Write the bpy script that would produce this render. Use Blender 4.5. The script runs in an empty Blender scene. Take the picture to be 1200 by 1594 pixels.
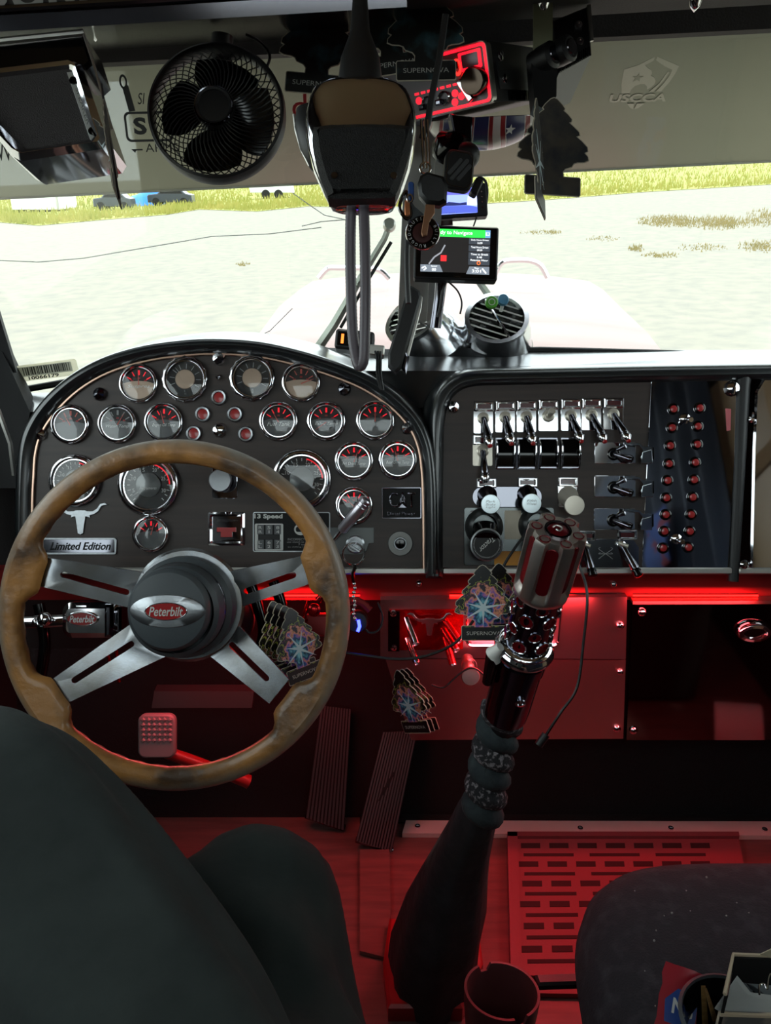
import bpy, bmesh, math, random
from mathutils import Vector, Matrix
random.seed(7)
PI = math.pi
S = bpy.context.scene
COL = S.collection
# ------------------------------------------------------------ camera, sky, sun, lamps, exposure
PITCH = math.radians(23.0)
FPX = 1275.0                                   # focal length in pixels of the 1200x1594 frame
CAM = Vector((0.0, 0.0, 1.25))
cam_data = bpy.data.cameras.new('camera')
cam_data.sensor_fit = 'VERTICAL'
cam_data.sensor_height = 24.0
cam_data.lens = 24.0 * FPX / 1594.0
cam_data.clip_start = 0.02
cam_data.clip_end = 500
cam = bpy.data.objects.new('camera', cam_data)
COL.objects.link(cam)
cam.location = CAM
cam.rotation_euler = (PI / 2 - PITCH, 0, 0)
S.camera = cam

S.view_settings.view_transform = 'Standard'
S.view_settings.look = 'None'
S.view_settings.gamma = 1.0
S.view_settings.use_curve_mapping = False
S.view_settings.exposure = 1.6
S.cycles.max_bounces = 10
S.cycles.transparent_max_bounces = 16
S.cycles.caustics_reflective = False
S.cycles.caustics_refractive = False
S.cycles.sample_clamp_indirect = 4.0
S.cycles.use_denoising = True

world = bpy.data.worlds.new('sky')
S.world = world
world.use_nodes = True
wn = world.node_tree
wn.nodes.clear()
wo = wn.nodes.new('ShaderNodeOutputWorld')
wb = wn.nodes.new('ShaderNodeBackground')
wb.inputs['Color'].default_value = (0.86, 0.94, 1.0, 1)
wb.inputs['Strength'].default_value = 1.15
wn.links.new(wb.outputs[0], wo.inputs[0])

sun_data = bpy.data.lights.new('sun', 'SUN')
sun_data.energy = 0.9
sun_data.angle = math.radians(2.0)
sun_data.color = (1.0, 0.96, 0.88)
sun = bpy.data.objects.new('sun', sun_data)
COL.objects.link(sun)
sun.rotation_euler = (math.radians(-24), math.radians(14), 0)


def area(name, loc, size, power, col, rot=(0, 0, 0)):
    d = bpy.data.lights.new(name, 'AREA')
    d.shape = 'RECTANGLE'
    d.size, d.size_y = size
    d.energy = power
    d.color = col
    o = bpy.data.objects.new(name, d)
    COL.objects.link(o)
    o.location = loc
    o.rotation_euler = rot
    return o


# ------------------------------------------------------------ frames
cp, sp = math.cos(PITCH), math.sin(PITCH)
AX = Vector((1, 0, 0))
AU = Vector((0, sp, cp))
AB = Vector((0, -cp, sp))
BASIS = Matrix.Rotation(PI / 2 - PITCH, 4, 'X')


def W(px, py, d):
    return CAM + AX * ((px - 600) * d / FPX) + AU * ((797 - py) * d / FPX) - AB * d


def ray(px, py):
    return AX * ((px - 600) / FPX) + AU * ((797 - py) / FPX) - AB


def Wy(px, py, y):
    r = ray(px, py)
    return CAM + r * ((y - CAM.y) / r.y)


def Wz(px, py, z):
    r = ray(px, py)
    return CAM + r * ((z - CAM.z) / r.z)


def at(px, py, d, rz=0.0, rx=0.0, ry=0.0):
    """a frame facing the driver at the depth d: x right, y up along the dash face, z towards the seats"""
    return Matrix.Translation(W(px, py, d)) @ BASIS @ Matrix.Rotation(rz, 4, 'Z') @ Matrix.Rotation(ry, 4, 'Y') @ Matrix.Rotation(rx, 4, 'X')


def axis_frame(loc, z, up=(0, 0, 1)):
    z = Vector(z).normalized()
    x = Vector(up).cross(z)
    if x.length < 1e-4:
        x = Vector((1, 0, 0)).cross(z)
    x.normalize()
    y = z.cross(x)
    m = Matrix((x, y, z)).transposed().to_4x4()
    m.translation = loc
    return m


DD = 1.275                                     # depth of the dash face: 1 pixel is 1 mm there


# ------------------------------------------------------------ materials
def lin(c):
    c = c / 255.0
    return c / 12.92 if c <= 0.04045 else ((c + 0.055) / 1.055) ** 2.4


def rgb(c):
    return (lin(c[0]), lin(c[1]), lin(c[2]), 1.0)


MATS = {}


def mat(name, col, rough=0.5, metal=0.0, var=None, bump=None, coat=0.0, emit=0.0, spec=0.5, alpha=1.0):
    """var = (colour2, scale(x,y,z), low, high): noise blend; bump = (scale, strength)"""
    m = bpy.data.materials.new(name)
    m.use_nodes = True
    nt = m.node_tree
    b = nt.nodes['Principled BSDF']
    b.inputs['Base Color'].default_value = rgb(col)
    b.inputs['Roughness'].default_value = rough
    b.inputs['Metallic'].default_value = metal
    b.inputs['Specular IOR Level'].default_value = spec
    b.inputs['Coat Weight'].default_value = coat
    b.inputs['Coat Roughness'].default_value = 0.05
    if emit:
        b.inputs['Emission Color'].default_value = rgb(col)
        b.inputs['Emission Strength'].default_value = emit
    if var or bump:
        tc = nt.nodes.new('ShaderNodeTexCoord')
    if var:
        mp = nt.nodes.new('ShaderNodeMapping')
        mp.inputs['Scale'].default_value = var[1]
        nt.links.new(tc.outputs['Object'], mp.inputs[0])
        nz = nt.nodes.new('ShaderNodeTexNoise')
        nz.inputs['Scale'].default_value = 1.0
        nz.inputs['Detail'].default_value = 6
        nt.links.new(mp.outputs[0], nz.inputs['Vector'])
        rp = nt.nodes.new('ShaderNodeValToRGB')
        rp.color_ramp.elements[0].position = var[2]
        rp.color_ramp.elements[0].color = rgb(col)
        rp.color_ramp.elements[1].position = var[3]
        rp.color_ramp.elements[1].color = rgb(var[0])
        nt.links.new(nz.outputs[0], rp.inputs[0])
        nt.links.new(rp.outputs[0], b.inputs['Base Color'])
    if bump:
        nb = nt.nodes.new('ShaderNodeTexNoise')
        nb.inputs['Scale'].default_value = bump[0]
        nb.inputs['Detail'].default_value = 4
        nt.links.new(tc.outputs['Object'], nb.inputs['Vector'])
        bp = nt.nodes.new('ShaderNodeBump')
        bp.inputs['Strength'].default_value = bump[1]
        bp.inputs['Distance'].default_value = 0.004
        nt.links.new(nb.outputs[0], bp.inputs['Height'])
        nt.links.new(bp.outputs[0], b.inputs['Normal'])
    MATS[name] = m
    return m


def glass_mat(name, gloss=0.06, tint=(255, 255, 255)):
    m = bpy.data.materials.new(name)
    m.use_nodes = True
    nt = m.node_tree
    nt.nodes.clear()
    o = nt.nodes.new('ShaderNodeOutputMaterial')
    t = nt.nodes.new('ShaderNodeBsdfTransparent')
    t.inputs[0].default_value = rgb(tint)
    g = nt.nodes.new('ShaderNodeBsdfGlossy')
    g.inputs['Roughness'].default_value = 0.02
    mx = nt.nodes.new('ShaderNodeMixShader')
    mx.inputs[0].default_value = gloss
    nt.links.new(t.outputs[0], mx.inputs[1])
    nt.links.new(g.outputs[0], mx.inputs[2])
    nt.links.new(mx.outputs[0], o.inputs[0])
    MATS[name] = m
    return m


def translucent(m, k=.6):
    """thin card that lets light through from behind"""
    nt = m.node_tree
    b = nt.nodes['Principled BSDF']
    t = nt.nodes.new('ShaderNodeBsdfTranslucent')
    t.inputs[0].default_value = b.inputs['Base Color'].default_value
    x = nt.nodes.new('ShaderNodeMixShader')
    x.inputs[0].default_value = k
    nt.links.new(b.outputs[0], x.inputs[1])
    nt.links.new(t.outputs[0], x.inputs[2])
    nt.links.new(x.outputs[0], nt.nodes['Material Output'].inputs[0])
    return m


chrome = mat('chrome', (225, 225, 228), 0.07, 1.0)
chrome_dark = mat('smoked_chrome', (120, 120, 128), 0.1, 1.0)
mirror = mat('mirror_steel', (200, 202, 208), 0.04, 1.0)
steel = mat('brushed_steel', (165, 168, 172), 0.33, 1.0, bump=(220, 0.08))
alum = mat('aluminium', (190, 188, 182), 0.38, 1.0)
bronze_edge = mat('aluminium_edge', (205, 170, 150), 0.3, 1.0)
pad = mat('black_vinyl', (22, 26, 28), 0.3, bump=(900, 0.04), spec=0.6, coat=0.9)
pad.node_tree.nodes['Principled BSDF'].inputs['Coat Roughness'].default_value = 0.16
black = mat('black_plastic', (16, 16, 18), 0.45, bump=(700, 0.05))
black_gloss = mat('black_gloss', (8, 8, 9), 0.12)
black_matte = mat('black_rubber', (17, 17, 18), 0.75, bump=(300, 0.15))
grey_rubber = mat('grey_rubber', (58, 64, 68), 0.5, bump=(160, 0.05))
panel_wood = mat('dark_wood_laminate', (38, 26, 22), 0.45, var=((58, 43, 37), (5, 90, 5), 0.3, 0.75))
dial_black = mat('dial_black', (10, 8, 9), 0.5)
dial_grey = mat('dial_grey', (104, 106, 106), 0.32, 0.35)
dial_tan = mat('dial_bronze_cap', (172, 150, 132), 0.35, 0.5)
red_mark = mat('red_scale_paint', (235, 20, 40), 0.5, emit=0.25)
white_mark = mat('white_print', (205, 205, 202), 0.6)
grey_mark = mat('grey_print', (150, 150, 150), 0.6)
lens_red = mat('red_jewel_lens', (165, 38, 40), 0.25, coat=0.5)
lens_dark = mat('dark_red_lens', (70, 12, 18), 0.2, coat=0.5)
lens_glass = glass_mat('gauge_glass', 0.06)
wind_glass = glass_mat('windshield_glass', 0.05, (251, 254, 251))
needle_red = mat('needle_paint', (200, 90, 80), 0.5)
white_plastic = mat('white_plastic', (225, 224, 218), 0.45)
screen_black = mat('screen_black', (14, 13, 14), 0.12)
carpet_black = mat('black_carpet', (20, 19, 20), 0.95, bump=(260, 0.5))
seat_cloth = mat('black_seat_cloth', (36, 36, 42), 0.95, var=((62, 62, 68), (55, 55, 55), 0.5, 0.85), bump=(420, 0.4))
tan_uphol = mat('tan_upholstery', (182, 155, 120), 0.6, bump=(300, 0.1))
dark_liner = mat('dark_headliner', (34, 29, 28), 0.8, bump=(300, 0.2))
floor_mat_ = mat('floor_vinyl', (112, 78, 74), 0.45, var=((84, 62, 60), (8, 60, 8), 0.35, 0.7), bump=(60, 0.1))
red_plate = mat('red_anodised', (190, 22, 26), 0.22, 0.75)
led_red = mat('red_led', (255, 20, 16), 0.4, emit=2.6)
led_blue = mat('blue_led', (40, 50, 255), 0.4, emit=5.0)
red_paint = mat('red_cap_paint', (150, 20, 22), 0.25, coat=0.6)
blue_plastic = mat('blue_plastic', (40, 80, 150), 0.35)


# ------------------------------------------------------------ mesh building
class G:
    def __init__(s):
        s.v, s.f = [], []

    def add(s, vs, fs, M=None):
        o = len(s.v)
        if M is not None:
            vs = [M @ Vector(v) for v in vs]
        s.v += [tuple(v) for v in vs]
        s.f += [tuple(i + o for i in f) for f in fs]
        return s

    def loft(s, rings, M=None, closed=True, cap0=True, cap1=True, wrap=False):
        n = len(rings[0])
        vs = [p for r in rings for p in r]
        fs = []
        K = len(rings)
        for i in range(K if wrap else K - 1):
            a, b = i * n, ((i + 1) % K) * n
            for j in range(n if closed else n - 1):
                k = (j + 1) % n
                fs.append((a + j, a + k, b + k, b + j))
        if closed and not wrap:
            if cap0: fs.append(tuple(range(n))[::-1])
            if cap1: fs.append(tuple((K - 1) * n + j for j in range(n)))
        return s.add(vs, fs, M)

    def prism(s, poly, z0, z1, bev=0.0, M=None, both=False):
        r = []
        if both and bev: r.append([(x, y, z0) for x, y in offset(poly, -bev)]); z0b = z0 + bev
        else: z0b = z0
        r.append([(x, y, z0b) for x, y in poly])
        if bev:
            r.append([(x, y, z1 - bev) for x, y in poly])
            r.append([(x, y, z1) for x, y in offset(poly, -bev)])
        else:
            r.append([(x, y, z1) for x, y in poly])
        return s.loft(r, M)

    def box(s, c, d, bev=0.0, M=None):
        x, y = d[0] / 2, d[1] / 2
        T = Matrix.Translation(c)
        if M is not None: T = M @ T
        return s.prism([(-x, -y), (x, -y), (x, y), (-x, y)], -d[2] / 2, d[2] / 2, bev, T, both=bool(bev))

    def hexa(s, p):
        """8 world points: 4 of one face, then the 4 opposite"""
        return s.add(p, [(3, 2, 1, 0), (4, 5, 6, 7), (0, 1, 5, 4), (1, 2, 6, 5), (2, 3, 7, 6), (3, 0, 4, 7)])

    def slab(s, q, n):
        n = Vector(n)
        return s.hexa([Vector(p) for p in q] + [Vector(p) + n for p in q])

    def ring(s, outer, inner, z0, z1, bev=0.0, M=None):
        n = len(outer)
        L = [[(x, y, z0) for x, y in outer]]
        if bev:
            L += [[(x, y, z1 - bev) for x, y in outer], [(x, y, z1) for x, y in offset(outer, -bev)]]
            L += [[(x, y, z1) for x, y in offset(inner, bev)], [(x, y, z1 - bev) for x, y in inner]]
        else:
            L += [[(x, y, z1) for x, y in outer], [(x, y, z1) for x, y in inner]]
        L += [[(x, y, z0) for x, y in inner]]
        return s.loft(L, M, wrap=True)

    def lathe(s, prof, n=32, M=None, a0=0.0):
        vs, fs, rows = [], [], []
        for r, z in prof:
            if abs(r) < 1e-7:
                rows.append([len(vs)]); vs.append((0, 0, z))
            else:
                rows.append(list(range(len(vs), len(vs) + n)))
                vs += [(r * math.cos(a0 + 2 * PI * k / n), r * math.sin(a0 + 2 * PI * k / n), z) for k in range(n)]
        for A, B in zip(rows, rows[1:]):
            for k in range(n):
                j = (k + 1) % n
                if len(A) == 1 and len(B) == 1: continue
                if len(A) == 1: fs.append((A[0], B[k], B[j]))
                elif len(B) == 1: fs.append((A[k], A[j], B[0]))
                else: fs.append((A[k], A[j], B[j], B[k]))
        return s.add(vs, fs, M)

    def tube(s, pts, r, n=8, closed=False, M=None, flat=1.0):
        pts = [Vector(p) for p in pts]
        K = len(pts)
        rr = r if isinstance(r, (list, tuple)) else [r] * K
        rings = []
        up = None
        for i, p in enumerate(pts):
            if closed: t = pts[(i + 1) % K] - pts[i - 1]
            else: t = pts[min(i + 1, K - 1)] - pts[max(i - 1, 0)]
            t.normalize()
            if up is None:
                up = Vector((0, 0, 1)) if abs(t.z) < 0.9 else Vector((1, 0, 0))
            a = t.cross(up)
            if a.length < 1e-6: a = t.orthogonal()
            a.normalize()
            b = a.cross(t).normalized()
            up = b
            rings.append([p + (a * math.cos(2 * PI * k / n) + b * math.sin(2 * PI * k / n) * flat) * rr[i] for k in range(n)])
        return s.loft(rings, M, wrap=closed)

    def sphere(s, c, r, n=16, m=8, M=None, sc=(1, 1, 1)):
        T = Matrix.Translation(c) @ Matrix.Diagonal((sc[0], sc[1], sc[2], 1))
        if M is not None: T = M @ T
        return s.lathe([(r * math.sin(PI * k / m), -r * math.cos(PI * k / m)) for k in range(m + 1)], n, T)

    def mesh(s, name, sharp=38):
        me = bpy.data.meshes.new(name)
        me.from_pydata(s.v, [], s.f)
        bm = bmesh.new()
        bm.from_mesh(me)
        bmesh.ops.remove_doubles(bm, verts=bm.verts, dist=1e-6)
        bmesh.ops.recalc_face_normals(bm, faces=bm.faces)
        lim = math.radians(sharp)
        for f in bm.faces: f.smooth = True
        for e in bm.edges:
            if len(e.link_faces) == 2 and e.calc_face_angle(0) > lim: e.smooth = False
        bm.to_mesh(me)
        bm.free()
        return me


def offset(poly, d):
    """move a 2D outline along its outward normals (d < 0 shrinks)"""
    n = len(poly)
    ar = sum(poly[i][0] * poly[(i + 1) % n][1] - poly[(i + 1) % n][0] * poly[i][1] for i in range(n))
    sg = 1 if ar > 0 else -1
    out = []
    for i in range(n):
        p0, p, p1 = Vector(poly[i - 1]), Vector(poly[i]), Vector(poly[(i + 1) % n])
        a, b = p - p0, p1 - p
        if a.length < 1e-9 or b.length < 1e-9:
            out.append(tuple(p)); continue
        a.normalize(); b.normalize()
        n0 = Vector((a.y, -a.x)) * sg; n1 = Vector((b.y, -b.x)) * sg
        m = n0 + n1
        if m.length < 1e-6: out.append(tuple(p)); continue
        m.normalize()
        k = max(m.dot(n0), 0.4)
        out.append(tuple(p + m * (d / k)))
    return out


def rrect(w, h, r, n=4, cx=0.0, cy=0.0):
    out = []
    for sx, sy, a in ((1, 1, 0), (-1, 1, 90), (-1, -1, 180), (1, -1, 270)):
        for k in range(n + 1):
            t = math.radians(a + 90 * k / n)
            out.append((cx + sx * (w / 2 - r) + r * math.cos(t), cy + sy * (h / 2 - r) + r * math.sin(t)))
    return out


def circ(r, n=32, cx=0.0, cy=0.0, ry=None):
    ry = ry or r
    return [(cx + r * math.cos(2 * PI * k / n), cy + ry * math.sin(2 * PI * k / n)) for k in range(n)]


def smooth_path(pts, sub=6, closed=False):
    """Catmull-Rom through the points"""
    P = [Vector(p) for p in pts]
    out = []
    n = len(P)
    for i in range(n if closed else n - 1):
        if closed: a, b, c, d = P[i - 1], P[i], P[(i + 1) % n], P[(i + 2) % n]
        else: a, b, c, d = P[max(i - 1, 0)], P[i], P[i + 1], P[min(i + 2, n - 1)]
        for k in range(sub):
            t = k / sub
            out.append(0.5 * ((2 * b) + (c - a) * t + (2 * a - 5 * b + 4 * c - d) * t * t + (3 * b - a - 3 * c + d) * t ** 3))
    if not closed: out.append(P[-1])
    return out


# ------------------------------------------------------------ objects
def thing(name, label, cat, M, group=None):
    o = bpy.data.objects.new(name, None)
    o.empty_display_size = 0.02
    COL.objects.link(o)
    o.matrix_world = M if isinstance(M, Matrix) else Matrix.Translation(M)
    o['label'] = label
    o['category'] = cat
    if group: o['group'] = group
    return o


def link(name, me, m, parent=None, M=None, label=None, kind=None):
    if m is not None and not me.materials: me.materials.append(m)
    o = bpy.data.objects.new(name, me)
    COL.objects.link(o)
    if parent is not None: o.parent = parent
    if M is not None:
        if parent is not None: o.matrix_basis = M
        else: o.matrix_world = M
    if label: o['label'] = label
    if kind: o['kind'] = kind
    return o


def part(name, g, m, parent, M=None, label=None, kind=None, sharp=38):
    return link(name, g.mesh(name, sharp), m, parent, M, label, kind)


def solo(name, g, m, label, cat, M=None, group=None, sharp=38, kind=None):
    """a thing that is one mesh, origin near its middle"""
    if M is None:
        c = sum((Vector(v) for v in g.v), Vector()) / len(g.v)
        g.v = [tuple(Vector(v) - c) for v in g.v]
        M = Matrix.Translation(c)
    o = link(name, g.mesh(name, sharp), m, None, M)
    o['label'] = label
    o['category'] = cat
    if group: o['group'] = group
    if kind: o['kind'] = kind
    return o


def struct(name, g, m, label=None, parent=None, sharp=38):
    o = link(name, g.mesh(name, sharp), m, parent)
    if parent is None: o['kind'] = 'structure'
    if label: o['label'] = label
    return o


def dup(root, M, label=None, group=None):
    r = root.copy()
    COL.objects.link(r)
    r.matrix_world = M
    if label: r['label'] = label
    if group: r['group'] = group
    for ch in root.children:
        c = ch.copy()
        COL.objects.link(c)
        c.parent = r
        for g in ch.children:
            d = g.copy()
            COL.objects.link(d)
            d.parent = c
    return r


TXT = {}


def text_mesh(s, w, h, shear=0.0, ext=0.0, spacing=1.0, bold=0.0):
    key = (s, w, h, shear, ext, spacing, bold)
    if key in TXT: return TXT[key]
    cu = bpy.data.curves.new('text', 'FONT')
    cu.body = s
    cu.size = 1.0
    cu.shear = shear
    cu.space_character = spacing
    cu.offset = bold
    cu.resolution_u = 3
    ob = bpy.data.objects.new('text', cu)
    COL.objects.link(ob)
    dg = bpy.context.evaluated_depsgraph_get()
    dg.update()
    me = bpy.data.meshes.new_from_object(ob.evaluated_get(dg))
    bpy.data.objects.remove(ob)
    xs = [v.co.x for v in me.vertices]; ys = [v.co.y for v in me.vertices]
    x0, x1, y0, y1 = min(xs), max(xs), min(ys), max(ys)
    sx = w / (x1 - x0) if w else h / (y1 - y0)
    sy = h / (y1 - y0) if h else sx
    for v in me.vertices:
        v.co = ((v.co.x - (x0 + x1) / 2) * sx, (v.co.y - (y0 + y1) / 2) * sy, 0)
    if ext:
        bm = bmesh.new(); bm.from_mesh(me)
        r = bmesh.ops.extrude_face_region(bm, geom=bm.faces[:])
        for e in r['geom']:
            if isinstance(e, bmesh.types.BMVert): e.co.z += ext
        bmesh.ops.recalc_face_normals(bm, faces=bm.faces)
        bm.to_mesh(me); bm.free()
    TXT[key] = me
    return me


def text(parent, name, s, x, y, z, w, h, m, shear=0.0, ext=0.0, rz=0.0, spacing=1.0, bold=0.0, M=None):
    me = text_mesh(s, w, h, shear, ext, spacing, bold).copy()
    me.materials.clear()
    T = Matrix.Translation((x, y, z)) @ Matrix.Rotation(rz, 4, 'Z')
    if M is not None: T = M @ T
    return link(name, me, m, parent, T)


P3 = lambda x, y, z=0.0: Vector((x, y, z))


def D(px, py, z=0.0):
    """a point of the dash frame from its place on the dash face (1 px = 1 mm)"""
    return ((px - 600) * 0.001, (797 - py) * 0.001, z)


DASH = at(600, 797, DD)
FWD = Vector((0, sp, -cp))                     # straight ahead, in dash coordinates
# ------------------------------------------------------------ the cab shell
XL, XR = -0.76, 0.98
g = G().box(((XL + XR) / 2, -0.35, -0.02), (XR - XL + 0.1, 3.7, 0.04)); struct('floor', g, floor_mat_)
g = G()
HX0, HX1, HY0, HY1 = -.62, .84, -1.55, -.30        # unseen roof hatch, added to let daylight onto the dash
g.box(((XL + XR) / 2, (HY1 + 1.1) / 2, 1.80), (XR - XL + 0.1, 1.1 - HY1, 0.05))
g.box(((XL + XR) / 2, (HY0 - 2.2) / 2, 1.80), (XR - XL + 0.1, HY0 + 2.2, 0.05))
g.box(((XL - .05 + HX0) / 2, (HY0 + HY1) / 2, 1.80), (HX0 - XL + .05, HY1 - HY0, 0.05))
g.box(((XR + .05 + HX1) / 2, (HY0 + HY1) / 2, 1.80), (XR + .05 - HX1, HY1 - HY0, 0.05))
struct('ceiling', g, tan_uphol)
hw_ = struct('window_5', G().box(((HX0 + HX1) / 2, (HY0 + HY1) / 2, 1.80), (HX1 - HX0, HY1 - HY0, .006)), wind_glass)
part('window_frame', G().ring(rrect(HX1 - HX0 + .04, HY1 - HY0 + .04, .06, 5, (HX0 + HX1) / 2, (HY0 + HY1) / 2), rrect(HX1 - HX0 - .03, HY1 - HY0 - .03, .04, 5, (HX0 + HX1) / 2, (HY0 + HY1) / 2), 1.765, 1.785, .004), alum, hw_)
# rear wall of the sleeper: tufted panels
rw = struct('wall_rear', G().box(((XL + XR) / 2, -2.15, 0.88), (XR - XL + 0.1, 0.05, 1.8)), tan_uphol)
for i in range(6):
    for j in range(4):
        q = G()
        q.prism(rrect(0.278, 0.30, 0.05), 0, 0.035, 0.025, Matrix.Translation((XL + 0.16 + i * 0.284, -2.125, 0.62 + j * 0.305)) @ Matrix.Rotation(PI / 2, 4, 'X'))
        part('tufted_panel', q, tan_uphol, rw)
# side walls with a door window each
for side, x in (('left', XL - 0.02), ('right', XR + 0.02)):
    g = G()
    g.box((x, -0.4, 0.45), (0.05, 3.6, 0.94))
    g.box((x, -0.4, 1.64), (0.05, 3.6, 0.36))
    y0 = -0.1 if side == 'left' else 0.62
    g.box((x, (y0 - 2.2) / 2, 1.19), (0.05, y0 + 2.2, 0.58))
    g.box((x, 1.33, 1.19), (0.05, 0.2, 0.58))
    wl = struct('wall_' + side, g, dark_liner)
    if side == 'right':
        for i in range(6):
            for j in range(3):
                q = G().prism(rrect(0.278, 0.36, 0.05), 0, 0.035, 0.025, Matrix.Translation((x - .024, .465 - i * .284, 0.62 + j * 0.37)) @ Matrix.Rotation(-PI / 2, 4, 'Y') @ Matrix.Rotation(PI / 2, 4, 'Z'))
                part('tufted_panel', q, tan_uphol, wl)
    n = 3 if side == 'left' else 4
    yc, yl = (y0 + 1.23) / 2, 1.23 - y0
    w = struct('window_%d' % n, G().box((x, yc, 1.19), (0.006, yl, 0.55)), wind_glass)
    fr = G()
    for yy in (y0, 1.225): fr.box((x, yy, 1.19), (0.06, 0.03, 0.58))
    for zz in (0.915, 1.465): fr.box((x, yc, zz), (0.06, yl, 0.03))
    part('window_frame', fr, black_matte, w)
# firewall below the windshield, toe board
struct('wall_front', G().box(((XL + XR) / 2, 1.45, 0.41), (XR - XL + 0.1, 0.05, 0.90)), black_matte)
g = G(); g.hexa([(XL, 1.32, 0.0), (XR, 1.32, 0.0), (XR, 1.43, 0.36), (XL, 1.43, 0.36), (XL, 1.36, -0.02), (XR, 1.36, -0.02), (XR, 1.46, 0.36), (XL, 1.46, 0.36)])
struct('trim_1', g, carpet_black)
# header above the windshield, rolled a little like everything up there
HY = 1.33
hb = [Wy(-260, 119.5, HY), Wy(1600, 24, HY)]
g = G(); a, b = hb
g.hexa([a, b, Vector((b.x, HY, 1.79)), Vector((a.x, HY, 1.79)), a + Vector((0, .05, 0)), b + Vector((0, .05, 0)), Vector((b.x, HY + .05, 1.79)), Vector((a.x, HY + .05, 1.79))])
struct('trim_2', g, dark_liner)
# windshield: two flat panes and the post between them
def pane(n, x0, x1):
    g = G().hexa([(x0, 1.425, .86), (x1, 1.425, .86), (x1, 1.40, 1.55), (x0, 1.40, 1.55), (x0, 1.430, .86), (x1, 1.430, .86), (x1, 1.405, 1.55), (x0, 1.405, 1.55)])
    return struct('window_%d' % n, g, wind_glass)
win1 = pane(1, XL, 0.045)
win2 = pane(2, 0.055, XR)
pa, pb = Wy(640, 640, 1.44), Wy(668, 60, 1.395)
g = G()
for dx, w, dy in ((0.0, 0.05, 0.0), (-0.024, 0.014, -0.014), (0.024, 0.014, -0.014)):
    p = [Vector((pa.x + dx - w / 2, 1.40 + dy, pa.z)), Vector((pa.x + dx + w / 2, 1.40 + dy, pa.z)), Vector((pb.x + dx + w / 2, 1.375 + dy, pb.z)), Vector((pb.x + dx - w / 2, 1.375 + dy, pb.z))]
    g.slab(p, (0, .02, 0))
struct('trim_3', g, alum)
# left pillar by the driver's side of the windshield
g = G()
q = [W(-40, 545, 1.36), W(4, 548, 1.36), W(46, 640, 1.33), W(30, 760, 1.33), W(-60, 760, 1.33)]
r0 = [p for p in q]; r1 = [p + Vector((-0.03, 0.09, 0)) for p in q]
g.loft([r0, r1])
g.slab([W(-190, 90, 1.40), W(-125, 90, 1.40), W(-10, 515, 1.37), W(26, 580, 1.36), W(-110, 580, 1.36)][:2] + [W(26, 580, 1.36), W(-110, 580, 1.36)], (-0.02, .05, 0))
struct('trim_4', g, black_matte)
g = G().tube([W(-30, 590, 1.28), W(-2, 640, 1.28), W(16, 690, 1.29), W(22, 740, 1.30)], 0.004, 6)
struct('trim_5', g, alum)
# windshield stone chip and its long cracks, thin lines in the glass
crk = mat('crack_white', (240, 242, 240), 0.3, emit=0.0)
for pts in ([(-10, 405), (60, 408), (130, 402), (230, 385), (330, 368), (420, 364), (500, 354)], [(455, 300), (480, 318), (505, 335), (538, 342)], [(538, 342), (500, 345), (470, 352)], [(360, 545), (420, 515), (455, 480)]):
    part('crack', G().tube([Wy(x, y, 1.418) for x, y in pts], 0.0007, 4), crk, win1)

# ------------------------------------------------------------ outside: ground, grass, hood, visor
ROLL = 0.040
def Wg(px, py, h=0.0):
    r = ray(px, py)
    t = (-1.2 + h - CAM.z + ROLL * 0) / (r.z - ROLL * r.x)
    return CAM + r * t
def gz(x, y): return -1.2 + ROLL * x
gravel = mat('pale_gravel', (144, 139, 126), 0.95, var=((124, 122, 115), (3.0, 3.0, 3.0), 0.35, 0.8), bump=(14, 0.6))
nt = gravel.node_tree
struct('ground', G().hexa([Vector((x, y, gz(x, y) - d)) for d in (0, .3) for x, y in ((-160, -30), (160, -30), (160, 240), (-160, 240))]), gravel)
meadow = mat('meadow_soil', (150, 143, 80), 0.95, var=((140, 150, 70), (0.6, 0.6, 0.6), 0.3, 0.7))
blade_g = mat('meadow_grass', (176, 166, 92), 0.9, var=((146, 150, 68), (0.35, 0.35, 0.35), 0.35, 0.65))
edge = [(-200, 352), (0, 346), (60, 351), (150, 343), (260, 334), (310, 326), (400, 329), (480, 321), (560, 323), (700, 320), (850, 311), (1000, 299), (1200, 287), (1400, 276)]
near = [Wg(*e, h=0.02) for e in edge]
far = [Vector((p.x * 2.6, p.y * 2.6, 0)) for p in near]
for p in far: p.z = gz(p.x, p.y) + 0.02
g = G().loft([near, far], closed=False)
struct('ground', g, meadow)
rnd = random.Random(3)
def blades(g, base, n_h, w, n):
    for _ in range(n):
        p = base()
        h = rnd.uniform(*n_h); a = rnd.uniform(0, PI); ww = w * rnd.uniform(.6, 1.4)
        dx, dy = math.cos(a) * ww, math.sin(a) * ww * .3
        lx = rnd.uniform(-.35, .35) * h
        g.add([(p.x - dx, p.y - dy, p.z), (p.x + dx, p.y + dy, p.z), (p.x + lx, p.y, p.z + h)], [(0, 1, 2)])
def base():
    i = rnd.uniform(0, len(near) - 1.001); k = int(i); t = i - k
    a = near[k].lerp(near[k + 1], t); f = rnd.random() ** 2.2
    s = 1 + f * 1.5 + rnd.uniform(0, .06)
    x, y = a.x * s, a.y * s
    return Vector((x, y, gz(x, y)))
g = G(); blades(g, base, (.18, .6), .07, 15000)
o = solo('meadow_grass', g, blade_g, 'tall yellow-green grass growing beyond the gravel yard', 'grass', kind='stuff')
dry_g = mat('dry_grass', (160, 144, 98), 0.9, var=((140, 128, 80), (1, 1, 1), 0.35, 0.7))
g = G()
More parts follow.
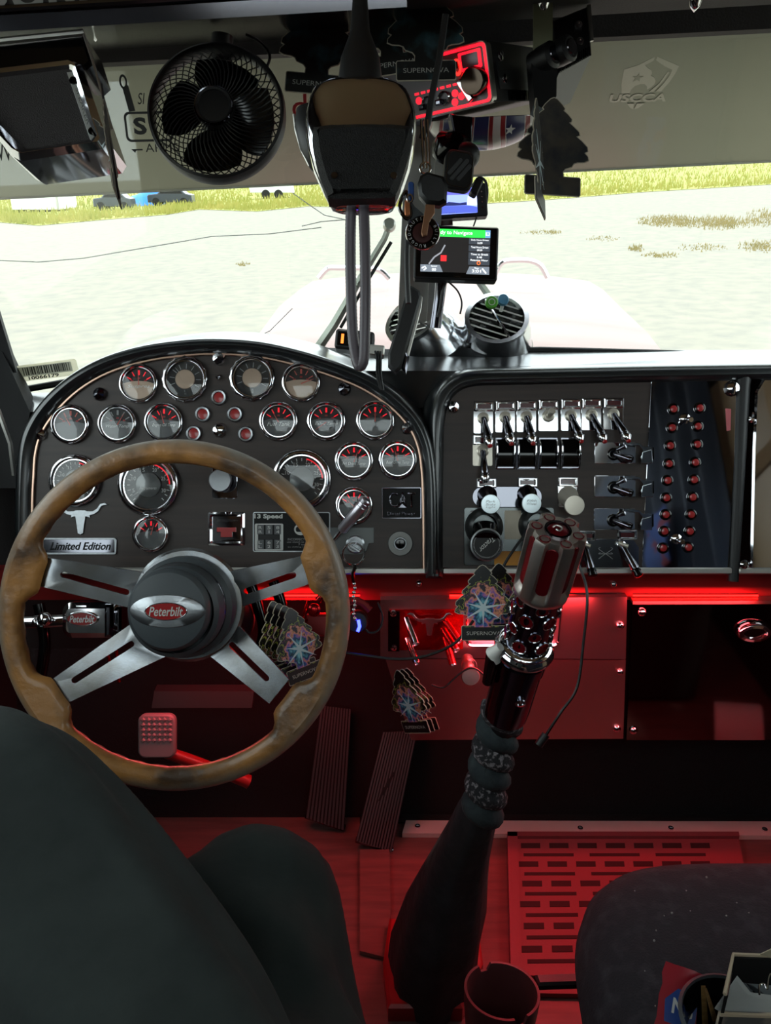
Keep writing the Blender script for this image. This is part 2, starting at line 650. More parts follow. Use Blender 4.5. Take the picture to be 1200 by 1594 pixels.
def dry(cx, cy, rx, ry, n, h):
    def b():
        while True:
            u, v = rnd.gauss(0, .5), rnd.gauss(0, .5)
            if u * u + v * v < 1.2: break
        return Wg(cx + u * rx, cy + v * ry)
    blades(g, b, h, .02, n)
for a in ((1040, 345, 50, 9, 700, (.05, .16)), (1120, 348, 60, 10, 800, (.05, .18)), (1190, 340, 30, 14, 300, (.05, .2)), (860, 362, 14, 3, 80, (.03, .1)), (990, 388, 12, 5, 90, (.03, .12)), (1030, 398, 30, 4, 120, (.02, .08)), (1180, 385, 30, 9, 220, (.03, .12)), (1095, 386, 40, 6, 120, (.02, .08)), (378, 412, 10, 3, 60, (.02, .07)), (830, 362, 20, 4, 70, (.02, .08)), (935, 372, 30, 4, 90, (.02, .06))):
    dry(*a)
solo('dry_grass', g, dry_g, 'patches of dry straw coloured grass on the gravel yard', 'grass', kind='stuff')
# things across the yard
def stand(px, py):
    p = Wg(px, py); return p
wh = mat('white_panel', (228, 232, 230), 0.5)
p = stand(57, 331)
t = thing('storage_trailer', 'white box trailer standing in the far grass at the left', 'trailer', p)
w = 65 / FPX * p.length
part('body', G().box((0, 2, 1.5), (w, 4, 2.6), .04), wh, t)
part('door_rail', G().box((w * .46, -.03, 1.5), (.12, .06, 2.5)), alum, t)
for sx in (-.38, .38): part('wheel', G().lathe([(0, -.12), (.4, -.12), (.42, 0), (.4, .12), (0, .12)], 20, Matrix.Translation((w * sx, 1.2, .40)) @ Matrix.Rotation(PI / 2, 4, 'Y')), black_matte, t)
def car(px, py, wpx, label, col):
    p = stand(px, py); L = wpx / FPX * p.length
    t = thing('parked_car', label, 'car', Matrix.Translation(p) @ Matrix.Rotation(.04, 4, 'Z'))
    m = mat('car_paint', col, .3, coat=.4)
    prof = [(-.5, .14), (-.5, .40), (-.47, .46), (-.27, .50), (-.13, .72), (.22, .72), (.36, .50), (.49, .44), (.5, .14)]
    pr = [(x * L, z * 1.9) for x, z in prof]
    g = G().prism(pr, -.8, .8, .06, Matrix.Rotation(PI / 2, 4, 'X'), both=True)
    part('body', g, m, t)
    g = G().prism([(-.22 * L, .96), (-.11 * L, 1.3), (.2 * L, 1.3), (.3 * L, .96)], -.82, .82, 0, Matrix.Rotation(PI / 2, 4, 'X'))
    part('window', g, black_gloss, t)
    for sx in (-.31, .31):
        for sy in (-.72, .72):
            part('wheel', G().lathe([(0, -.1), (.3, -.1), (.34, 0), (.3, .1), (0, .1)], 16, Matrix.Translation((sx * L, sy, .34)) @ Matrix.Rotation(PI / 2, 4, 'X')), black_matte, t)
car(180, 327, 52, 'dark car parked in the far grass left of the blue tarp', (60, 66, 74))
car(268, 320, 62, 'dark car parked in the far grass behind the blue tarp', (48, 54, 66))
def tarp(px, py, wpx, hpx, label, seed):
    p = stand(px, py); L = p.length / FPX
    tp = mat('blue_tarp', (40, 130, 225), .5)
    r = random.Random(seed); g = G(); nx, ny = 9, 6; vs = []
    for j in range(ny + 1):
        for i in range(nx + 1):
            u, v = i / nx - .5, j / ny
            vs.append((u * wpx * L * (1 - .2 * v), -1.2 + 2.4 * v, max(.02, math.sin(PI * v) ** .7 * hpx * L * (.75 + .5 * u) + r.uniform(-.05, .05))))
    fs = [(a, a + 1, a + nx + 2, a + nx + 1) for j in range(ny) for i in range(nx) for a in [j * (nx + 1) + i]]
    g.add(vs, fs)
    g.add([(x * .99, y * .99, z - .04) for x, y, z in vs], [f[::-1] for f in fs])
    solo('tarp', g, tp, label, 'tarp', Matrix.Translation(p))
tarp(233, 320, 52, 26, 'blue tarp draped over a heap in the far grass', 2)
tarp(176, 321, 14, 22, 'small blue tarp beside the left dark car in the far grass', 5)
p = stand(425, 309); L = p.length / FPX
t = thing('travel_trailer', 'white camper body standing in the far grass right of the fan', 'trailer', p)
part('body', G().prism([(-30 * L, .5), (30 * L, .5), (27 * L, 30 * L), (-22 * L, 30 * L), (-32 * L, 18 * L)], -1, 1, .05, Matrix.Rotation(PI / 2, 4, 'X'), both=True), wh, t)
for sx in (-8, 10): part('wheel', G().lathe([(0, -.1), (.36, -.1), (.4, 0), (.36, .1), (0, .1)], 16, Matrix.Translation((sx * L, -.95, .4)) @ Matrix.Rotation(PI / 2, 4, 'X')), black_matte, t)
# hood of the truck with its two grab handles
hoodm = mat('hood_paint', (158, 132, 129), 0.5, spec=0.15, var=((162, 146, 143), (1.2, 5, 1), 0.35, 0.65))
rows = []
HZ = 0.90
for py, xl, xr in ((556, 362, 1058), (548, 366, 1052), (500, 402, 1012), (460, 434, 966), (436, 466, 940), (424, 486, 918)):
    a, b = Wz(xl, py, HZ), Wz(xr, py, HZ)
    c = (a + b) / 2; hw = (b.x - a.x) / 2
    rows.append([Vector((c.x + hw * u, a.y, HZ + 0.03 * (1 - abs(u) ** 2.5) - .03)) for u in [i / 8 - 1 for i in range(17)]])
last = rows[-1]
rows.append([p + Vector((0, .12, -.10)) for p in last]); rows.append([p + Vector((0, .16, -.5)) for p in last])
full = []
for r in rows:
    full.append([r[0] + Vector((-.03, 0, -.45)), r[0] + Vector((-.015, 0, -.05))] + r + [r[-1] + Vector((.015, 0, -.05)), r[-1] + Vector((.03, 0, -.45))])
hood = thing('truck_hood', 'long pale glossy truck hood in front of the windshield', 'hood', Wz(700, 500, HZ))
hi = hood.matrix_world.inverted()
part('hood_panel', G().loft(full, hi, closed=False), hoodm, hood)
for nm, xs in (('l', (496, 510, 526, 560, 590, 606)), ('r', (768, 780, 800, 826, 842, 852))):
    ys = (433, 418, 417, 417, 420, 434) if nm == 'l' else (434, 410, 405, 406, 414, 432)
    part('grab_handle', G().tube(smooth_path([Wy(x, y, 2.55) for x, y in zip(xs, ys)], 4), .008, 8, M=hi), chrome, hood)
# drop visor hanging outside above the glass
vism = mat('visor_steel', (150, 150, 136), 0.38, 0.85, bump=(3, 0.05))
v = [Wy(-330, 327, 1.66), Wy(1700, 229, 1.66), Wy(1700, 12, 1.44), Wy(-330, 112, 1.44)]
vis = thing('drop_visor', 'wide grey steel sun visor hung outside above the windshield', 'visor', (v[0] + v[1]) / 2)
vi = vis.matrix_world.inverted()
nv = (v[1] - v[0]).cross(v[3] - v[0]).normalized()
part('visor_panel', G().slab([vi @ p for p in v], nv * -.004 if nv.y < 0 else nv * .004), vism, vis)
lipm = mat('visor_lip', (205, 196, 186), 0.5, .3)
part('visor_lip', G().slab([vi @ p for p in (v[0] + Vector((0, -.004, .0)), v[1] + Vector((0, -.004, .0)), v[1] + Vector((0, -.006, .045)), v[0] + Vector((0, -.006, .045)))], (0, .003, 0)), lipm, vis)
# stickers on the glass, seen against the visor
def on_glass(px, py, rz=0.0): return axis_frame(Wy(px, py, 1.396), (0, -1, 0.04)) @ Matrix.Rotation(rz, 4, 'Z')
def on_visor(px, py, rz=0.0):
    r = ray(px, py); n = nv if nv.y < 0 else -nv
    p = CAM + r * ((v[0] - CAM).dot(n) / r.dot(n))
    return axis_frame(p + n * .001, n) @ Matrix.Rotation(rz, 4, 'Z')
GS = 1.42 / FPX
decal_g = mat('faded_decal', (182, 178, 166), 0.38, 0.85)
st = thing('window_decal', 'faded shield decal with a star and lettering on the right half of the visor', 'sticker', on_visor(1003, 128, .03))
VS = (on_visor(1003, 128).translation - CAM).dot(-AB) / FPX
def gp(pts, cx=1003, cy=128, k=None):
    k = k or (VS if cx == 1003 else GS)
    return [((x - cx) * k, (cy - y) * k) for x, y in pts]
sc = 170 / 1200.0
def dp(pts): return gp([(940 + x * sc, 70 + y * sc) for x, y in pts])
eagle = [(170, 230), (300, 180), (455, 75), (455, 125), (380, 180), (420, 215), (470, 245), (490, 290), (485, 315), (530, 340), (560, 385), (560, 430), (540, 465), (500, 500), (490, 460), (450, 425), (400, 425), (350, 450), (325, 490), (315, 545), (230, 545), (195, 430), (178, 330)]
star5 = [(348 + r_ * math.sin(2 * PI * k / 10), 340 - r_ * math.cos(2 * PI * k / 10)) for k in range(10) for r_ in [62 if k % 2 == 0 else 26]]
part('eagle', G().prism(dp(eagle), 0, .0004), decal_g, st)
part('star', G().prism(dp(star5), .0002, .0008), vism, st)
part('shield_edge', G().prism(dp([(480, 75), (755, 200), (745, 300), (715, 420), (665, 530), (605, 530), (660, 420), (690, 320), (695, 245), (600, 200), (480, 120)]), 0, .0004), decal_g, st)
part('shield_stripe', G().prism(dp([(655, 265), (675, 270), (650, 380), (580, 530), (530, 535), (610, 420)]), 0, .0004), decal_g, st)
part('shield_point', G().prism(dp([(330, 690), (410, 690), (425, 770), (390, 755)]), 0, .0004), decal_g, st)
part('shield_point', G().prism(dp([(445, 690), (535, 690), (480, 755), (435, 770)]), 0, .0004), decal_g, st)
text(st, 'lettering', 'USCCA', *gp([(1002, 157)])[0], .0003, 92 * VS, 16 * VS, decal_g, bold=.03)
blk = mat('black_decal', (24, 24, 22), .6)
st = thing('window_decal', 'black stack logo decal with lettering on the windshield behind the fan', 'sticker', on_glass(215, 180, .02))
q = lambda pts: gp(pts, 215, 180)
part('stack', G().prism(q([(198, 146), (206, 142), (212, 174), (203, 175)]), 0, .0004), blk, st)
part('stack_top', G().ring(q([(200 + 5.5 * math.cos(a), 138 - 9 * math.sin(a)) for a in [2 * PI * k / 16 for k in range(16)]]), q([(200 + 3 * math.cos(a), 138 - 6 * math.sin(a)) for a in [2 * PI * k / 16 for k in range(16)]]), 0, .0004), blk, st)
part('frame', G().ring(q([(x + 228, y + 194) for x, y in rrect(66, 38, 7)]), q([(x + 228, y + 194) for x, y in rrect(60, 32, 5)]), 0, .0004), blk, st)
text(st, 'lettering', 'SI', *q([(222, 159)])[0], .0002, 11 * GS, 14 * GS, blk, shear=.3)
text(st, 'lettering', 'S', *q([(216, 193)])[0], .0002, 18 * GS, 22 * GS, blk, bold=.04)
text(st, 'lettering', 'ARMS', *q([(243, 221)])[0], .0002, 46 * GS, 11 * GS, blk)
part('arrow', G().prism(q([(200, 222), (216, 222), (216, 224), (207, 224), (205, 227)]), 0, .0004), blk, st)
redd = mat('red_decal', (190, 40, 48), .6)
st = thing('window_decal', 'red cursive letter decal on the windshield beside the chrome microphone', 'sticker', on_glass(466, 165))
text(st, 'lettering', 'd', 0, 0, 0, 20 * GS, 30 * GS, redd)
st = thing('window_decal', 'black letter decal on the windshield below the chrome speaker', 'sticker', on_glass(6, 236))
text(st, 'lettering', 'W', 0, 0, 0, 22 * GS, 24 * GS, blk)
# bar code plate in the left corner of the windshield
lab = thing('barcode_label', 'small pale bar code label in the left corner of the windshield', 'label', on_glass(70, 577, math.radians(7)))
part('label_plate', G().add([(x, y, 0) for x, y in rrect(104 * GS, 25 * GS, 4 * GS)], [tuple(range(20))]), translucent(mat('label_paper', (222, 216, 190), .6)), lab)
part('code_field', G().add([(x, y, .0003) for x, y in rrect(86 * GS, 15 * GS, .001, cy=.002)], [tuple(range(20))]), translucent(mat('label_grey', (176, 178, 176), .6)), lab)
r = random.Random(11); x = -34
while x < 40:
    w = r.choice((1, 1.4, 2.2)); part('bar', G().box(((x + w / 2) * GS, .0025, .0006), (w * GS, 12 * GS, .0003)), blk, lab); x += w + r.choice((1, 1.6, 2.4))
text(lab, 'lettering', '10066179', -4 * GS, -8.5 * GS, .0005, 48 * GS, 5.5 * GS, blk, bold=.03)
# wiper arms outside
for nm, pts in (('windshield wiper with a grey arm outside the left pane', [(486, 555), (520, 505), (560, 435), (598, 372), (606, 352)]), ('windshield wiper with a grey arm outside the right pane', [(800, 520), (778, 488), (755, 452), (735, 425)])):
    P = [Wy(x, y, 1.48) for x, y in pts]
    t = thing('wiper', nm, 'wiper', P[0])
    ti = t.matrix_world.inverted()
    part('wiper_arm', G().tube(P, [.010, .009, .007, .006, .006][:len(P)], 6, M=ti), alum, t)
    part('pivot', G().lathe([(0, 0), (.011, 0), (.011, .012), (.008, .016), (0, .016)], 16, ti @ axis_frame(P[-1] if 'left' in nm else P[0], (0, -1, .3))), alum, t)
    part('rubber_blade', G().tube([p + Vector((.012, -.01, -.004)) for p in P[1:-1]], .003, 5, M=ti), black_matte, t)
# ------------------------------------------------------------ the dashboard body
dash = thing('dashboard', 'black padded truck dashboard with wood panels and an arched driver hood', 'dashboard', DASH)
FH = FWD
in_left = [(47, 892), (47, 820), (48, 760), (52, 705), (63, 670), (86, 636), (122, 603), (168, 577), (222, 560), (280, 551), (335, 548), (400, 552), (462, 565), (520, 583), (568, 603), (610, 631), (639, 662), (653, 692), (659, 725), (662, 780), (663, 892)]
def sweep(path, prof, rear, sub=5, nrm=None):
    """path in pixels on the dash face, prof = (outward mm, towards the driver mm), rear = how far the top runs forward"""
    P = smooth_path([Vector(((x - 600) * .001, (797 - y) * .001)) for x, y in path], sub)
    rings = []
    for i, p in enumerate(P):
        t = (P[min(i + 1, len(P) - 1)] - P[max(i - 1, 0)]).normalized()
        n = Vector((-t.y, t.x))
        r = [Vector((p.x + n.x * o * .001, p.y + n.y * o * .001, z * .001)) for o, z in prof]
        if rear:
            e = r[-1]
            for k in (0.5, 1.0):
                r.append(e + FH * rear * k + Vector((0, -.012 * k * k, 0)))
        rings.append(r)
    return rings
g = G().loft(sweep(in_left, [(-5, -6), (-4, 3), (-1, 10), (3, 16), (8, 20), (12, 20), (16, 17), (19, 11), (21, 2), (21.5, -8)], 0.13), closed=False)
part('driver_hood', g, pad, dash)
in_mid = [(686, 896), (686, 800), (687, 700), (689, 655), (697, 625), (714, 606), (740, 598), (800, 596), (900, 594), (1000, 592), (1130, 590), (1300, 588), (1572, 588)]
g = G().loft(sweep(in_mid, [(-4, -6), (-3, 2), (0, 9), (5, 13), (11, 13), (17, 9), (22, 2), (27, -12), (31, -30), (33, -50)], 0.11), closed=False)
part('passenger_hood', g, pad, dash)
# saddle between the two hoods: a smooth valley that runs back to the glass
rows = []
for k in range(9):
    t = k / 8
    y0 = 716 - 150 * t
    xl = 630 - 130 * t ** 1.5; xr = 690 + 90 * t ** 1.5
    row = []
    for j in range(9):
        u = j / 8
        x = xl + (xr - xl) * u
        dip = -math.sin(PI * u) * (4 + 16 * t)
        p = Vector(D(x, y0, 0)) + FH * (0.03 + 0.09 * t) + Vector((0, 0, dip * .0006))
        row.append(p)
    rows.append(row)
part('saddle', G().loft(rows, closed=False), pad, dash)
di = dash.matrix_world.inverted()
# top deck under the windshield
zt = W(600, 575, DD).z - 0.008
g = G()
for x0, x1, ya, za in ((XL + .02, -.1, 1.315, .872), (-.1, XR, 1.285, zt)):
    g.hexa([di @ Vector(p) for p in ((x0, ya, za - .06), (x1, ya, za - .06), (x1, ya, za), (x0, ya, za), (x0, 1.424, za - .06), (x1, 1.424, za - .06), (x1, 1.424, za + .004), (x0, 1.424, za + .004))])
part('top_deck', g, pad, dash)
# rubber strip along the foot of the glass
part('glass_seal', G().tube([di @ Wy(x, y, 1.418) for x, y in ((-120, 608), (40, 606), (130, 590), (260, 562), (500, 556), (840, 545), (1000, 549), (1200, 555), (1420, 560))], .006, 6), black_matte, dash)
# wood panels
lp = smooth_path([(x, y) for x, y in in_left], 4)
g = G().prism([((p.x - 600) * .001, (797 - p.y) * .001) for p in lp][::-1], -.012, 0.0)
part('gauge_panel', g, panel_wood, dash, label='dark wood laminate gauge panel')
# thin bright edge inside the driver hood
P = [D(p.x + (0), p.y, .004) for p in smooth_path([(53, 886), (52, 800), (54, 745), (57, 705), (67, 673), (90, 640), (125, 607), (170, 581), (224, 564), (281, 555), (335, 552), (400, 556), (461, 569), (519, 587), (566, 607), (607, 634), (635, 664), (649, 693), (655, 726), (658, 780), (659, 886)], 4)]
part('panel_edge', G().tube(P, .0022, 6), bronze_edge, dash)
g = G().prism([D(x, y)[:2] for x, y in ((680, 892), (1140, 892), (1140, 586), (735, 586), (700, 600), (682, 640))], -.012, 0.0)
part('switch_panel', g, panel_wood, dash, label='dark wood laminate switch panel')
# steel plate at the right of the switch panel
pl = [(1013, 593), (1136, 591), (1148, 600), (1147, 640), (1132, 884), (998, 888)]
g = G().prism([D(x, y)[:2] for x, y in pl][::-1], 0, .002, .0006)
part('steel_plate', g, mirror, dash, label='polished steel plate with red lights')
# bar between switch panel and glove box
g = G().tube([D(x, y, -.002) for x, y in ((1158, 580), (1156, 600), (1150, 740), (1141, 905))], [.013, .012, .010, .009], 10)
part('divider_bar', g, black, dash)
# glove box door, polished and rounded
gl = smooth_path([(1166, 886), (1170, 700), (1174, 610), (1186, 590), (1300, 588), (1566, 588), (1566, 886)], 1)
g = G().prism([D(p.x, p.y)[:2] for p in gl][::-1], -.004, .006, .003)
part('glove_box_door', g, mirror, dash, label='polished steel glove box door')
for x, y, r in ((1167, 654, 5), (1156, 878, 7)): part('screw', G().lathe([(0, .006), (r * .0005, .006), (r * .001, .003), (r * .001, 0)], 12, Matrix.Translation(D(x, y, .004))), chrome, dash)
# bright trim along the foot
for x0, x1 in ((46, 665), (688, 1138), (1148, 1570)):
    g = G().prism(rrect((x1 - x0) * .001, .0105, .003, 3), -.006, .006, .002, Matrix.Translation(D((x0 + x1) / 2, 888.5)))
    part('foot_trim', g, alum, dash)
# left and centre ends of the pad below
part('end_cap', G().box(D(676, 800, -.004), (.026, .2, .03), .008), pad, dash)
# face under the dash, lit by the strip lights
Y1 = 1.19
g = G().slab([di @ Wy(x, y, Y1) for x, y in ((-60, 888), (1590, 888), (1590, 934), (-60, 934))], di.to_3x3() @ Vector((0, .02, 0)))
under_red = mat('red_lit_steel', (150, 40, 40), 0.35, 0.2)  # red glow of the strip lights put into the steel colour
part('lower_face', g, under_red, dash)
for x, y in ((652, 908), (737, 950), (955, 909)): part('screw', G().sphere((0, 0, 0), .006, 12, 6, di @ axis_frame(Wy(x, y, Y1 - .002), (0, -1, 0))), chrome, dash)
# lower panels of polished steel
Y2 = 1.178
dark_mirror = mat('black_mirror', (215, 190, 190), 0.34, 1.0)
scuffed = mat('scuffed_steel', (190, 186, 190), 0.36, 1.0)
gloss_black = mat('gloss_black_door', (120, 112, 112), 0.06, 1.0)
def lowp(name, q, m, label):
    t = thing(name, label, 'panel', Wy(sum(x for x, _ in q) / 4, sum(y for _, y in q) / 4, Y2))
    ti = t.matrix_world.inverted()
    part('sheet', G().slab([ti @ Wy(x, y, Y2) for x, y in q], (0, .012, 0)), m, t)
    return t, ti
def screw_on(t, ti, x, y, r=.0075, m=None):
    part('screw', G().sphere((0, 0, 0), r, 14, 7, ti @ axis_frame(Wy(x, y, Y2 - .001), (0, -1, 0)), (1, 1, .8)), m or chrome, t)
hp, hpi = lowp('polished_panel', [(592, 1024), (974, 1026), (976, 929), (592, 934)], scuffed, 'polished steel heater control panel under the middle of the dash')
screw_on(hp, hpi, 965, 974); screw_on(hp, hpi, 676, 962, .004)
mp_, mpi = lowp('access_panel', [(640, 1152), (970, 1150), (974, 1028), (600, 1026)], dark_mirror, 'dark polished access panel below the heater control panel')
screw_on(mp_, mpi, 965, 1046, .006); screw_on(mp_, mpi, 960, 1134)
dr, dri = lowp('storage_door', [(975, 1152), (1560, 1152), (1560, 938), (985, 940)], gloss_black, 'glossy black storage door with an oval chrome latch at the right')
part('top_edge', G().slab([dri @ Wy(x, y, Y2 - .004) for x, y in ((985, 941), (1560, 939), (1560, 934), (985, 936))], (0, .016, 0)), alum, dr)
screw_on(dr, dri, 999, 953); screw_on(dr, dri, 986, 1137)
lt = dri @ axis_frame(Wy(1172, 982, Y2 - .002), (0, -1, 0))
g = G().loft([[(x, y, z) for x, y in circ(a, 32, ry=b)] for a, b, z in ((.029, .018, 0), (.029, .018, .006), (.026, .0155, .010), (.020, .011, .011), (.018, .009, .006))], lt)
part('latch', g, chrome, dr)
# strip lights (the red lamps of the cab)
for x0, x1 in ((330, 560), (700, 960), (985, 1180)):
    t = thing('strip_light', {330: 'red strip light under the dash behind the steering wheel', 700: 'red strip light under the dash above the heater panel', 985: 'red strip light under the dash above the storage door'}[x0], 'light', Wy((x0 + x1) / 2, 926, Y1 - .004), 'red strip lights under the dash')
    ti = t.matrix_world.inverted()
    part('lamp_tube', G().tube([ti @ Wy(x0, 927, Y1 - .003), ti @ Wy(x1, 927, Y1 - .003)], .0014, 8), led_red, t)
    part('holder', G().slab([ti @ Wy(x, y, Y1 - .001) for x, y in ((x0, 930), (x1, 930), (x1, 924), (x0, 924))], (0, .001, 0)), black, t)
    c = Wy((x0 + x1) / 2, 927, Y1 - .012)
    area('strip_lamp', c + Vector((0, -.03, -.01)), (.2, .02), .34, (1, .035, .04), (math.radians(25), 0, 0))
for x, y in ((-.30, 1.24), (.22, 1.24), (.62, 1.2)):
    area('footwell_lamp', (x, y - .12, .57), (.12, .04), .34, (1, .085, .11), (math.radians(-8), 0, 0))
# ------------------------------------------------------------ gauges of the driver's panel
def dloc(px, py, z=0.0, rz=0.0): return DASH @ Matrix.Translation(D(px, py, z)) @ Matrix.Rotation(rz, 4, 'Z')
def arc_marks(g, a0, a1, n, r0, r1, w, big=0, z=0.0):
    for k in range(n):
        a = math.radians(a0 + (a1 - a0) * k / max(n - 1, 1))
        T = Matrix.Rotation(a, 4, 'Z')
        ww = w * (1.9 if big and k % big == big // 2 else 1)
        g.add([(r0, -ww / 2, z), (r1, -ww / 2, z), (r1, ww / 2, z), (r0, ww / 2, z)], [(0, 1, 2, 3)], T)
BZ = {}
def bezel(r, scallop):
    if (r, scallop) in BZ: return BZ[(r, scallop)]
    n = 48
    g = G().lathe([(r * .99, 0), (r, .003), (r * .985, .007), (r * .93, .010), (r * .86, .0105), (r * .82, .008), (r * .81, .0055), (r * .77, .0055), (r * .745, .0025)], n)
    if scallop:
        g.v = [(x * (1 + .03 * math.cos(16 * math.atan2(y, x)) * (1 if math.hypot(x, y) > r * .9 else 0)), y * (1 + .03 * math.cos(16 * math.atan2(y, x)) * (1 if math.hypot(x, y) > r * .9 else 0)), z) for x, y, z in g.v]
    BZ[(r, scallop)] = g.mesh('bezel', 50)
    return BZ[(r, scallop)]
MESH = {}
dial_plate = mat('dial_name_plate', (82, 83, 84), .35, .3)
def once(key, fn):
    if key not in MESH: MESH[key] = fn()
    return MESH[key]
def gauge(px, py, rpx, style, label, needle, script='', mark=red_mark):
    r = rpx * .001
    t = thing('gauge', label, 'gauge', dloc(px, py, .0005), 'gauges on the driver panel')
    link('bezel', bezel(r, style == 'cap'), chrome, t)
    link('dial', once(('dial', r), lambda: G().lathe([(r * .78, 0), (r * .78, .002), (0, .002)], 40).mesh('dial')), dial_black, t)
    if style == 'half':
        g = G(); arc_marks(g, 150, 30, 5, r * .44, r * .68, r * .05, big=5, z=.0023)
        part('scale', g, mark, t, kind='stuff')
        g = G()
        for a in (148, 90, 36):
            T = Matrix.Translation((r * .36 * math.cos(math.radians(a)) * 1.1, r * .36 * math.sin(math.radians(a)) * .8, .0023))
            g.box((0, 0, 0), (r * .13, r * .08, .0002), M=T)
        part('figures', g, mat('scale_figures', (150, 20, 30), .5) if 'scale_figures' not in MATS else MATS['scale_figures'], t, kind='stuff')
        pts = [(r * .76 * math.cos(a), r * .76 * math.sin(a)) for a in [math.radians(178 + 184 * k / 20) for k in range(21)]]
        pts += [(r * .4, r * .12), (0, r * .15), (-r * .4, r * .12)]
        part('name_plate', G().prism(pts, .002, .0032), dial_plate if 'bronze' not in label else dial_tan, t)
        if script: text(t, 'lettering', script, 0, -r * .14, .0034, r * (1.15 if len(script) > 6 else .8), r * .2, white_mark, shear=.35)
        pv = (0, -r * .05)
    elif style == 'cap':
        g = G(); arc_marks(g, 200, -30, 9, r * .46, r * .68, r * .035, z=.0023)
        part('scale', g, grey_mark, t, kind='stuff')
        part('cap', G().lathe([(r * .42, .002), (r * .42, .004), (r * .40, .0046), (0, .0046)], 32), dial_tan, t)
        text(t, 'lettering', '8\n15' if 'left' in label else '10', 0, -r * .56, .0024, r * .1, r * .2, grey_mark)
        pv = (0, 0)
    else:
        g = G(); arc_marks(g, 225, -45, 19, r * .60, r * .70, r * .025, z=.0023)
        part('scale', g, white_mark, t, kind='stuff')
        for k, s in enumerate(('5', '10', '15', '20', '25', '30')):
            a = math.radians(200 - 44 * k)
            text(t, 'figure', s, r * .52 * math.cos(a), r * .52 * math.sin(a), .0024, r * (.07 if len(s) < 2 else .14), r * .12, white_mark)
        part('cap', G().lathe([(r * .40, .002), (r * .40, .004), (r * .38, .0046), (0, .0046)], 32), dial_grey, t)
        if script: text(t, 'lettering', script, 0, -r * .1, .0048, r * .55, r * .09, white_mark, shear=.3)
        g = G(); arc_marks(g, 75, 5, 16, r * .66, r * .70, r * .055, z=.0024)
        part('red_band', g, mark, t, kind='stuff')
        pv = (0, 0)
    T = Matrix.Translation((pv[0], pv[1], .0036)) @ Matrix.Rotation(math.radians(needle), 4, 'Z')
    part('needle', G().add([(0, -r * .03, 0), (r * .66, -r * .008, 0), (r * .66, r * .008, 0), (0, r * .03, 0), (0, 0, .0006)], [(0, 1, 4), (1, 2, 4), (2, 3, 4), (3, 0, 4), (3, 2, 1, 0)], T), needle_red if style == 'half' else grey_mark, t)
    link('glass', once(('glass', r), lambda: G().lathe([(r * .805, .0066), (r * .5, .0078), (0, .0084)], 32).mesh('glass')), lens_glass, t)
    return t
gauge(217, 598, 31, 'half', 'chrome gauge with red scale, second along the top arc left of the two bronze-capped gauges', 92, 'Suspres')
gauge(289, 591, 36, 'cap', 'left of the two scalloped gauges with a bronze centre cap', 130)
gauge(393, 589, 36, 'cap', 'right of the two scalloped gauges with a bronze centre cap', 60)
gauge(469, 596, 31, 'half', 'plain bronze-tinted gauge right of the scalloped bronze-capped gauges', 20, '', needle_red)
gauge(111, 661, 31, 'half', 'leftmost chrome gauge, beside the stud at the left edge of the panel', 120, '', needle_red)
gauge(184, 660, 31, 'half', 'chrome gauge between the leftmost gauge and the engine oil one', 60, 'Water Temp', grey_mark)
gauge(256, 658, 31, 'half', 'chrome gauge lettered Engine Oil Temp', 105, 'Engine Oil Temp')
gauge(434, 656, 31, 'half', 'chrome gauge lettered Fuel, right of the red lights', 120, 'Fuel Tank')
gauge(508, 656, 31, 'half', 'chrome gauge with a low swinging needle, middle of the three right of the red lights', 215, 'Exhst Temp')
gauge(584, 655, 31, 'half', 'rightmost chrome gauge of its row, blank grey lower half', 90, '')
gauge(118, 748, 41, 'speed', 'large dark gauge half hidden behind the left side of the steering wheel', 210)
gauge(232, 755, 48, 'speed', 'large round speedometer dial seen through the upper left of the steering wheel', 215, 'Instruments')
gauge(470, 746, 47, 'speed', 'large tachometer dial half hidden behind the upper right of the steering wheel', 150)
gauge(551, 718, 31, 'half', 'chrome gauge lettered Frt Drive Temp above the silver lever', 70, 'Frt Drive Temp')
gauge(619, 716, 31, 'half', 'chrome gauge lettered Rear Drive Temp above the black engine badge', 105, 'Rear Drive Temp')
gauge(236, 831, 29, 'half', 'small chrome gauge below the speedometer', 75, '')
gauge(551, 787, 30, 'half', 'chrome gauge partly covered by the silver lever', 135, '')
# red round lamps
for px, py, lb in ((341, 619, 'topmost'), (316, 645, 'upper left'), (366, 645, 'upper right'), (302, 675, 'lower left'), (383, 676, 'lower right')):
    t = thing('indicator_lamp', 'red round indicator lamp in a steel ring, %s of the five above the wheel' % lb, 'lamp', dloc(px, py), 'red lamps above the wheel')
    link('ring', once('lampring', lambda: G().lathe([(.0125, 0), (.0125, .004), (.011, .006), (.0085, .0055), (.0078, .002)], 28).mesh('ring')), steel, t)
    link('lens', once('lamplens', lambda: G().lathe([(.0082, .001), (.0078, .0035), (0, .0045)], 24).mesh('lens')), lens_red, t)
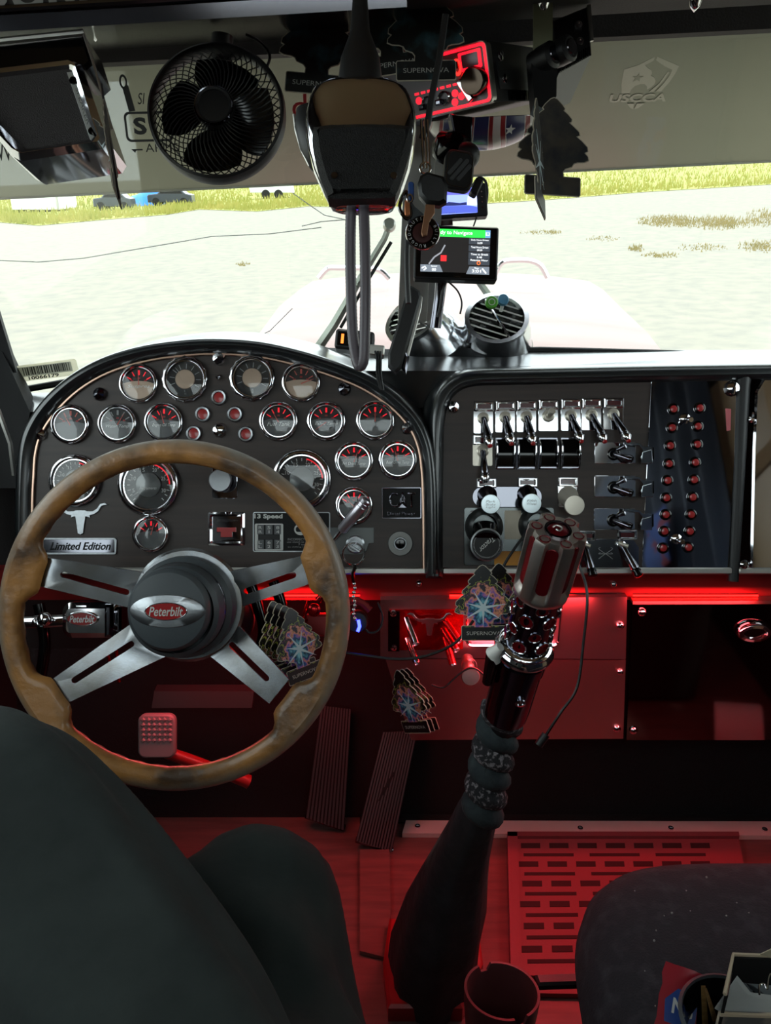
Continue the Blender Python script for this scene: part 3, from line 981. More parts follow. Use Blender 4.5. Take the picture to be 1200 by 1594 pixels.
# faceted chrome studs
def stud(px, py, r, lb, m=chrome, grp='chrome studs on the dash'):
    solo('stud', G().lathe([(r, 0), (r, .004), (r * .8, .008), (0, .013)], 12), m, lb, 'stud', dloc(px, py), grp, sharp=15)
stud(341, 559, .0105, 'chrome cone stud at the top between the bronze-capped gauges')
stud(342, 670, .0115, 'chrome cone stud among the red lamps above the wheel')
stud(156, 614, .0105, 'dark capped stud left of the upper gauge arc', chrome_dark)
stud(536, 606, .0105, 'dark capped stud right of the plain bronze gauge', chrome_dark)
stud(64, 676, .010, 'chrome stud at the left edge of the gauge panel')
stud(633, 667, .0095, 'chrome cone stud at the right edge of the gauge panel')
stud(706, 634, .0095, 'chrome cone stud in the upper left of the switch panel')
stud(1138, 605, .0125, 'big faceted chrome stud at the top of the polished plate')
stud(341, 588, .0045, 'tiny chrome stud below the topmost cone stud')
# chrome button on two plates
t = thing('push_knob', 'chrome push knob on a small chrome plate seen through the top of the wheel', 'knob', dloc(350, 750))
part('plate', G().prism(rrect(.039, .052, .004), 0, .002, .0006), mirror, t)
part('stem', G().lathe([(.011, .002), (.009, .012), (.010, .02)], 20), chrome, t)
part('knob', G().lathe([(.013, .018), (.0175, .021), (.0175, .028), (.016, .030), (0, .0302)], 32, Matrix.Translation((-.002, .001, 0))), steel, t)
# longhorn emblem
def longhorn(g, s, z0, z1):
    half = [(0, .55), (.25, .55), (.33, .50), (.62, .50), (.82, .62), (.98, .86), (1.2, .92), (1.38, .82), (1.2, .80), (1.05, .74), (.9, .48), (.70, .34), (.46, .28), (.48, .16), (.36, .20), (.26, .22), (.20, -.15), (.14, -.62), (0, -.68)]
    pl = [(x * s, y * s) for x, y in half] + [(-x * s, y * s) for x, y in half[::-1][1:-1]]
    return g.prism(pl[::-1], z0, z1, .0005)
solo('longhorn_badge', longhorn(G(), .031, 0, .003), steel, 'silver longhorn skull badge left of the small gauge below the speedometer', 'badge', dloc(126, 811))
# limited edition plate
t = thing('name_badge', 'silver badge lettered Limited Edition at the lower left of the gauge panel', 'badge', dloc(124, 850))
part('plate', G().prism(rrect(.116, .026, .004), 0, .002, .0006), chrome_dark, t)
part('rim', G().ring(rrect(.116, .026, .004), rrect(.110, .020, .002), .002, .0032, .0004), steel, t)
text(t, 'lettering', 'Limited Edition', .002, 0, .0021, .094, .012, black_matte, shear=.3, ext=.0006, bold=.02)
g = G().box(D(100, 876, .002), (.026, .005, .003), .001); solo('indicator_light', G().box((0, 0, 0), (.026, .006, .003), .001), alum, 'small silver light bar at the foot of the gauge panel by the left spoke', 'light', dloc(103, 878, .002))
# square switch with script
t = thing('square_switch', 'square chrome rimmed switch with script and a red window', 'switch', dloc(353, 823))
part('frame', G().ring(rrect(.057, .052, .002, 1), rrect(.044, .039, .001, 1), 0, .006, .003), chrome, t)
part('face', G().prism(rrect(.045, .040, .001, 1), 0, .0015), mirror, t)
part('red_window', G().prism([(-.015, .002), (.015, .002), (.015, -.005), (.009, -.005), (.009, -.013), (-.009, -.013), (-.009, -.005), (-.015, -.005)][::-1], .0015, .003, .0004), lens_red, t)
text(t, 'lettering', 'Turnsignalen', 0, .013, .0018, .036, .006, dial_black, shear=.35)
# shift pattern plate
plate_black = mat('plate_black', (17, 17, 18), .55, spec=.25)
t = thing('shift_plate', 'black plate lettered 13 Speed with the shift pattern', 'plate', dloc(454, 828))
part('plate', G().prism(rrect(.120, .062, .003), 0, .0015, .0004), plate_black, t)
part('rim', G().ring(rrect(.120, .062, .003), rrect(.117, .059, .002), .0015, .0021), steel, t)
text(t, 'lettering', '13 Speed', -.036, .0235, .0018, .044, .009, white_mark, bold=.035)
part('pattern_frame', G().ring([(x - .035, y - .008) for x, y in rrect(.044, .042, .002, 2)], [(x - .035, y - .008) for x, y in rrect(.040, .038, .001, 2)], .0016, .0021), white_mark, t)
for i in range(3):
    for j in range(2):
        part('pattern_cell', G().box((-.0485 + i * .0135, .0035 - j * .023, .0018), (.0105, .0145, .0006)), mat('pattern_grey', (88, 90, 92), .5) if 'pattern_grey' not in MATS else MATS['pattern_grey'], t)
        text(t, 'figure', (('R\nR', '5\n1', '8\n4'), ('L\nL', '6\n2', '7\n3'))[j][i], -.0485 + i * .0135, .0035 - j * .023, .0023, .005, .011, white_mark)
for sx in (-1, 1): part('pattern_bar', G().box((-.035 + sx * .0185, -.008, .0019), (.003, .040, .0004)), white_mark, t)
part('pattern_gap', G().box((-.035, -.008, .0020), (.030, .007, .0004)), dial_black, t)
part('loop_print', G().ring([(x + .014, y + .004) for x, y in circ(.010, 24, ry=.009)], [(x + .0125, y + .004) for x, y in rrect(.012, .008, .003, 5)], .0016, .002), white_mark, t)
text(t, 'lettering', 'INCORRECT ALL', .012, -.0115, .0017, .036, .0035, grey_mark)
text(t, 'lettering', 'use clutch to start', .012, -.0155, .0017, .038, .0026, grey_mark)
text(t, 'lettering', 'on shifting to low', .012, -.0235, .0017, .036, .0026, grey_mark)
text(t, 'lettering', '7 to 8', .018, -.0195, .0017, .015, .003, grey_mark)
# engine badge
t = thing('engine_badge', 'square black badge lettered CAT Diesel Power', 'badge', dloc(625, 783))
part('plate', G().prism(rrect(.062, .049, .002, 2), 0, .002, .0005), plate_black, t)
part('rim', G().ring(rrect(.062, .049, .002, 2), rrect(.058, .045, .001, 2), .002, .0034, .0005), chrome_dark, t)
text(t, 'lettering', 'CAT', .001, .005, .002, .041, .024, chrome_dark, ext=.0018, bold=.012)
part('triangle', G().prism([(-.006, -.0075), (.008, -.0075), (.001, -.001)], .002, .0032, .0003), chrome_dark, t)
text(t, 'lettering', 'Diesel Power', 0, -.0165, .002, .044, .006, chrome_dark, ext=.0012, bold=.02)
# ignition lock
t = thing('ignition_lock', 'ignition lock in a grey cut steel plate with the key in it', 'lock', dloc(552, 845))
part('plate', G().prism([(-.045, .024), (.030, .024), (.030, 0), (.022, -.001), (.019, -.012), (.010, -.018), (-.045, -.018)][::-1], 0, .002, .0005), mat('lock_plate', (92, 94, 94), .4, .7), t)
part('barrel', G().lathe([(.0145, .002), (.0145, .006), (.012, .008), (.0095, .008), (.009, .006), (.007, .006), (.0065, .009), (0, .009)], 28, Matrix.Translation((.001, -.002, 0))), steel, t)
kg = G().box((0, 0, 0), (.002, .010, .014), .0004, Matrix.Translation((.001, -.002, .015)) @ Matrix.Rotation(-.7, 4, 'Z'))
kg.prism(rrect(.016, .002, .0005, 1), .018, .040, 0, Matrix.Translation((.002, -.008, -.008)) @ Matrix.Rotation(-.6, 4, 'Z'))
part('key', kg, steel, t)
t = thing('key_ring', 'steel split ring hanging from the ignition key with a beaded chain below', 'ring', dloc(551, 861, .02))
part('ring', G().tube([(.0165 * math.cos(a), .0165 * math.sin(a), 0) for a in [2 * PI * k / 28 for k in range(28)]], .0013, 6, closed=True), chrome, t)
part('clip', G().tube([(0, -.015, .001), (.002, -.022, .002), (-.001, -.030, .002), (0, -.044, .002)], .003, 6), black_gloss, t)
for k in range(9): part('bead', G().sphere((0, 0, 0), .0034, 8, 6, Matrix.Translation((.001 + .0012 * math.sin(k * 1.7), -.046 - k * .0066, .002))), chrome, t)
# dark round knob
t = thing('dimmer_knob', 'round grey steel disc knob at the lower right of the gauge panel', 'knob', dloc(623, 846))
part('disc', G().lathe([(.0195, 0), (.0195, .002), (.0185, .003), (.010, .003)], 36), mat('knob_grey', (104, 104, 102), .35, .8), t)
part('rim', G().lathe([(.0105, .003), (.0095, .0055), (.0085, .0055), (.0075, .004)], 28), steel, t)
part('centre', G().lathe([(.0082, .003), (.007, .006), (0, .007)], 24), black_gloss, t)
# silver lever
t = thing('trailer_brake_lever', 'silver cylindrical lever sticking out from behind the wheel rim', 'lever', dloc(532, 826, .02))
ld = Vector((.040, .048, .016))
part('rod', G().tube([(-.012, -.014, -.02), (.004, .005, .0)], .0035, 10), chrome, t)
part('grip', G().tube([Vector((.0, .0, .0)) + ld * k for k in (0, .05, .78, .79, .83, .84, .88, .89, .97, 1.0)], [.006, .0085, .009, .0083, .0083, .009, .009, .0083, .009, .007], 20), mat('satin_silver', (205, 200, 208), .28, .9), t)
# ------------------------------------------------------------ the switch panel
plate_m = mat('smoked_plate', (150, 154, 158), 0.12, 1.0)
nick = mat('polished_nickel', (214, 206, 192), 0.32, .55)
SLOT = ('leftmost', 'second from the left', 'third from the left', 'middle', 'third from the right', 'second from the right', 'rightmost')
def mk_light(M, label, group, m=None):
    if 'ilight' not in MESH:
        MESH['ilight'] = (G().ring(rrect(.031, .0155, .001, 1), rrect(.021, .0065, .0005, 1), 0, .004, .0018).mesh('frame', 20), G().box((0, 0, .0012), (.0225, .008, .0022), .0004).mesh('lens'))
    t = thing('indicator_light', label, 'light', M, group)
    link('frame', MESH['ilight'][0], chrome, t)
    link('lens', MESH['ilight'][1], m or lens_dark, t)
    return t
def lever(g, p0, p1, r0=.0055, r1=.0085):
    p0, p1 = Vector(p0), Vector(p1)
    return g.tube([p0.lerp(p1, k) for k in (0, .06, .35, .9, 1)], [r0 * .8, r0, r0 * .95, r1, r1 * .8], 14)
def mk_toggle(px, py, label, group, tip=(.003, -.034, .026), jewel=True, stub=False, w=.031, h=.036, pm=None):
    t = thing('toggle_switch', label, 'switch', dloc(px, py), group)
    link('plate', once(('tp', w, h), lambda: G().prism(rrect(w, h, .0025, 3), 0, .0018, .0005).mesh('plate')), pm or plate_m, t)
    cy = h * .16
    link('nut', once('tnut', lambda: G().lathe([(.0095, .0015), (.0095, .003), (.0078, .004), (.0074, .006), (.005, .0065), (.004, .006), (0, .006)], 20).mesh('nut')), nick if not stub else chrome, t, Matrix.Translation((0, cy, 0)))
    p0 = Vector((0, cy, .005)); p1 = Vector(tip) + Vector((0, 0, 0))
    if stub:
        part('lever', lever(G(), p0, (0.002, cy + .006, .024), .0045, .0055), nick, t)
        return t
    d = (p1 - p0)
    q1 = p0 + d * .8
    lv = part('lever', lever(G(), p0, q1, .0048, .0068), chrome_dark, t)
    T = axis_frame(q1, d, (0, 1, 0))
    tp = part('tip', G().lathe([(.0062, 0), (.0078, .001), (.0078, .003), (.0066, .0036), (.0066, .005), (.0078, .0056), (.0078, .008), (.004, .0135), (0, .0135)], 18, T), chrome, t)
    if jewel: part('jewel', G().lathe([(.0042, .0128), (.0036, .0158), (0, .018)], 10, T), lens_red, t)
    return t
xs = (753, 787, 820, 854, 889, 921, 955)
ys = (633, 632, 631.5, 630, 629, 628, 627.5)
for k, (x, y) in enumerate(zip(xs, ys)):
    mk_light(dloc(x, y), 'indicator light, %s of the seven along the top of the switch panel' % SLOT[k], 'indicator lights along the top of the switch panel')
tips = [(.006, -.036, .03), (.005, -.033, .026), (.005, -.033, .026), None, (.009, -.032, .026), (.012, -.034, .028), (.014, -.034, .028)]
for k, x in enumerate(xs):
    mk_toggle(x - 1, (657, 655.5, 655, 653.5, 653, 652, 651)[k], ('chrome jewel-tipped toggle switch, %s of the seven in the top row' % SLOT[k]) if k != 3 else 'toggle switch pointing straight out, middle of the seven in the top row', 'toggle switches in the top row', tips[k] or (0, 0, 0), stub=(k == 3), pm=(chrome if k in (0, 5) else plate_m))
mk_light(dloc(751, 685), 'pale indicator light half hidden under the leftmost toggle lever', 'indicator lights beside the toggles', lens_dark)
mk_toggle(751, 708, 'chrome toggle switch alone in the second row, left of the rocker switches', None, (.001, -.040, .026), jewel=False, pm=nick, h=.035)
# rocker switches with side guards
for k, x in enumerate((786, 819, 852.5, 886.5)):
    t = thing('rocker_switch', 'black rocker switch between chrome guards, %s of the four' % ('leftmost', 'second from the left', 'second from the right', 'rightmost')[k], 'switch', dloc(x, 705.5), 'rocker switches')
    if 'rk' not in MESH:
        fr = G().ring(rrect(.031, .050, .001, 1), rrect(.024, .040, .0005, 1), 0, .004, .0015)
        gl_ = G()
        pr = [(-.024, 0), (.022, 0), (.012, .010), (-.008, .011), (-.022, .006)]
        gl_.prism(pr, -.0012, .0012, .0003, Matrix.Translation((0, 0, .003)) @ Matrix.Rotation(PI / 2, 4, 'Z') @ Matrix.Rotation(PI / 2, 4, 'X'), both=True)
        rk = G().loft([[(x_, y_, z_) for x_ in (-.0115,) for y_, z_ in ((-.0195, .001), (-.0195, .006), (-.004, .003), (.004, .0035), (.0195, .009), (.0195, .001))], [(.0115, y_, z_) for y_, z_ in ((-.0195, .001), (-.0195, .006), (-.004, .003), (.004, .0035), (.0195, .009), (.0195, .001))]])
        MESH['rk'] = (fr.mesh('frame', 20), gl_.mesh('guard'), rk.mesh('rocker', 20))
    link('frame', MESH['rk'][0], chrome_dark, t); [link('guard', MESH['rk'][1], chrome, t, Matrix.Translation((s * .0135, 0, 0))) for s in (-1, 1)]; link('rocker', MESH['rk'][2], black_gloss, t)
for x, y, lb in ((757, 752, 'left'), (821, 751, 'right')): mk_light(dloc(x, y), 'red windowed indicator light above the %s silver button of the oblong plate' % lb, 'indicator lights over the pull buttons')
mk_light(dloc(884, 750), 'red windowed indicator light above the single pull button on a square plate', 'indicator lights over the pull buttons')
# oblong plate with two silver buttons
t = thing('button_plate', 'oblong dark steel plate behind the two silver buttons', 'plate', dloc(789, 773.5))
part('plate', G().prism(rrect(.108, .032, .0155, 8), 0, .002, .0006), chrome_dark, t)
def pull(px, py, off, r, label, group, cap=None, stem=chrome_dark, h=.030, script=None):
    t = thing('pull_button', label, 'button', dloc(px, py, .002), group)
    o = Vector(off)
    part('stem', G().tube([(0, 0, 0), (0, 0, .004), o * .55 + Vector((0, 0, h * .55)), o + Vector((0, 0, h * .98))], [r * 1.05, r * .95, r * .6, r * .7], 24), stem, t)
    T = Matrix.Translation(o + Vector((0, 0, h)))
    part('cap', G().lathe([(r * .7, -.003), (r * .97, -.001), (r, .002), (r * .95, .0045), (0, .005)], 36, T), cap or steel, t)
    if script:
        for i, s in enumerate(script): text(t, 'lettering', s, 0, .004 - .0045 * i, .0052, r * 1.0, r * .26, grey_mark if script else None, shear=.3, M=T)
    return t
btn = mat('silver_button', (205, 216, 220), .3, .85)
pull(758, 771, (.001, -.014, 0), .0148, 'round silver pull button at the left end of the oblong plate', 'silver pull buttons', btn, script=('Park', 'Brake', 'Light'))
pull(820, 770, (.001, -.014, 0), .0150, 'round silver pull button at the right end of the oblong plate', 'silver pull buttons', btn, script=('Fifth', 'Wheel'))
t = thing('switch_plate', 'square polished plate behind the single round pull button', 'plate', dloc(883, 772))
part('plate', G().prism(rrect(.030, .034, .002, 3), 0, .002, .0005), chrome, t)
pull(884, 773, (.002, -.014, 0), .0155, 'round nickel pull button on the square plate right of the two silver ones', 'silver pull buttons', nick, nick)
# big brake valve plate and knobs
t = thing('valve_plate', 'large grey steel plate behind the two big round knobs', 'plate', dloc(792, 835))
part('plate', G().prism(rrect(.140, .090, .004), 0, .002, .0006), mat('valve_steel', (96, 100, 100), .22, 1.0), t)
for x, y in ((-.057, .036), (.051, .037)): part('screw', G().lathe([(.0045, .002), (.0042, .0035), (.002, .004), (.002, .0028), (0, .0028)], 16, Matrix.Translation((x, y, 0))), steel, t)
part('warning_label', G().prism(rrect(.050, .022, .001, 1, .002, -.034), .002, .0024), mat('amber_label', (208, 140, 40), .5), t)
part('label_band', G().prism(rrect(.026, .045, .001, 1, .006, .018), .002, .0024), mat('buff_label', (140, 132, 118), .35, .5), t)
knob_black = mat('knob_black', (34, 36, 36), .3)
for px, py, ox, lb in ((753, 820, .001, 'left'), (836, 818, .004, 'right')):
    t = thing('brake_valve_knob', 'large round black knob with script in a silver ring, %s of the two' % lb, 'knob', dloc(px, py, .002), 'brake valve knobs')
    o = Vector((ox - .002, -.026, .036))
    part('boot', G().lathe([(.030, 0), (.029, .006), (.024, .014), (.019, .018)], 36), knob_black, t)
    part('neck', G().tube([(0, 0, .012), o * .6, o], [.019, .019, .023], 28), black_gloss, t)
    T = Matrix.Translation(o)
    part('head', G().lathe([(.021, -.004), (.0245, 0), (.0250, .005), (.0235, .0075)], 40, T), knob_black, t)
    part('ring', G().lathe([(.0250, .005), (.0246, .008), (.0225, .0085), (.0218, .0065)], 40, T), steel, t)
    part('face', G().lathe([(.0222, .0068), (0, .0072)], 40, T), dial_black, t)
    text(t, 'lettering', 'Tractor' if lb == 'left' else 'Trailer', 0, 0, .0076, .028, .008, white_mark, shear=.35, M=T @ Matrix.Rotation(math.radians(-137 if lb == 'left' else 0), 4, 'Z'))
    g = G(); arc_marks(g, 0, 356, 60, .0185, .0205, .0008, z=.0075); part('rim_print', g, grey_mark, t, T, kind='stuff')
# three guarded toggles
for k, (x, y) in enumerate(((957, 705), (957, 757), (956, 808))):
    t = thing('guarded_switch', 'chrome toggle with a hinged guard on an oblong plate, %s of the three' % ('topmost', 'middle', 'lowest')[k], 'switch', dloc(x, y), 'guarded toggles')
    if k == 0: G3 = None
    link('plate', once('gplate', lambda: G().prism(rrect(.064, .033, .002, 3), 0, .0018, .0005).mesh('plate')), chrome if k == 0 else nick, t)
    link('nut', once('gnut', lambda: G().lathe([(.010, .0015), (.010, .0025), (.0075, .0035), (.006, .0032), (0, .0032)], 20, Matrix.Translation((-.002, -.002, 0))).mesh('nut')), black_gloss, t)
    def lev():
        g = G(); lever(g, (-.002, -.002, .003), (.021, -.012, .020), .0042, .0062); return g.mesh('lever')
    link('lever', once('glev', lev), chrome_dark, t)
    link('post', once('gpost', lambda: lever(G(), (.002, .004, .002), (.014, .010, .010), .003, .0045).mesh('post')), chrome_dark, t)
    def grd():
        g = G()
        pr = [(.010, .016), (.034, .014), (.040, .009), (.056, .008), (.057, -.010), (.052, -.017), (.038, -.017), (.036, -.008), (.040, .002), (.034, .010), (.010, .012)]
        g.prism(pr[::-1], .012, .0145, .0005)
        g.prism([(.054, .008), (.057, .008), (.057, -.012), (.054, -.012)][::-1], 0, .0145)
        g.prism([(.036, -.017), (.054, -.017), (.052, .004), (.038, .0)][::-1], .0146, .0162, .0005)
        return g.mesh('guard')
    link('guard', once('ggrd', grd), plate_m, t)
# lower plate with two long toggles
t = thing('ornament_plate', 'chrome plate with a scroll ornament behind the two long toggles', 'plate', dloc(942, 862))
part('plate', G().prism([(-.048, -.024), (.052, -.024), (.052, .010), (.044, .021), (.024, .023), (-.020, .023), (-.034, .021), (-.048, .018)], 0, .0018, .0005), plate_m, t)
for s in (-1, 1):
    for k in range(3):
        part('scroll', G().tube(smooth_path([(0, 0, .002), (s * .006, .004 - k * .004, .002), (s * .011, .008 - k * .008, .002), (s * .008, .010 - k * .008, .002)], 4), .0005, 5), grey_mark, t)
for x, y, lb in ((911, 834, 'left'), (976, 832.5, 'right')): mk_light(dloc(x, y), 'pale framed indicator light above the %s long toggle at the foot of the panel' % lb, 'indicator lights over the long toggles')
for k, (x, y, tx) in enumerate(((908, 848, .006), (966, 848, .016))):
    t = thing('long_toggle', 'long black toggle lever at the foot of the switch panel, %s one' % ('left', 'right')[k], 'switch', dloc(x, y, .002), 'long toggles')
    part('nut', G().lathe([(.007, 0), (.007, .003), (.004, .005), (0, .005)], 16), chrome, t)
    part('cross_pin', G().tube([(-.006, .003, .007), (.008, -.002, .010)], .0032, 10), nick, t)
    p0, p1 = Vector((0, 0, .005)), Vector((tx, -.038, .024))
    part('lever', lever(G(), p0, p1, .0045, .0068), chrome_dark, t)
    T = axis_frame(p1, p1 - p0, (0, 1, 0))
    part('tip', G().lathe([(.0068, -.002), (.0074, 0), (.0074, .003), (.0066, .0036), (.0066, .005), (.0074, .0056), (.0074, .009), (.004, .011), (0, .011)], 18, T), black_gloss, t)
# red lamps on the steel plate
col1 = [(1047, 637), (1045, 666), (1042, 694), (1040, 722), (1038, 748), (1036, 775), (1035, 801), (1033, 827), (1031, 853)]
col2 = [(1088, 635.5), (1085, 664), (1084, 692), (1081, 720), (1079, 747), (1077, 774), (1074.5, 801), (1072.5, 827), (1070, 852)]
ORD = ('top', 'second', 'third', 'fourth', 'fifth', 'sixth', 'seventh', 'eighth', 'lowest')
for cn, cl in (('left', col1), ('right', col2)):
    for k, (x, y) in enumerate(cl):
        t = thing('pilot_lamp', 'small red lamp on the steel plate, %s in the %s column' % (ORD[k] + (' from the top' if 0 < k < 8 else ''), cn), 'lamp', dloc(x, y, .002), 'red pilot lamps on the steel plate')
        link('ring', once('pring', lambda: G().lathe([(.009, 0), (.0085, .003), (.0065, .0035), (.0058, .0015)], 20).mesh('ring')), black_gloss, t)
        link('lens', once('plens', lambda: G().lathe([(.0060, .001), (.0052, .004), (0, .005)], 16).mesh('lens')), lens_red if not (cn == 'right' and k == 8) else black_gloss, t)
for x, y, lb in ((1065, 652, 'top'), (1052, 839, 'bottom')):
    t = thing('mini_toggle', 'short chrome toggle among the red lamps at the %s of the steel plate' % lb, 'switch', dloc(x, y, .002), 'mini toggles on the steel plate')
    part('nut', G().lathe([(.008, 0), (.008, .0025), (.005, .004), (0, .004)], 12), chrome, t)
    part('lever', lever(G(), (0, 0, .003), (.002, -.004, .022), .003, .0045), chrome, t)
solo('warning_sticker', G().prism([(-.004, .017), (.005, .016), (.004, -.017), (-.002, -.018)][::-1], 0, .0005), mat('pink_sticker', (190, 90, 96), .5), 'narrow red sticker at the right edge of the steel plate', 'sticker', dloc(1132, 653, .002))
# ------------------------------------------------------------ steering wheel
WD = 1.075
k_ = WD / FPX
wheel = thing('steering_wheel', 'worn wooden rimmed steering wheel with four slotted steel spokes', 'steering wheel', at(272, 957, WD))
RIM = 0.2145
rim_wood = mat('worn_rim_wood', (172, 120, 64), 0.42, var=((78, 56, 38), (16, 16, 40), 0.42, 0.68), bump=(70, 0.5), coat=.25)
nt = rim_wood.node_tree
# grey worn-through outer edge of the rim: mixed in by a large noise
wn_ = nt.nodes.new('ShaderNodeTexNoise'); wn_.inputs['Scale'].default_value = 26; wn_.inputs['Detail'].default_value = 8
tcn = [n for n in nt.nodes if n.type == 'TEX_COORD'][0]
nt.links.new(tcn.outputs['Object'], wn_.inputs['Vector'])
ln = nt.nodes.new('ShaderNodeVectorMath'); ln.operation = 'LENGTH'
sepx = nt.nodes.new('ShaderNodeMapping'); sepx.inputs['Scale'].default_value = (1, 1, 0)
nt.links.new(tcn.outputs['Object'], sepx.inputs[0]); nt.links.new(sepx.outputs[0], ln.inputs[0])
mr = nt.nodes.new('ShaderNodeMapRange'); mr.inputs[1].default_value = RIM - .002; mr.inputs[2].default_value = RIM + .015
nt.links.new(ln.outputs['Value'], mr.inputs[0])
ad = nt.nodes.new('ShaderNodeMath'); ad.operation = 'MULTIPLY_ADD'; ad.inputs[1].default_value = 1.1; ad.inputs[2].default_value = -.62
nt.links.new(wn_.outputs[0], ad.inputs[0])
ad2 = nt.nodes.new('ShaderNodeMath'); ad2.operation = 'ADD'; ad2.use_clamp = True
nt.links.new(ad.outputs[0], ad2.inputs[0]); nt.links.new(mr.outputs[0], ad2.inputs[1])
mx = nt.nodes.new('ShaderNodeMix'); mx.data_type = 'RGBA'
bs = nt.nodes['Principled BSDF']; src = bs.inputs['Base Color'].links[0].from_socket
mul = nt.nodes.new('ShaderNodeMath'); mul.operation = 'MULTIPLY'; mul.inputs[1].default_value = .85
nt.links.new(ad2.outputs[0], mul.inputs[0]); nt.links.new(mul.outputs[0], mx.inputs[0])
nt.links.new(src, mx.inputs[6]); mx.inputs[7].default_value = rgb((140, 134, 124)); nt.links.new(mx.outputs[2], bs.inputs['Base Color'])
SPK = [(17.5, 205), (163.5, 206), (214.5, 205), (-37, 205)]
rings = []
N = 160
for i in range(N):
    a = 2 * PI * i / N
    lump = 0
    for d, _ in SPK:
        dd = abs((math.degrees(a) - d + 180) % 360 - 180)
        lump = max(lump, 1 / (1 + math.exp((dd - 9.5) / .9)))
    ring = []
    for j in range(14):
        b = 2 * PI * j / 14
        rr = .0160
        x = math.cos(b) * rr; z = math.sin(b) * rr * .95
        if x < 0: x *= 1 + 1.15 * lump; z *= 1 - .25 * lump
        x += .0009 * math.sin(a * 46) * (1 if math.sin(b) < -.2 else 0)
        ring.append(((RIM + x) * math.cos(a), (RIM + x) * math.sin(a), z))
    rings.append(ring)
part('rim', G().loft(rings, wrap=True), rim_wood, wheel)
spoke_m = mat('brushed_spoke', (176, 180, 186), 0.27, 1.0, var=((140, 138, 134), (24, 24, 24), .35, .7), bump=(500, .02))
HUBZ = -.045
hub = Vector((.0105, .010, HUBZ))
def wl(px, py): return Vector(((px - 272) * k_, (957 - py) * k_, 0))
def spoke(q, slot):
    """q: 4 outline corners in pixels (two at the hub end, two at the rim end); slot: its 2 ends"""
    h0, h1, r1, r0 = [Vector(p).to_2d() if False else Vector(((p[0] - 272) * k_, (957 - p[1]) * k_)) for p in q]
    outer = []
    n = 8
    for A, B in ((h0, r0), (r0, r1), (r1, h1), (h1, h0)):
        for i in range(n): outer.append(A.lerp(B, i / n))
    s0, s1 = [Vector(((p[0] - 272) * k_, (957 - p[1]) * k_)) for p in slot]
    ax = (s1 - s0).normalized(); nn = Vector((-ax.y, ax.x)); wv = .0042
    sgn = 1 if (h0 - h1).dot(nn) > 0 else -1
    inner = []
    def cap(c, d):
        return [c + (nn * sgn * math.cos(t) + d * math.sin(t)) * wv for t in [PI * i / n for i in range(n)]]
    a_, b_ = s0 + nn * sgn * wv, s1 + nn * sgn * wv
    inner += [a_.lerp(b_, i / n) for i in range(n)] + cap(s1, ax)
    a2, b2 = s1 - nn * sgn * wv, s0 - nn * sgn * wv
    inner += [a2.lerp(b2, i / n) for i in range(n)] + [s0 + (-nn * sgn * math.cos(t) - ax * math.sin(t)) * wv for t in [PI * i / n for i in range(n)]]
    def zz(p):
        f = min(max((p.length - .07) / .12, 0), 1)
        return HUBZ * .55 * (1 - f) - .004
    g = G()
    L = [[(p.x, p.y, zz(p) - .005) for p in outer], [(p.x, p.y, zz(p) - .0006) for p in outer], [(p.x, p.y, zz(p)) for p in [o.lerp(sum(outer, Vector((0, 0))) / len(outer), .012) for o in outer]],
         [(p.x, p.y, zz(p)) for p in inner], [(p.x, p.y, zz(p) - .005) for p in inner]]
    g.loft(L, wrap=True)
    return g
part('spoke', spoke([(322, 898), (352, 955), (492, 906), (487, 862)], [(379, 923), (455, 896)]), spoke_m, wheel)
part('spoke', spoke([(252, 900), (218, 958), (58, 913), (68, 868)], [(186, 925), (94, 896)]), spoke_m, wheel)
part('spoke', spoke([(212, 962), (262, 1022), (94, 1100), (68, 1066)], [(194, 1008), (112, 1061)]), spoke_m, wheel)
part('spoke', spoke([(356, 968), (312, 1022), (418, 1098), (449, 1060)], [(355, 1009), (412, 1059)]), spoke_m, wheel)
T = Matrix.Translation(hub + Vector((0, 0, 0)))
part('hub_plate', G().lathe([(.076, .012), (.077, .016), (.073, .020), (.05, .021), (0, .021)], 48, T), spoke_m, wheel)
part('hub', G().lathe([(.066, .018), (.067, .030), (.066, .050), (.060, .056), (.0585, .075), (.0575, .092), (.052, .098)], 56, T), grey_rubber, wheel)
HT = Matrix.Translation(hub + Vector((-.003, .003, .0)))
part('hub_ring', G().lathe([(.0595, .056), (.0605, .060), (.0595, .064)], 56, T), chrome_dark, wheel)
horn = part('horn_cap', G().lathe([(.052, .094), (.0515, .102), (.047, .108), (.03, .112), (0, .1135)], 56, HT), grey_rubber, wheel)
eye = [(.0465 * math.cos(a), .0205 * math.sin(a) * (1 - .12 * abs(math.cos(a)) ** 6)) for a in [2 * PI * i / 40 for i in range(40)]]
def dome(x, y): return .1135 - .0055 * ((x * x + y * y) / .047 ** 2) + .0008
g = G(); L = []
for f, dz in ((1.0, -.004), (1.0, .0006), (.96, .0014), (.5, .0014), (.02, .0014)):
    L.append([(x * f, y * f, dome(x * f, y * f) + dz) for x, y in eye])
g.loft(L, HT, cap0=False)
part('emblem_plate', g, steel, horn)
em = circ(.026, 40, ry=.0112)
part('emblem_rim', G().ring(em, offset(em, -.0012), .1140, .1172, .0004, HT), chrome, horn)
part('emblem', G().prism(em, .1135, .1164, 0, HT), red_paint, horn)
text(horn, 'lettering', 'Peterbilt', 0, 0, .1167, .042, .0115, alum, shear=.25, bold=.015, M=HT)
# column shroud behind the wheel
part('column', G().tube([hub + Vector((0, 0, .012)), hub + Vector((0, -.004, -.03)), hub + Vector((.004, -.02, -.10)), hub + Vector((.012, -.05, -.20))], [.052, .056, .050, .045], 28), black, wheel)
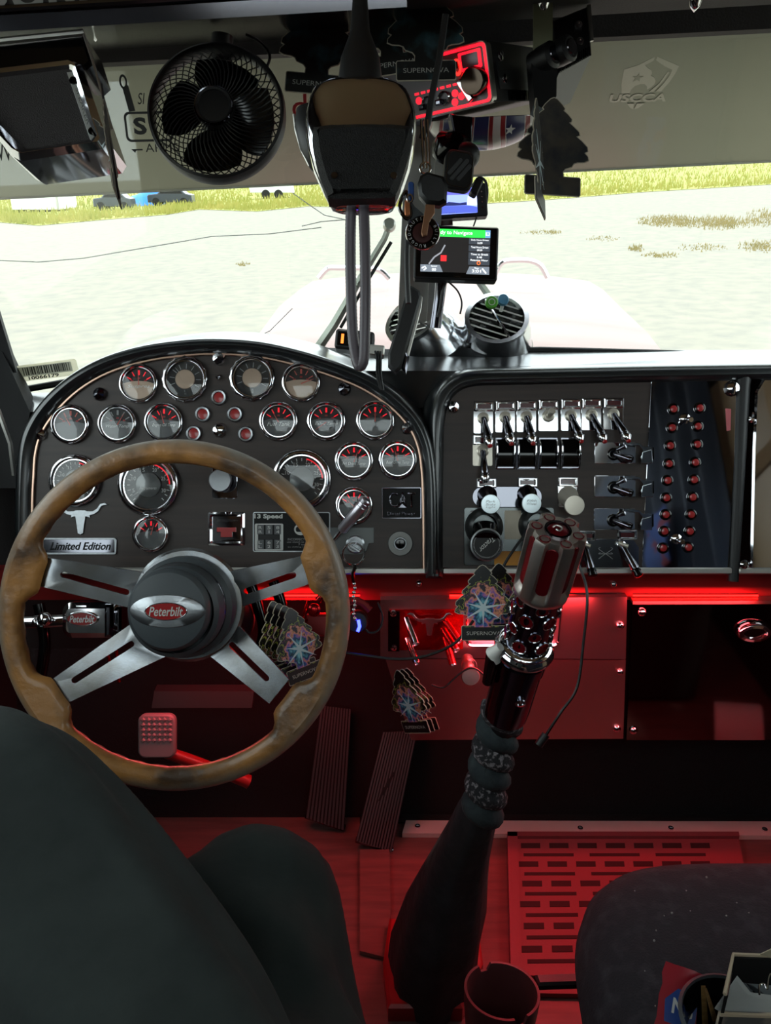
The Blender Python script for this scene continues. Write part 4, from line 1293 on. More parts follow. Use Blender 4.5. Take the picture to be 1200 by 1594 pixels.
# signal lever with a skull
t = thing('turn_signal_lever', 'chrome turn signal lever with a small skull and a red oval emblem behind the wheel', 'lever', at(120, 965, 1.16))
kk = 1.16 / FPX
q = lambda x, y, z=0.0: Vector(((x - 120) * kk, (965 - y) * kk, z))
part('arm', G().tube([q(12, 971), q(30, 969), q(60, 968), q(100, 966), q(112, 966)], [.0085, .0085, .009, .0085, .009], 12, flat=.7), chrome, t)
hsg = G().prism([(x, y) for x, y in rrect(.082, .050, .014, 6)], -.02, .016, .008, Matrix.Translation(q(146, 964)), both=True)
part('housing', hsg, chrome, t)
part('housing_ribs', G().box(q(176, 964, .004), (.012, .046, .034), .004).box(q(190, 966, .002), (.008, .042, .030), .003), chrome_dark, t)
part('housing_cap', G().box(q(132, 943, .004), (.022, .012, .02), .004), chrome, t)
e2 = circ(.0225, 36, ry=.0105)
ET = Matrix.Translation(q(135, 961, .0155))
part('emblem_rim', G().ring(e2, offset(e2, -.002), 0, .004, .0006, ET), chrome, t)
emb = part('emblem', G().prism(e2, 0, .003, 0, ET), red_paint, t)
text(emb, 'lettering', 'Peterbilt', 0, 0, .0032, .035, .010, white_mark, shear=.25, bold=.02, M=ET)
sk = part('skull', G().sphere(q(74, 963, .010), .0105, 16, 10, None, (1, 1.0, .9)).sphere(q(66, 970, .010), .007, 12, 8, None, (.9, .8, .9)).sphere(q(60, 967, .008), .006, 10, 6), chrome, t)
part('eye_socket', G().sphere(q(71, 964, .0185), .003, 8, 6), black_gloss, sk)
part('eye_socket', G().sphere(q(78, 966, .0185), .003, 8, 6), black_gloss, sk)
part('teeth', G().box(q(70, 974, .015), (.008, .003, .003), .0006), black_gloss, sk)
# ------------------------------------------------------------ overhead console
RT = math.atan(0.052)
CY = 0.98
c0 = Wy(0, 20, CY)
con = thing('overhead_console', 'black overhead console with a chrome edge and pale block lettering', 'console', Matrix.Translation(c0) @ Matrix.Rotation(-RT, 4, 'Y'))
part('body', G().prism([(-.55, .006), (1.26, .006), (1.26, .25), (-.55, .32)], -.30, 0, 0, Matrix.Rotation(PI / 2, 4, 'X')), dark_liner, con)
part('edge_trim', G().tube([(-.6, 0, .003), (.36, 0, .003)], .004, 8), chrome_dark, con)
part('lower_trim', G().hexa([(-.6, .004, -.001), (.42, .004, -.001), (.42, .30, -.001), (-.6, .30, -.001), (-.6, .004, -.016), (.42, .004, -.016), (.42, .05, -.010), (-.6, .05, -.010)]), chrome_dark, con)
lettm = mat('console_lettering', (138, 136, 134), .6)
lo = text(con, 'lettering', 'MOURI', .021, -.0008, .030, .162, .036, lettm, bold=.03, M=Matrix.Rotation(0, 4, 'Z') @ Matrix.Translation((0, 0, 0)) @ Matrix(((1, 0, 0, 0), (0, 0, -1, 0), (0, 1, 0, 0), (0, 0, 0, 1))) if False else None)
lo.matrix_basis = Matrix.Translation((.012, -.0014, .0180)) @ Matrix.Rotation(PI / 2, 4, 'X') @ Matrix.Rotation(-.012, 4, 'Z')
for x, y, lb in ((146, 42, 'chrome cone bolt hanging under the console above the speaker'), (398, 20, 'chrome cone bolt under the console right of the fan'), (846, 2, 'chrome cone bolt at the top beside the radio bracket'), (1083, -4, 'chrome cone bolt at the top edge of the header far right')):
    d = 1.0
    solo('cone_bolt', G().lathe([(0, .024), (.0085, .022), (.0085, .006), (.0092, .004), (.0092, 0), (.006, -.010), (0, -.016)], 18), chrome, lb, 'bolt', Matrix.Translation(W(x, y, d)), 'cone bolts under the console')
# round red emblem on the underside by the fan
t = thing('round_sticker', 'round red ringed sticker on the console underside above the fan', 'sticker', axis_frame(W(336, 5, 1.0), (0, -.75, -.65)))
part('disc', G().prism(circ(.040, 36, ry=.016), 0, .001), red_paint, t)
part('inner', G().prism(circ(.030, 32, ry=.011), .001, .0015), dial_black, t)
part('mark', G().ring(circ(.012, 24, ry=.006), circ(.007, 24, ry=.003), .0015, .002), alum, t)
# ------------------------------------------------------------ fan
FD = .95
fk = FD / FPX
fan = thing('fan', 'round black clip-on fan with a spiral wire grille under the console', 'fan', at(338, 177, FD))
R_ = 107 * fk
part('outer_ring', G().lathe([(R_ * .93, -.012), (R_ * .99, -.010), (R_, 0), (R_ * .985, .009), (R_ * .95, .011), (R_ * .925, .006), (R_ * .925, -.004), (R_ * .93, -.012)], 72), black, fan)
part('guard_ring', G().lathe([(R_ * .79, -.022), (R_ * .80, -.020), (R_ * .79, -.018), (R_ * .78, -.020), (R_ * .79, -.022)], 48), black, fan)
for nm, sgn, z0, n, tw in (('front_wires', 1, .016, 54, .55), ('rear_wires', -1, -.024, 40, .7)):
    g = G()
    for k in range(n):
        a = 2 * PI * k / n
        pts = []
        for i in range(6):
            f = i / 5
            r = R_ * (.27 + .66 * f)
            aa = a + sgn * tw * f ** 1.6
            pts.append((r * math.cos(aa), r * math.sin(aa), z0 * (1 - f ** 2.5) + .004 * sgn * f))
        g.tube(pts, .0007, 4)
    part(nm, g, black, fan, kind='stuff')
part('hub_cap', G().lathe([(R_ * .29, .012), (R_ * .29, .018), (R_ * .27, .021), (R_ * .23, .0205), (R_ * .22, .019), (0, .020)], 40), black, fan)
part('hub_ring', G().lathe([(R_ * .285, .019), (R_ * .275, .022), (R_ * .26, .0215), (R_ * .255, .020)], 40), chrome_dark, fan)
for k, a0 in enumerate((262, 352, 78, 168)):
    g = G(); rows = []
    for i in range(7):
        f = i / 6; r = R_ * (.22 + .60 * f)
        w = .42 + .34 * math.sin(PI * min(f * .62 + .2, 1))
        rows.append([(r * math.cos(math.radians(a0) + w * u * (1.15 - .2 * f)), r * math.sin(math.radians(a0) + w * u * (1.15 - .2 * f)), -.006 + .008 * u) for u in (-1, -.5, 0, .5, 1)])
    g.loft(rows, closed=False); g.loft([[(x, y, z - .0015) for x, y, z in r] for r in rows], closed=False)
    part('blade', g, black_gloss, fan)
part('motor', G().lathe([(R_ * .22, -.012), (R_ * .30, -.03), (R_ * .28, -.06), (0, -.065)], 32), black, fan)
part('neck', G().tube([(0, R_ * .2, -.05), (0, R_ * .8, -.045), (-.002, R_ * .98, -.03), (.001, R_ * 1.32, -.026)], [.014, .013, .014, .013], 14), black, fan)
part('neck_clamp', G().box((0, R_ * 1.0, -.016), (.042, .012, .02), .004), black, fan)
part('cord', G().tube(smooth_path([(.055, R_ * .82, -.02), (.058, R_ * 1.0, -.02), (.045, R_ * 1.2, -.02), (.03, R_ * 1.3, -.02)], 4), .0018, 6), black, fan)
# ------------------------------------------------------------ speaker with chrome frame at the upper left
SD = .86
sk_ = SD / FPX
spk = thing('speaker', 'chrome framed speaker with a black mesh face at the upper left corner', 'speaker', at(72, 170, SD, math.radians(3)))
def sp_(x, y, z=0): return ((x - 72) * sk_, (170 - y) * sk_, z)
out = [sp_(x, y)[:2] for x, y in ((-64, 116), (112, 99), (124, 108), (168, 232), (160, 240), (30, 244), (16, 236), (-64, 60 + 40))]
out = [sp_(x, y)[:2] for x, y in ((-60, 112), (120, 100), (132, 106), (166, 226), (158, 238), (30, 250), (14, 240), (-60, 130))]
inn = [sp_(x, y)[:2] for x, y in ((-50, 122), (112, 111), (116, 113), (143, 218), (140, 222), (38, 232), (32, 228), (-50, 136))]
part('frame', G().ring(out[::-1], inn[::-1], -.06, .008, .006), chrome, spk)
mesh_m = mat('speaker_mesh', (52, 48, 48), .55, .4, bump=(900, .5))
part('mesh', G().prism(inn[::-1], -.01, .001), mesh_m, spk)
part('label_strip', G().prism([sp_(x, y)[:2] for x, y in ((108, 116), (123, 115), (152, 226), (140, 227))][::-1], .001, .0025, .0004), mat('label_silver', (205, 210, 210), .3, .6), spk)
for x, y in ((118, 130), (143, 210)): part('screw', G().lathe([(.0042, .002), (.004, .004), (.002, .0045), (.0015, .003), (0, .003)], 14, Matrix.Translation(sp_(x, y))), black_gloss, spk)
text(spk, 'lettering', 'SPEAKER', *sp_(131, 170, .0027), .040, .0045, mat('label_grey_text', (120, 122, 124), .5), rz=math.radians(-75))
part('upper_bracket', G().prism([sp_(x, y)[:2] for x, y in ((-60, 56), (130, 44), (142, 90), (130, 100), (-60, 112))][::-1], -.07, -.012, .004), black_gloss, spk)
part('bracket_edge', G().tube([sp_(x, y, -.010) for x, y in ((-60, 54), (128, 45), (132, 44))], .0035, 8), alum, spk)
part('side_edge', G().tube([sp_(x, y, -.010) for x, y in ((131, 46), (143, 90), (150, 118), (168, 200))], .0015, 6), alum, spk)
# ------------------------------------------------------------ tree shaped air fresheners
galaxy = mat('galaxy_print', (12, 12, 16), .35)
nt = galaxy.node_tree; b_ = nt.nodes['Principled BSDF']
tc = nt.nodes.new('ShaderNodeTexCoord'); nz = nt.nodes.new('ShaderNodeTexNoise'); nz.inputs['Scale'].default_value = 75; nz.inputs['Detail'].default_value = 5
mp = nt.nodes.new('ShaderNodeMapping'); mp.inputs['Location'].default_value = (0, .22, 0); mp.inputs['Scale'].default_value = (26, 24, 0)
ln = nt.nodes.new('ShaderNodeVectorMath'); ln.operation = 'LENGTH'
ad = nt.nodes.new('ShaderNodeMath'); ad.operation = 'MULTIPLY_ADD'; ad.inputs[1].default_value = 1.9; ad.inputs[2].default_value = -.95
sm_ = nt.nodes.new('ShaderNodeMath'); sm_.operation = 'ADD'
rp = nt.nodes.new('ShaderNodeValToRGB'); e = rp.color_ramp.elements
e[0].position = 0; e[0].color = rgb((150, 215, 222)); e[1].position = .22; e[1].color = rgb((58, 128, 158))
for p, c in ((.36, (14, 16, 26)), (.46, (44, 100, 165)), (.56, (160, 92, 168)), (.68, (230, 150, 110)), (.80, (64, 36, 66)), (.90, (14, 14, 18)), (.98, (165, 172, 66)), (1.0, (10, 10, 12))):
    q_ = e.new(p); q_.color = rgb(c)
for x_, y_ in ((tc.outputs['Object'], nz.inputs['Vector']), (tc.outputs['Object'], mp.inputs[0]), (mp.outputs[0], ln.inputs[0]), (nz.outputs[0], ad.inputs[0]), (ad.outputs[0], sm_.inputs[0]), (ln.outputs['Value'], sm_.inputs[1]), (sm_.outputs[0], rp.inputs[0]), (rp.outputs[0], b_.inputs['Base Color'])):
    nt.links.new(x_, y_)
pale_edge = mat('cut_paper_edge', (186, 178, 160), .8)
def tree_outline():
    """tree with four scalloped tiers, a trunk and a base block, one unit tall"""
    half = [(0, 1.0), (.035, .985), (.09, .93), (.115, .895), (.10, .875), (.15, .835), (.19, .79), (.185, .765), (.16, .755), (.21, .715), (.27, .66), (.275, .63), (.24, .615), (.30, .57), (.36, .51), (.365, .47), (.33, .45), (.37, .41), (.375, .375), (.33, .355), (.26, .35), (.22, .335), (.20, .30), (.13, .275), (.105, .24), (.11, .185), (.28, .185), (.29, .175), (.29, .01), (.28, 0)]
    return half[::-1] and ([(-x, y) for x, y in half[1:]] + [(x, y) for x, y in half[::-1]])
TREE = tree_outline()
def mk_fresh():
    pl = smooth_path(TREE, 1, True)
    return G().prism([(x * .115, y * .115 - .0575) for x, y in TREE], -.0008, .0008).mesh('card', 30)
def freshener(M, label, scale=1.0, front=True, txt=True, m=None):
    t = thing('air_freshener', label, 'air freshener', M, 'tree shaped air fresheners')
    if 'card' not in MESH:
        MESH['card'] = mk_fresh()
        MESH['star'] = G().prism([(.030 * (1.0 if k % 2 == 0 else .17) * math.cos(2 * PI * k / 14 + .2) * (1.25 if k % 4 == 0 else .9), -.008 + .030 * (1.0 if k % 2 == 0 else .17) * math.sin(2 * PI * k / 14 + .2)) for k in range(14)], .0008, .0012).mesh('star')
        MESH['edge'] = G().ring([(x * .115, y * .115 - .0575) for x, y in offset(TREE, .009)], [(x * .115, y * .115 - .0575) for x, y in offset(TREE, -.003)], -.0005, .0005).mesh('edge')
        MESH['bark'] = G().box((0, -.047, .0009), (.065, .0185, .0004)).mesh('base_block')
    T = Matrix.Scale(scale, 4)
    link('card', MESH['card'].copy() if m else MESH['card'], m or galaxy, t, T)
    link('edge', MESH['edge'], pale_edge, t, T)
    if front:
        link('star', MESH['star'], mat('star_print', (205, 222, 226), .5) if 'star_print' not in MATS else MATS['star_print'], t, T)
        link('base_block', MESH['bark'], dial_black, t, T)
    if txt: text(t, 'lettering', 'SUPERNOVA', 0, -.047 * scale, .0013 * scale, .052 * scale, .0055 * scale, mat('tree_text', (190, 188, 180), .6) if 'tree_text' not in MATS else MATS['tree_text'])
    return t
back_card = mat('brown_card', (66, 60, 52), .7, var=((30, 34, 40), (38, 38, 38), .4, .65))
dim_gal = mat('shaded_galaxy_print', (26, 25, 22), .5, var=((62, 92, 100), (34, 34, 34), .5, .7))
def fat(px, py, d, rz=0, ry=0, rx=0): return at(px, py, d, math.radians(rz), math.radians(rx), math.radians(ry))
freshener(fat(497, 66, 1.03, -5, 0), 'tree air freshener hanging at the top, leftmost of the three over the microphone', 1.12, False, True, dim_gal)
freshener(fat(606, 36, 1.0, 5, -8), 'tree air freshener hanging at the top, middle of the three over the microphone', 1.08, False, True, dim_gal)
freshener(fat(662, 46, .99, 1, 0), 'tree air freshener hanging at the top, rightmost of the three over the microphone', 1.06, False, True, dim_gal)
freshener(fat(861, 228, .80, -1, 6), 'tree air freshener hanging face on against the visor under the radio bracket', .82, False, False, back_card)
freshener(fat(838, 240, .77, 2, 71), 'tree air freshener hanging edge on beside the face-on one under the radio bracket', .90, True, False, back_card)
freshener(fat(172, 232, .84, 8, -80), 'tree air freshener hanging edge on at the right of the chrome speaker', .88, True, False, back_card)
solo('hanging_band', G().tube([W(185, 310, .84), W(178, 262, .84), W(165, 190, .84), W(158, 130, .84)], [.0015, .0012, .0012, .001], 5), black, 'thin dark string along the right edge of the chrome speaker', 'string')
# small flags behind the fresheners
flag_w = mat('flag_cloth', (212, 204, 200), .85)
nt = flag_w.node_tree
def stripe(m, n, axis=0, c2=(170, 30, 46)):
    nt = m.node_tree; b = nt.nodes['Principled BSDF']
    tc = nt.nodes.new('ShaderNodeTexCoord'); sx = nt.nodes.new('ShaderNodeSeparateXYZ'); nt.links.new(tc.outputs['Object'], sx.inputs[0])
    mu = nt.nodes.new('ShaderNodeMath'); mu.operation = 'MULTIPLY'; mu.inputs[1].default_value = n; nt.links.new(sx.outputs[axis], mu.inputs[0])
    fr = nt.nodes.new('ShaderNodeMath'); fr.operation = 'FRACT'; nt.links.new(mu.outputs[0], fr.inputs[0])
    gt = nt.nodes.new('ShaderNodeMath'); gt.operation = 'GREATER_THAN'; gt.inputs[1].default_value = .5; nt.links.new(fr.outputs[0], gt.inputs[0])
    mx = nt.nodes.new('ShaderNodeMix'); mx.data_type = 'RGBA'; mx.inputs[6].default_value = b.inputs['Base Color'].default_value; mx.inputs[7].default_value = rgb(c2)
    nt.links.new(gt.outputs[0], mx.inputs[0]); nt.links.new(mx.outputs[2], b.inputs['Base Color'])
stripe(flag_w, 90)
def cloth(pts_rows, th=.0008):
    g = G().loft(pts_rows, closed=False)
    g.loft([[Vector(p) + Vector((0, .0012, 0)) for p in r] for r in pts_rows], closed=False)
    return g
rows = [[W(x + dx * (1 - .06 * k), y + k * 15, 1.04 + .004 * math.sin(dx * .4 + k)) for dx in (0, 5, 10, 15, 20, 25, 30)] for k, (x, y) in enumerate([(618, 8), (619, 8), (620, 8), (621, 8), (623, 8), (626, 8), (630, 8)])]
solo('small_flag', cloth(rows), flag_w, 'small red and white striped flag hanging between the air fresheners', 'flag')
rows = [[W(562 + dx + k * 3, y + abs(dx - 12) * .5, 1.04 + .003 * math.sin(dx * .5)) for dx in (0, 6, 12, 18, 24)] for k, y in enumerate((0, 18, 36, 52, 66))]
solo('small_flag', cloth(rows), flag_w, 'scrap of striped flag between the left and middle air fresheners', 'flag')
# ------------------------------------------------------------ microphone
MD = .50
mk = MD / FPX
mic = thing('microphone', 'big chrome handheld radio microphone with a black grille hanging in the middle', 'microphone', at(563, 230, MD))
def sect(y, w, cx, dz, zc, n=24, pw=2.8):
    out_ = []
    for i in range(n):
        a = 2 * PI * i / n
        c, s = math.cos(a), math.sin(a)
        out_.append(((cx - 563) * mk + w / 2 * mk * math.copysign(abs(c) ** (2 / pw), c), (230 - y) * mk, zc + dz * math.copysign(abs(s) ** (2 / pw), s)))
    return out_
S_ = [(126, 70, 560, .008, -.004), (134, 118, 560, .013, -.002), (146, 146, 560, .016, 0), (162, 160, 561, .0185, 0), (185, 172, 562, .020, 0), (210, 172, 562, .020, 0), (240, 163, 562, .019, 0), (270, 148, 563, .018, 0), (295, 128, 564, .016, 0), (314, 108, 564, .014, 0), (325, 96, 564, .011, 0), (328, 78, 564, .008, 0)]
part('body', G().loft([sect(*s) for s in S_]), chrome, mic, sharp=60)
gr = [(492, 224), (500, 219), (560, 214), (630, 218), (640, 224), (637, 256), (624, 300), (616, 320), (606, 326), (522, 327), (512, 320), (500, 290), (491, 250)]
g = G()
gp_ = [((x - 563) * mk, (230 - y) * mk) for x, y in gr][::-1]
gp_ = [tuple(p) for p in smooth_path(gp_, 3, True)]
gp_ = [(p[0], p[1]) for p in gp_]
grille_m = mat('grille_black', (15, 15, 16), .5, bump=(1400, .6))
part('grille', G().prism(gp_, .004, .0225, .004), grille_m, mic)
part('screw', G().lathe([(.0022, .0225), (.002, .0232), (0, .0232)], 10, Matrix.Translation(((524 - 563) * mk, (297 - 563 + 333 - 0) * 0 - (297 - 230) * mk, 0))), chrome_dark, mic)
part('screw', G().lathe([(.0022, .0225), (.002, .0232), (0, .0232)], 10, Matrix.Translation(((612 - 563) * mk, -(297 - 230) * mk, 0))), chrome_dark, mic)
part('hanger', G().tube([((560 - 563) * mk, (230 - y) * mk, z) for y, z in ((140, -.006), (110, -.008), (78, -.008), (40, -.006), (-30, -.004))], [.013, .0135, .012, .006, .004], 14), black, mic)
def cord(pts, r, n=10, pitch=.0022):
    P = smooth_path(pts, 10)
    L = sum((b - a).length for a, b in zip(P, P[1:]))
    Q = []; st = pitch / 2; acc = 0
    for a, b in zip(P, P[1:]):
        l = (b - a).length
        while acc < l:
            Q.append(a.lerp(b, acc / l)); acc += st
        acc -= l
    return G().tube(Q, [r * (1 if i % 2 else .95) for i in range(len(Q))], n)
part('cord', cord([((x - 563) * mk, (230 - y) * mk, z) for x, y, z in ((546, 322, -.002), (545, 380, -.003), (546, 450, -.003), (549, 520, -.002), (555, 560, 0), (560, 571, .001), (566, 560, .002), (568, 520, .003), (569, 450, .003), (568, 380, .002), (566, 322, 0))], .0034), mat('mic_cord', (96, 88, 94), .4), mic)
m2 = thing('microphone', 'black handheld microphone half hidden behind the chrome one', 'microphone', at(498, 222, .58))
k2 = .58 / FPX
def sect2(y, w, cx, dz): return [((cx - 498) * k2 + w / 2 * k2 * math.cos(a), (222 - y) * k2, dz * math.sin(a)) for a in [2 * PI * i / 20 for i in range(20)]]
part('body', G().loft([sect2(165, 40, 492, .006), sect2(172, 66, 494, .012), (sect2(200, 78, 497, .016)), sect2(235, 70, 502, .015), sect2(262, 52, 508, .012), sect2(268, 40, 510, .008)]), black, m2)
part('seam', G().tube([((x - 498) * k2, (222 - y) * k2, .002) for x, y in ((458, 180), (461, 205), (470, 235), (482, 260))], .001, 5), alum, m2)
# ------------------------------------------------------------ radio under the header
RD = 1.06
rk_ = RD / FPX
ry_ = math.radians(-11)
rad = thing('radio', 'two way radio with a red lit face and knobs, long black case', 'radio', Matrix.Translation(W(668, 135, RD)) @ BASIS @ axis_frame((0, 0, 0), (-.46, -.40, .79), (.03, 1, 0)))
def rp_(x, y, z=0): return ((x - 660) * rk_, (134 - y) * rk_, z)
fw, fh = 205 * rk_, 86 * rk_
part('case', G().box((0, 0, -.107), (fw * .98, fh * .96, .21), .004), black, rad)
side = G()
for i in range(15): side.box((fw * .49 + .0015, -fh * .38, -.06 - .0085 * i), (.003, .012, .0035))
part('heat_fins', side, black_gloss, rad, kind='stuff')
for z, y in ((-.04, .018), (-.045, -.008), (-.185, .018), (-.187, -.008)):
    part('side_screw', G().lathe([(.006, 0), (.0055, .003), (.002, .0035), (.002, .002), (0, .002)], 14, Matrix.Translation((fw * .49 + .001, y, z)) @ Matrix.Rotation(PI / 2, 4, 'Y')), chrome, rad)
part('side_panel', G().box((fw * .49 + .0008, -.004, -.07), (.002, fh * .44, .085), .0006), mat('case_grey', (58, 60, 62), .5, .3), rad)
part('face_rim', G().ring(rrect(fw, fh, .008), rrect(fw * .975, fh * .94, .006), -.012, .004, .0012), alum, rad)
lit_red = mat('lit_red_print', (235, 20, 38), .4, emit=.75)
part('lit_frame', G().ring(rrect(fw * .972, fh * .935, .006), rrect(fw * .93, fh * .84, .004), 0, .002), lit_red, rad)
part('face', G().prism(rrect(fw * .975, fh * .94, .006), -.006, .001), mat('face_grey', (104, 100, 102), .4, .3), rad)
part('meter_window', G().prism(rrect(.030, .021, .001, 1, *rp_(733, 113)[:2]), .001, .0022), lit_red, rad)
part('meter_glass', G().prism(rrect(.022, .015, .001, 1, *rp_(733, 113)[:2]), .0022, .0028), mat('meter_face', (150, 70, 84), .2), rad)
for x, y in ((676, 116), (694, 117), (711, 118)):
    part('digit_lamp', G().ring([(p[0] + rp_(x, y)[0], p[1] + rp_(x, y)[1]) for p in circ(.0062, 20, ry=.0095)], [(p[0] + rp_(x, y)[0], p[1] + rp_(x, y)[1]) for p in circ(.0032, 20, ry=.006)], .001, .003, .0006), led_red if x == 711 else lit_red, rad)
    part('rocker', G().box(rp_(x, y + (3 if x != 711 else -3), .003), (.005, .008, .005), .001), black_gloss, rad)
for k in range(9): part('lit_label', G().box(rp_(638 + k * 11, 140, .0012), (.006, .0028, .0006)), lit_red, rad)
for x, y, r in ((655, 156, .008), (684, 155, .0085)):
    part('knob_ring', G().lathe([(r, .001), (r, .005), (r * .8, .006), (r * .72, .002)], 24, Matrix.Translation(rp_(x, y))), chrome, rad)
    part('knob', G().box(rp_(x - 6, y + 5, .008), (.009, .007, .012), .002), chrome_dark, rad)
for x, y in ((640, 150), (702, 152), (712, 158), (700, 164)):
    part('lit_dots', G().lathe([(.0045, .001), (.0045, .002), (0, .002)], 9, Matrix.Translation(rp_(x, y))), lit_red, rad)
part('tuner_knob', G().lathe([(.0165, .001), (.0165, .014), (.0145, .018), (0, .0185)], 28, Matrix.Translation(rp_(739, 143))), mat('smoke_knob', (70, 58, 48), .2, .8), rad)
part('bar_switch', G().box((0, 0, 0), (.008, .030, .006), .0016, Matrix.Translation(rp_(722, 152, .008)) @ Matrix.Rotation(.5, 4, 'Z')), chrome, rad)
brk = thing('radio_bracket', 'olive metal strap bracket with black thumb screws holding the radio', 'bracket', at(846, 60, 1.0))
def bk(x, y, z=0): return ((x - 846) * 1.0 / FPX, (60 - y) * 1.0 / FPX, z)
part('strap', G().prism([bk(x, y)[:2] for x, y in ((830, -20), (860, -20), (860, 100), (830, 100))], -.002, .001), mat('olive_metal', (150, 150, 120), .5, .4), brk)
part('arm', G().prism([bk(x, y)[:2] for x, y in ((826, 84), (842, 66), (868, 70), (866, 150), (848, 172), (832, 160))], -.03, .0), black, brk)
for x, y in ((850, 90), (876, 80)):
    part('thumb_screw', G().lathe([(.014, -.02), (.016, -.004), (.016, .010), (.012, .013), (0, .012)], 16, Matrix.Translation(bk(x, y)) @ Matrix.Rotation(.7, 4, 'Y')), black, brk)
    part('screw_face', G().lathe([(.0095, .0125), (.009, .0145), (0, .0145)], 16, Matrix.Translation(bk(x, y)) @ Matrix.Rotation(.7, 4, 'Y')), chrome_dark, brk)
sec = thing('amplifier', 'black ribbed box with screws at the top right of the radio bracket', 'amplifier', at(892, 62, 1.02, math.radians(2.5)))
def sp2(x, y, z=0): return ((x - 892) * 1.02 / FPX, (62 - y) * 1.02 / FPX, z)
part('case', G().prism([sp2(x, y)[:2] for x, y in ((862, 30), (918, 10), (920, 86), (868, 112))][::-1], -.12, 0, .002), black, sec)
part('end_plate', G().prism([sp2(x, y)[:2] for x, y in ((915, 11), (921, 10), (923, 66), (918, 67))][::-1], 0, .003), alum, sec)
g = G()
for i in range(16): a = sp2(870 + i * 3.1, 104 - i * 1.5, .0008); g.box(a, (.0012, .012, .0016))
part('ribs', g, black_gloss, sec, kind='stuff')
for x, y in ((901, 40), (902, 66)): part('screw', G().lathe([(.005, 0), (.0045, .003), (.002, .0035), (.002, .002), (0, .002)], 14, Matrix.Translation(sp2(x, y))), chrome, sec)
# flag patterned cap hanging under the radio
capm = mat('flag_print_shell', (44, 46, 92), .35, coat=.4)
nt = capm.node_tree; b_ = nt.nodes['Principled BSDF']
tc = nt.nodes.new('ShaderNodeTexCoord'); wv = nt.nodes.new('ShaderNodeTexWave'); wv.inputs['Scale'].default_value = 7; wv.inputs['Distortion'].default_value = 3.5; wv.inputs['Detail'].default_value = 1
rp = nt.nodes.new('ShaderNodeValToRGB'); rp.color_ramp.interpolation = 'CONSTANT'; e = rp.color_ramp.elements
e[0].position = 0; e[0].color = rgb((40, 42, 86)); e[1].position = .42; e[1].color = rgb((196, 188, 184))
q_ = e.new(.5); q_.color = rgb((140, 34, 36)); q_ = e.new(.86); q_.color = rgb((200, 190, 184))
nt.links.new(tc.outputs['Object'], wv.inputs['Vector']); nt.links.new(wv.outputs[0], rp.inputs[0]); nt.links.new(rp.outputs[0], b_.inputs['Base Color'])
g = G(); rows = []
for i in range(9):
    a = PI * .5 * i / 8
    rows.append([(.078 * math.sin(a) * math.cos(t), .078 * math.sin(a) * math.sin(t) * .8, -.040 * math.cos(a)) for t in [2 * PI * j / 36 for j in range(36)]])
rows += [[(x * .97, y * .97, z + .001) for x, y, z in r] for r in rows[::-1]]
cap = thing('flag_cap', 'bowl shaped cap with a stars and stripes print hanging under the radio', 'cap', Matrix.Translation(W(752, 186, 1.14)) @ Matrix.Rotation(-.05, 4, 'Y'))
part('shell', G().loft(rows, cap0=False, cap1=False), capm, cap)
for x, y in ((-.046, -.052), (.030, -.052), (.058, -.03)):
    st5 = [(.0075 * (1 if k % 2 == 0 else .42) * math.sin(2 * PI * k / 10), .0075 * (1 if k % 2 == 0 else .42) * math.cos(2 * PI * k / 10)) for k in range(10)]
    zz_ = -.040 * math.sqrt(max(0, 1 - (x / .078) ** 2 - (y / .0624) ** 2)) 
    nrm = Vector((x / .078 ** 2, y / .0624 ** 2, zz_ / .04 ** 2)).normalized()
    part('star', G().prism(st5, 0, .001, 0, axis_frame(Vector((x, y, zz_)) + nrm * .0004, nrm)), flag_w if False else white_plastic, cap)
# phone mount
pm = thing('phone_mount', 'black magnetic phone mount with a slanted stripe emblem under the radio', 'mount', at(714, 266, 1.02, math.radians(-5), 0, math.radians(8)))
pk = 1.02 / FPX
part('pad', G().prism(rrect(46 * pk, 62 * pk, .010, 6), -.008, .004, .002), black, pm)
part('rim', G().ring(rrect(40 * pk, 54 * pk, .009, 6), rrect(38 * pk, 52 * pk, .008, 6), .004, .0046), chrome_dark, pm)
for k, (x, y, l) in enumerate(((-.006, .003, .026), (.000, .000, .034), (.006, -.003, .026))):
    part('stripe', G().prism(rrect(.0048, l, .0022, 3), .004, .0052, .0004, Matrix.Translation((x, y, 0)) @ Matrix.Rotation(-.62, 4, 'Z')), mat('mount_stripe', (62, 64, 66), .5) if 'mount_stripe' not in MATS else MATS['mount_stripe'], pm)
part('ball', G().sphere((.012, .028, -.018), .017, 18, 10), black, pm)
part('socket', G().lathe([(.024, -.01), (.026, 0), (.022, .012), (.012, .016)], 24, Matrix.Translation((-.006, .040, -.03)) @ Matrix.Rotation(-.6, 4, 'X')), black_gloss, pm)
part('arm', G().prism([(.004, .030), (.022, .034), (.018, .085), (-.012, .085)], -.045, -.03, .002), chrome_dark, pm)
part('clip', G().prism(rrect(.010, .022, .003, 3, .030, .002), -.03, -.016, .002, Matrix.Rotation(-.35, 4, 'Z')), black, pm)
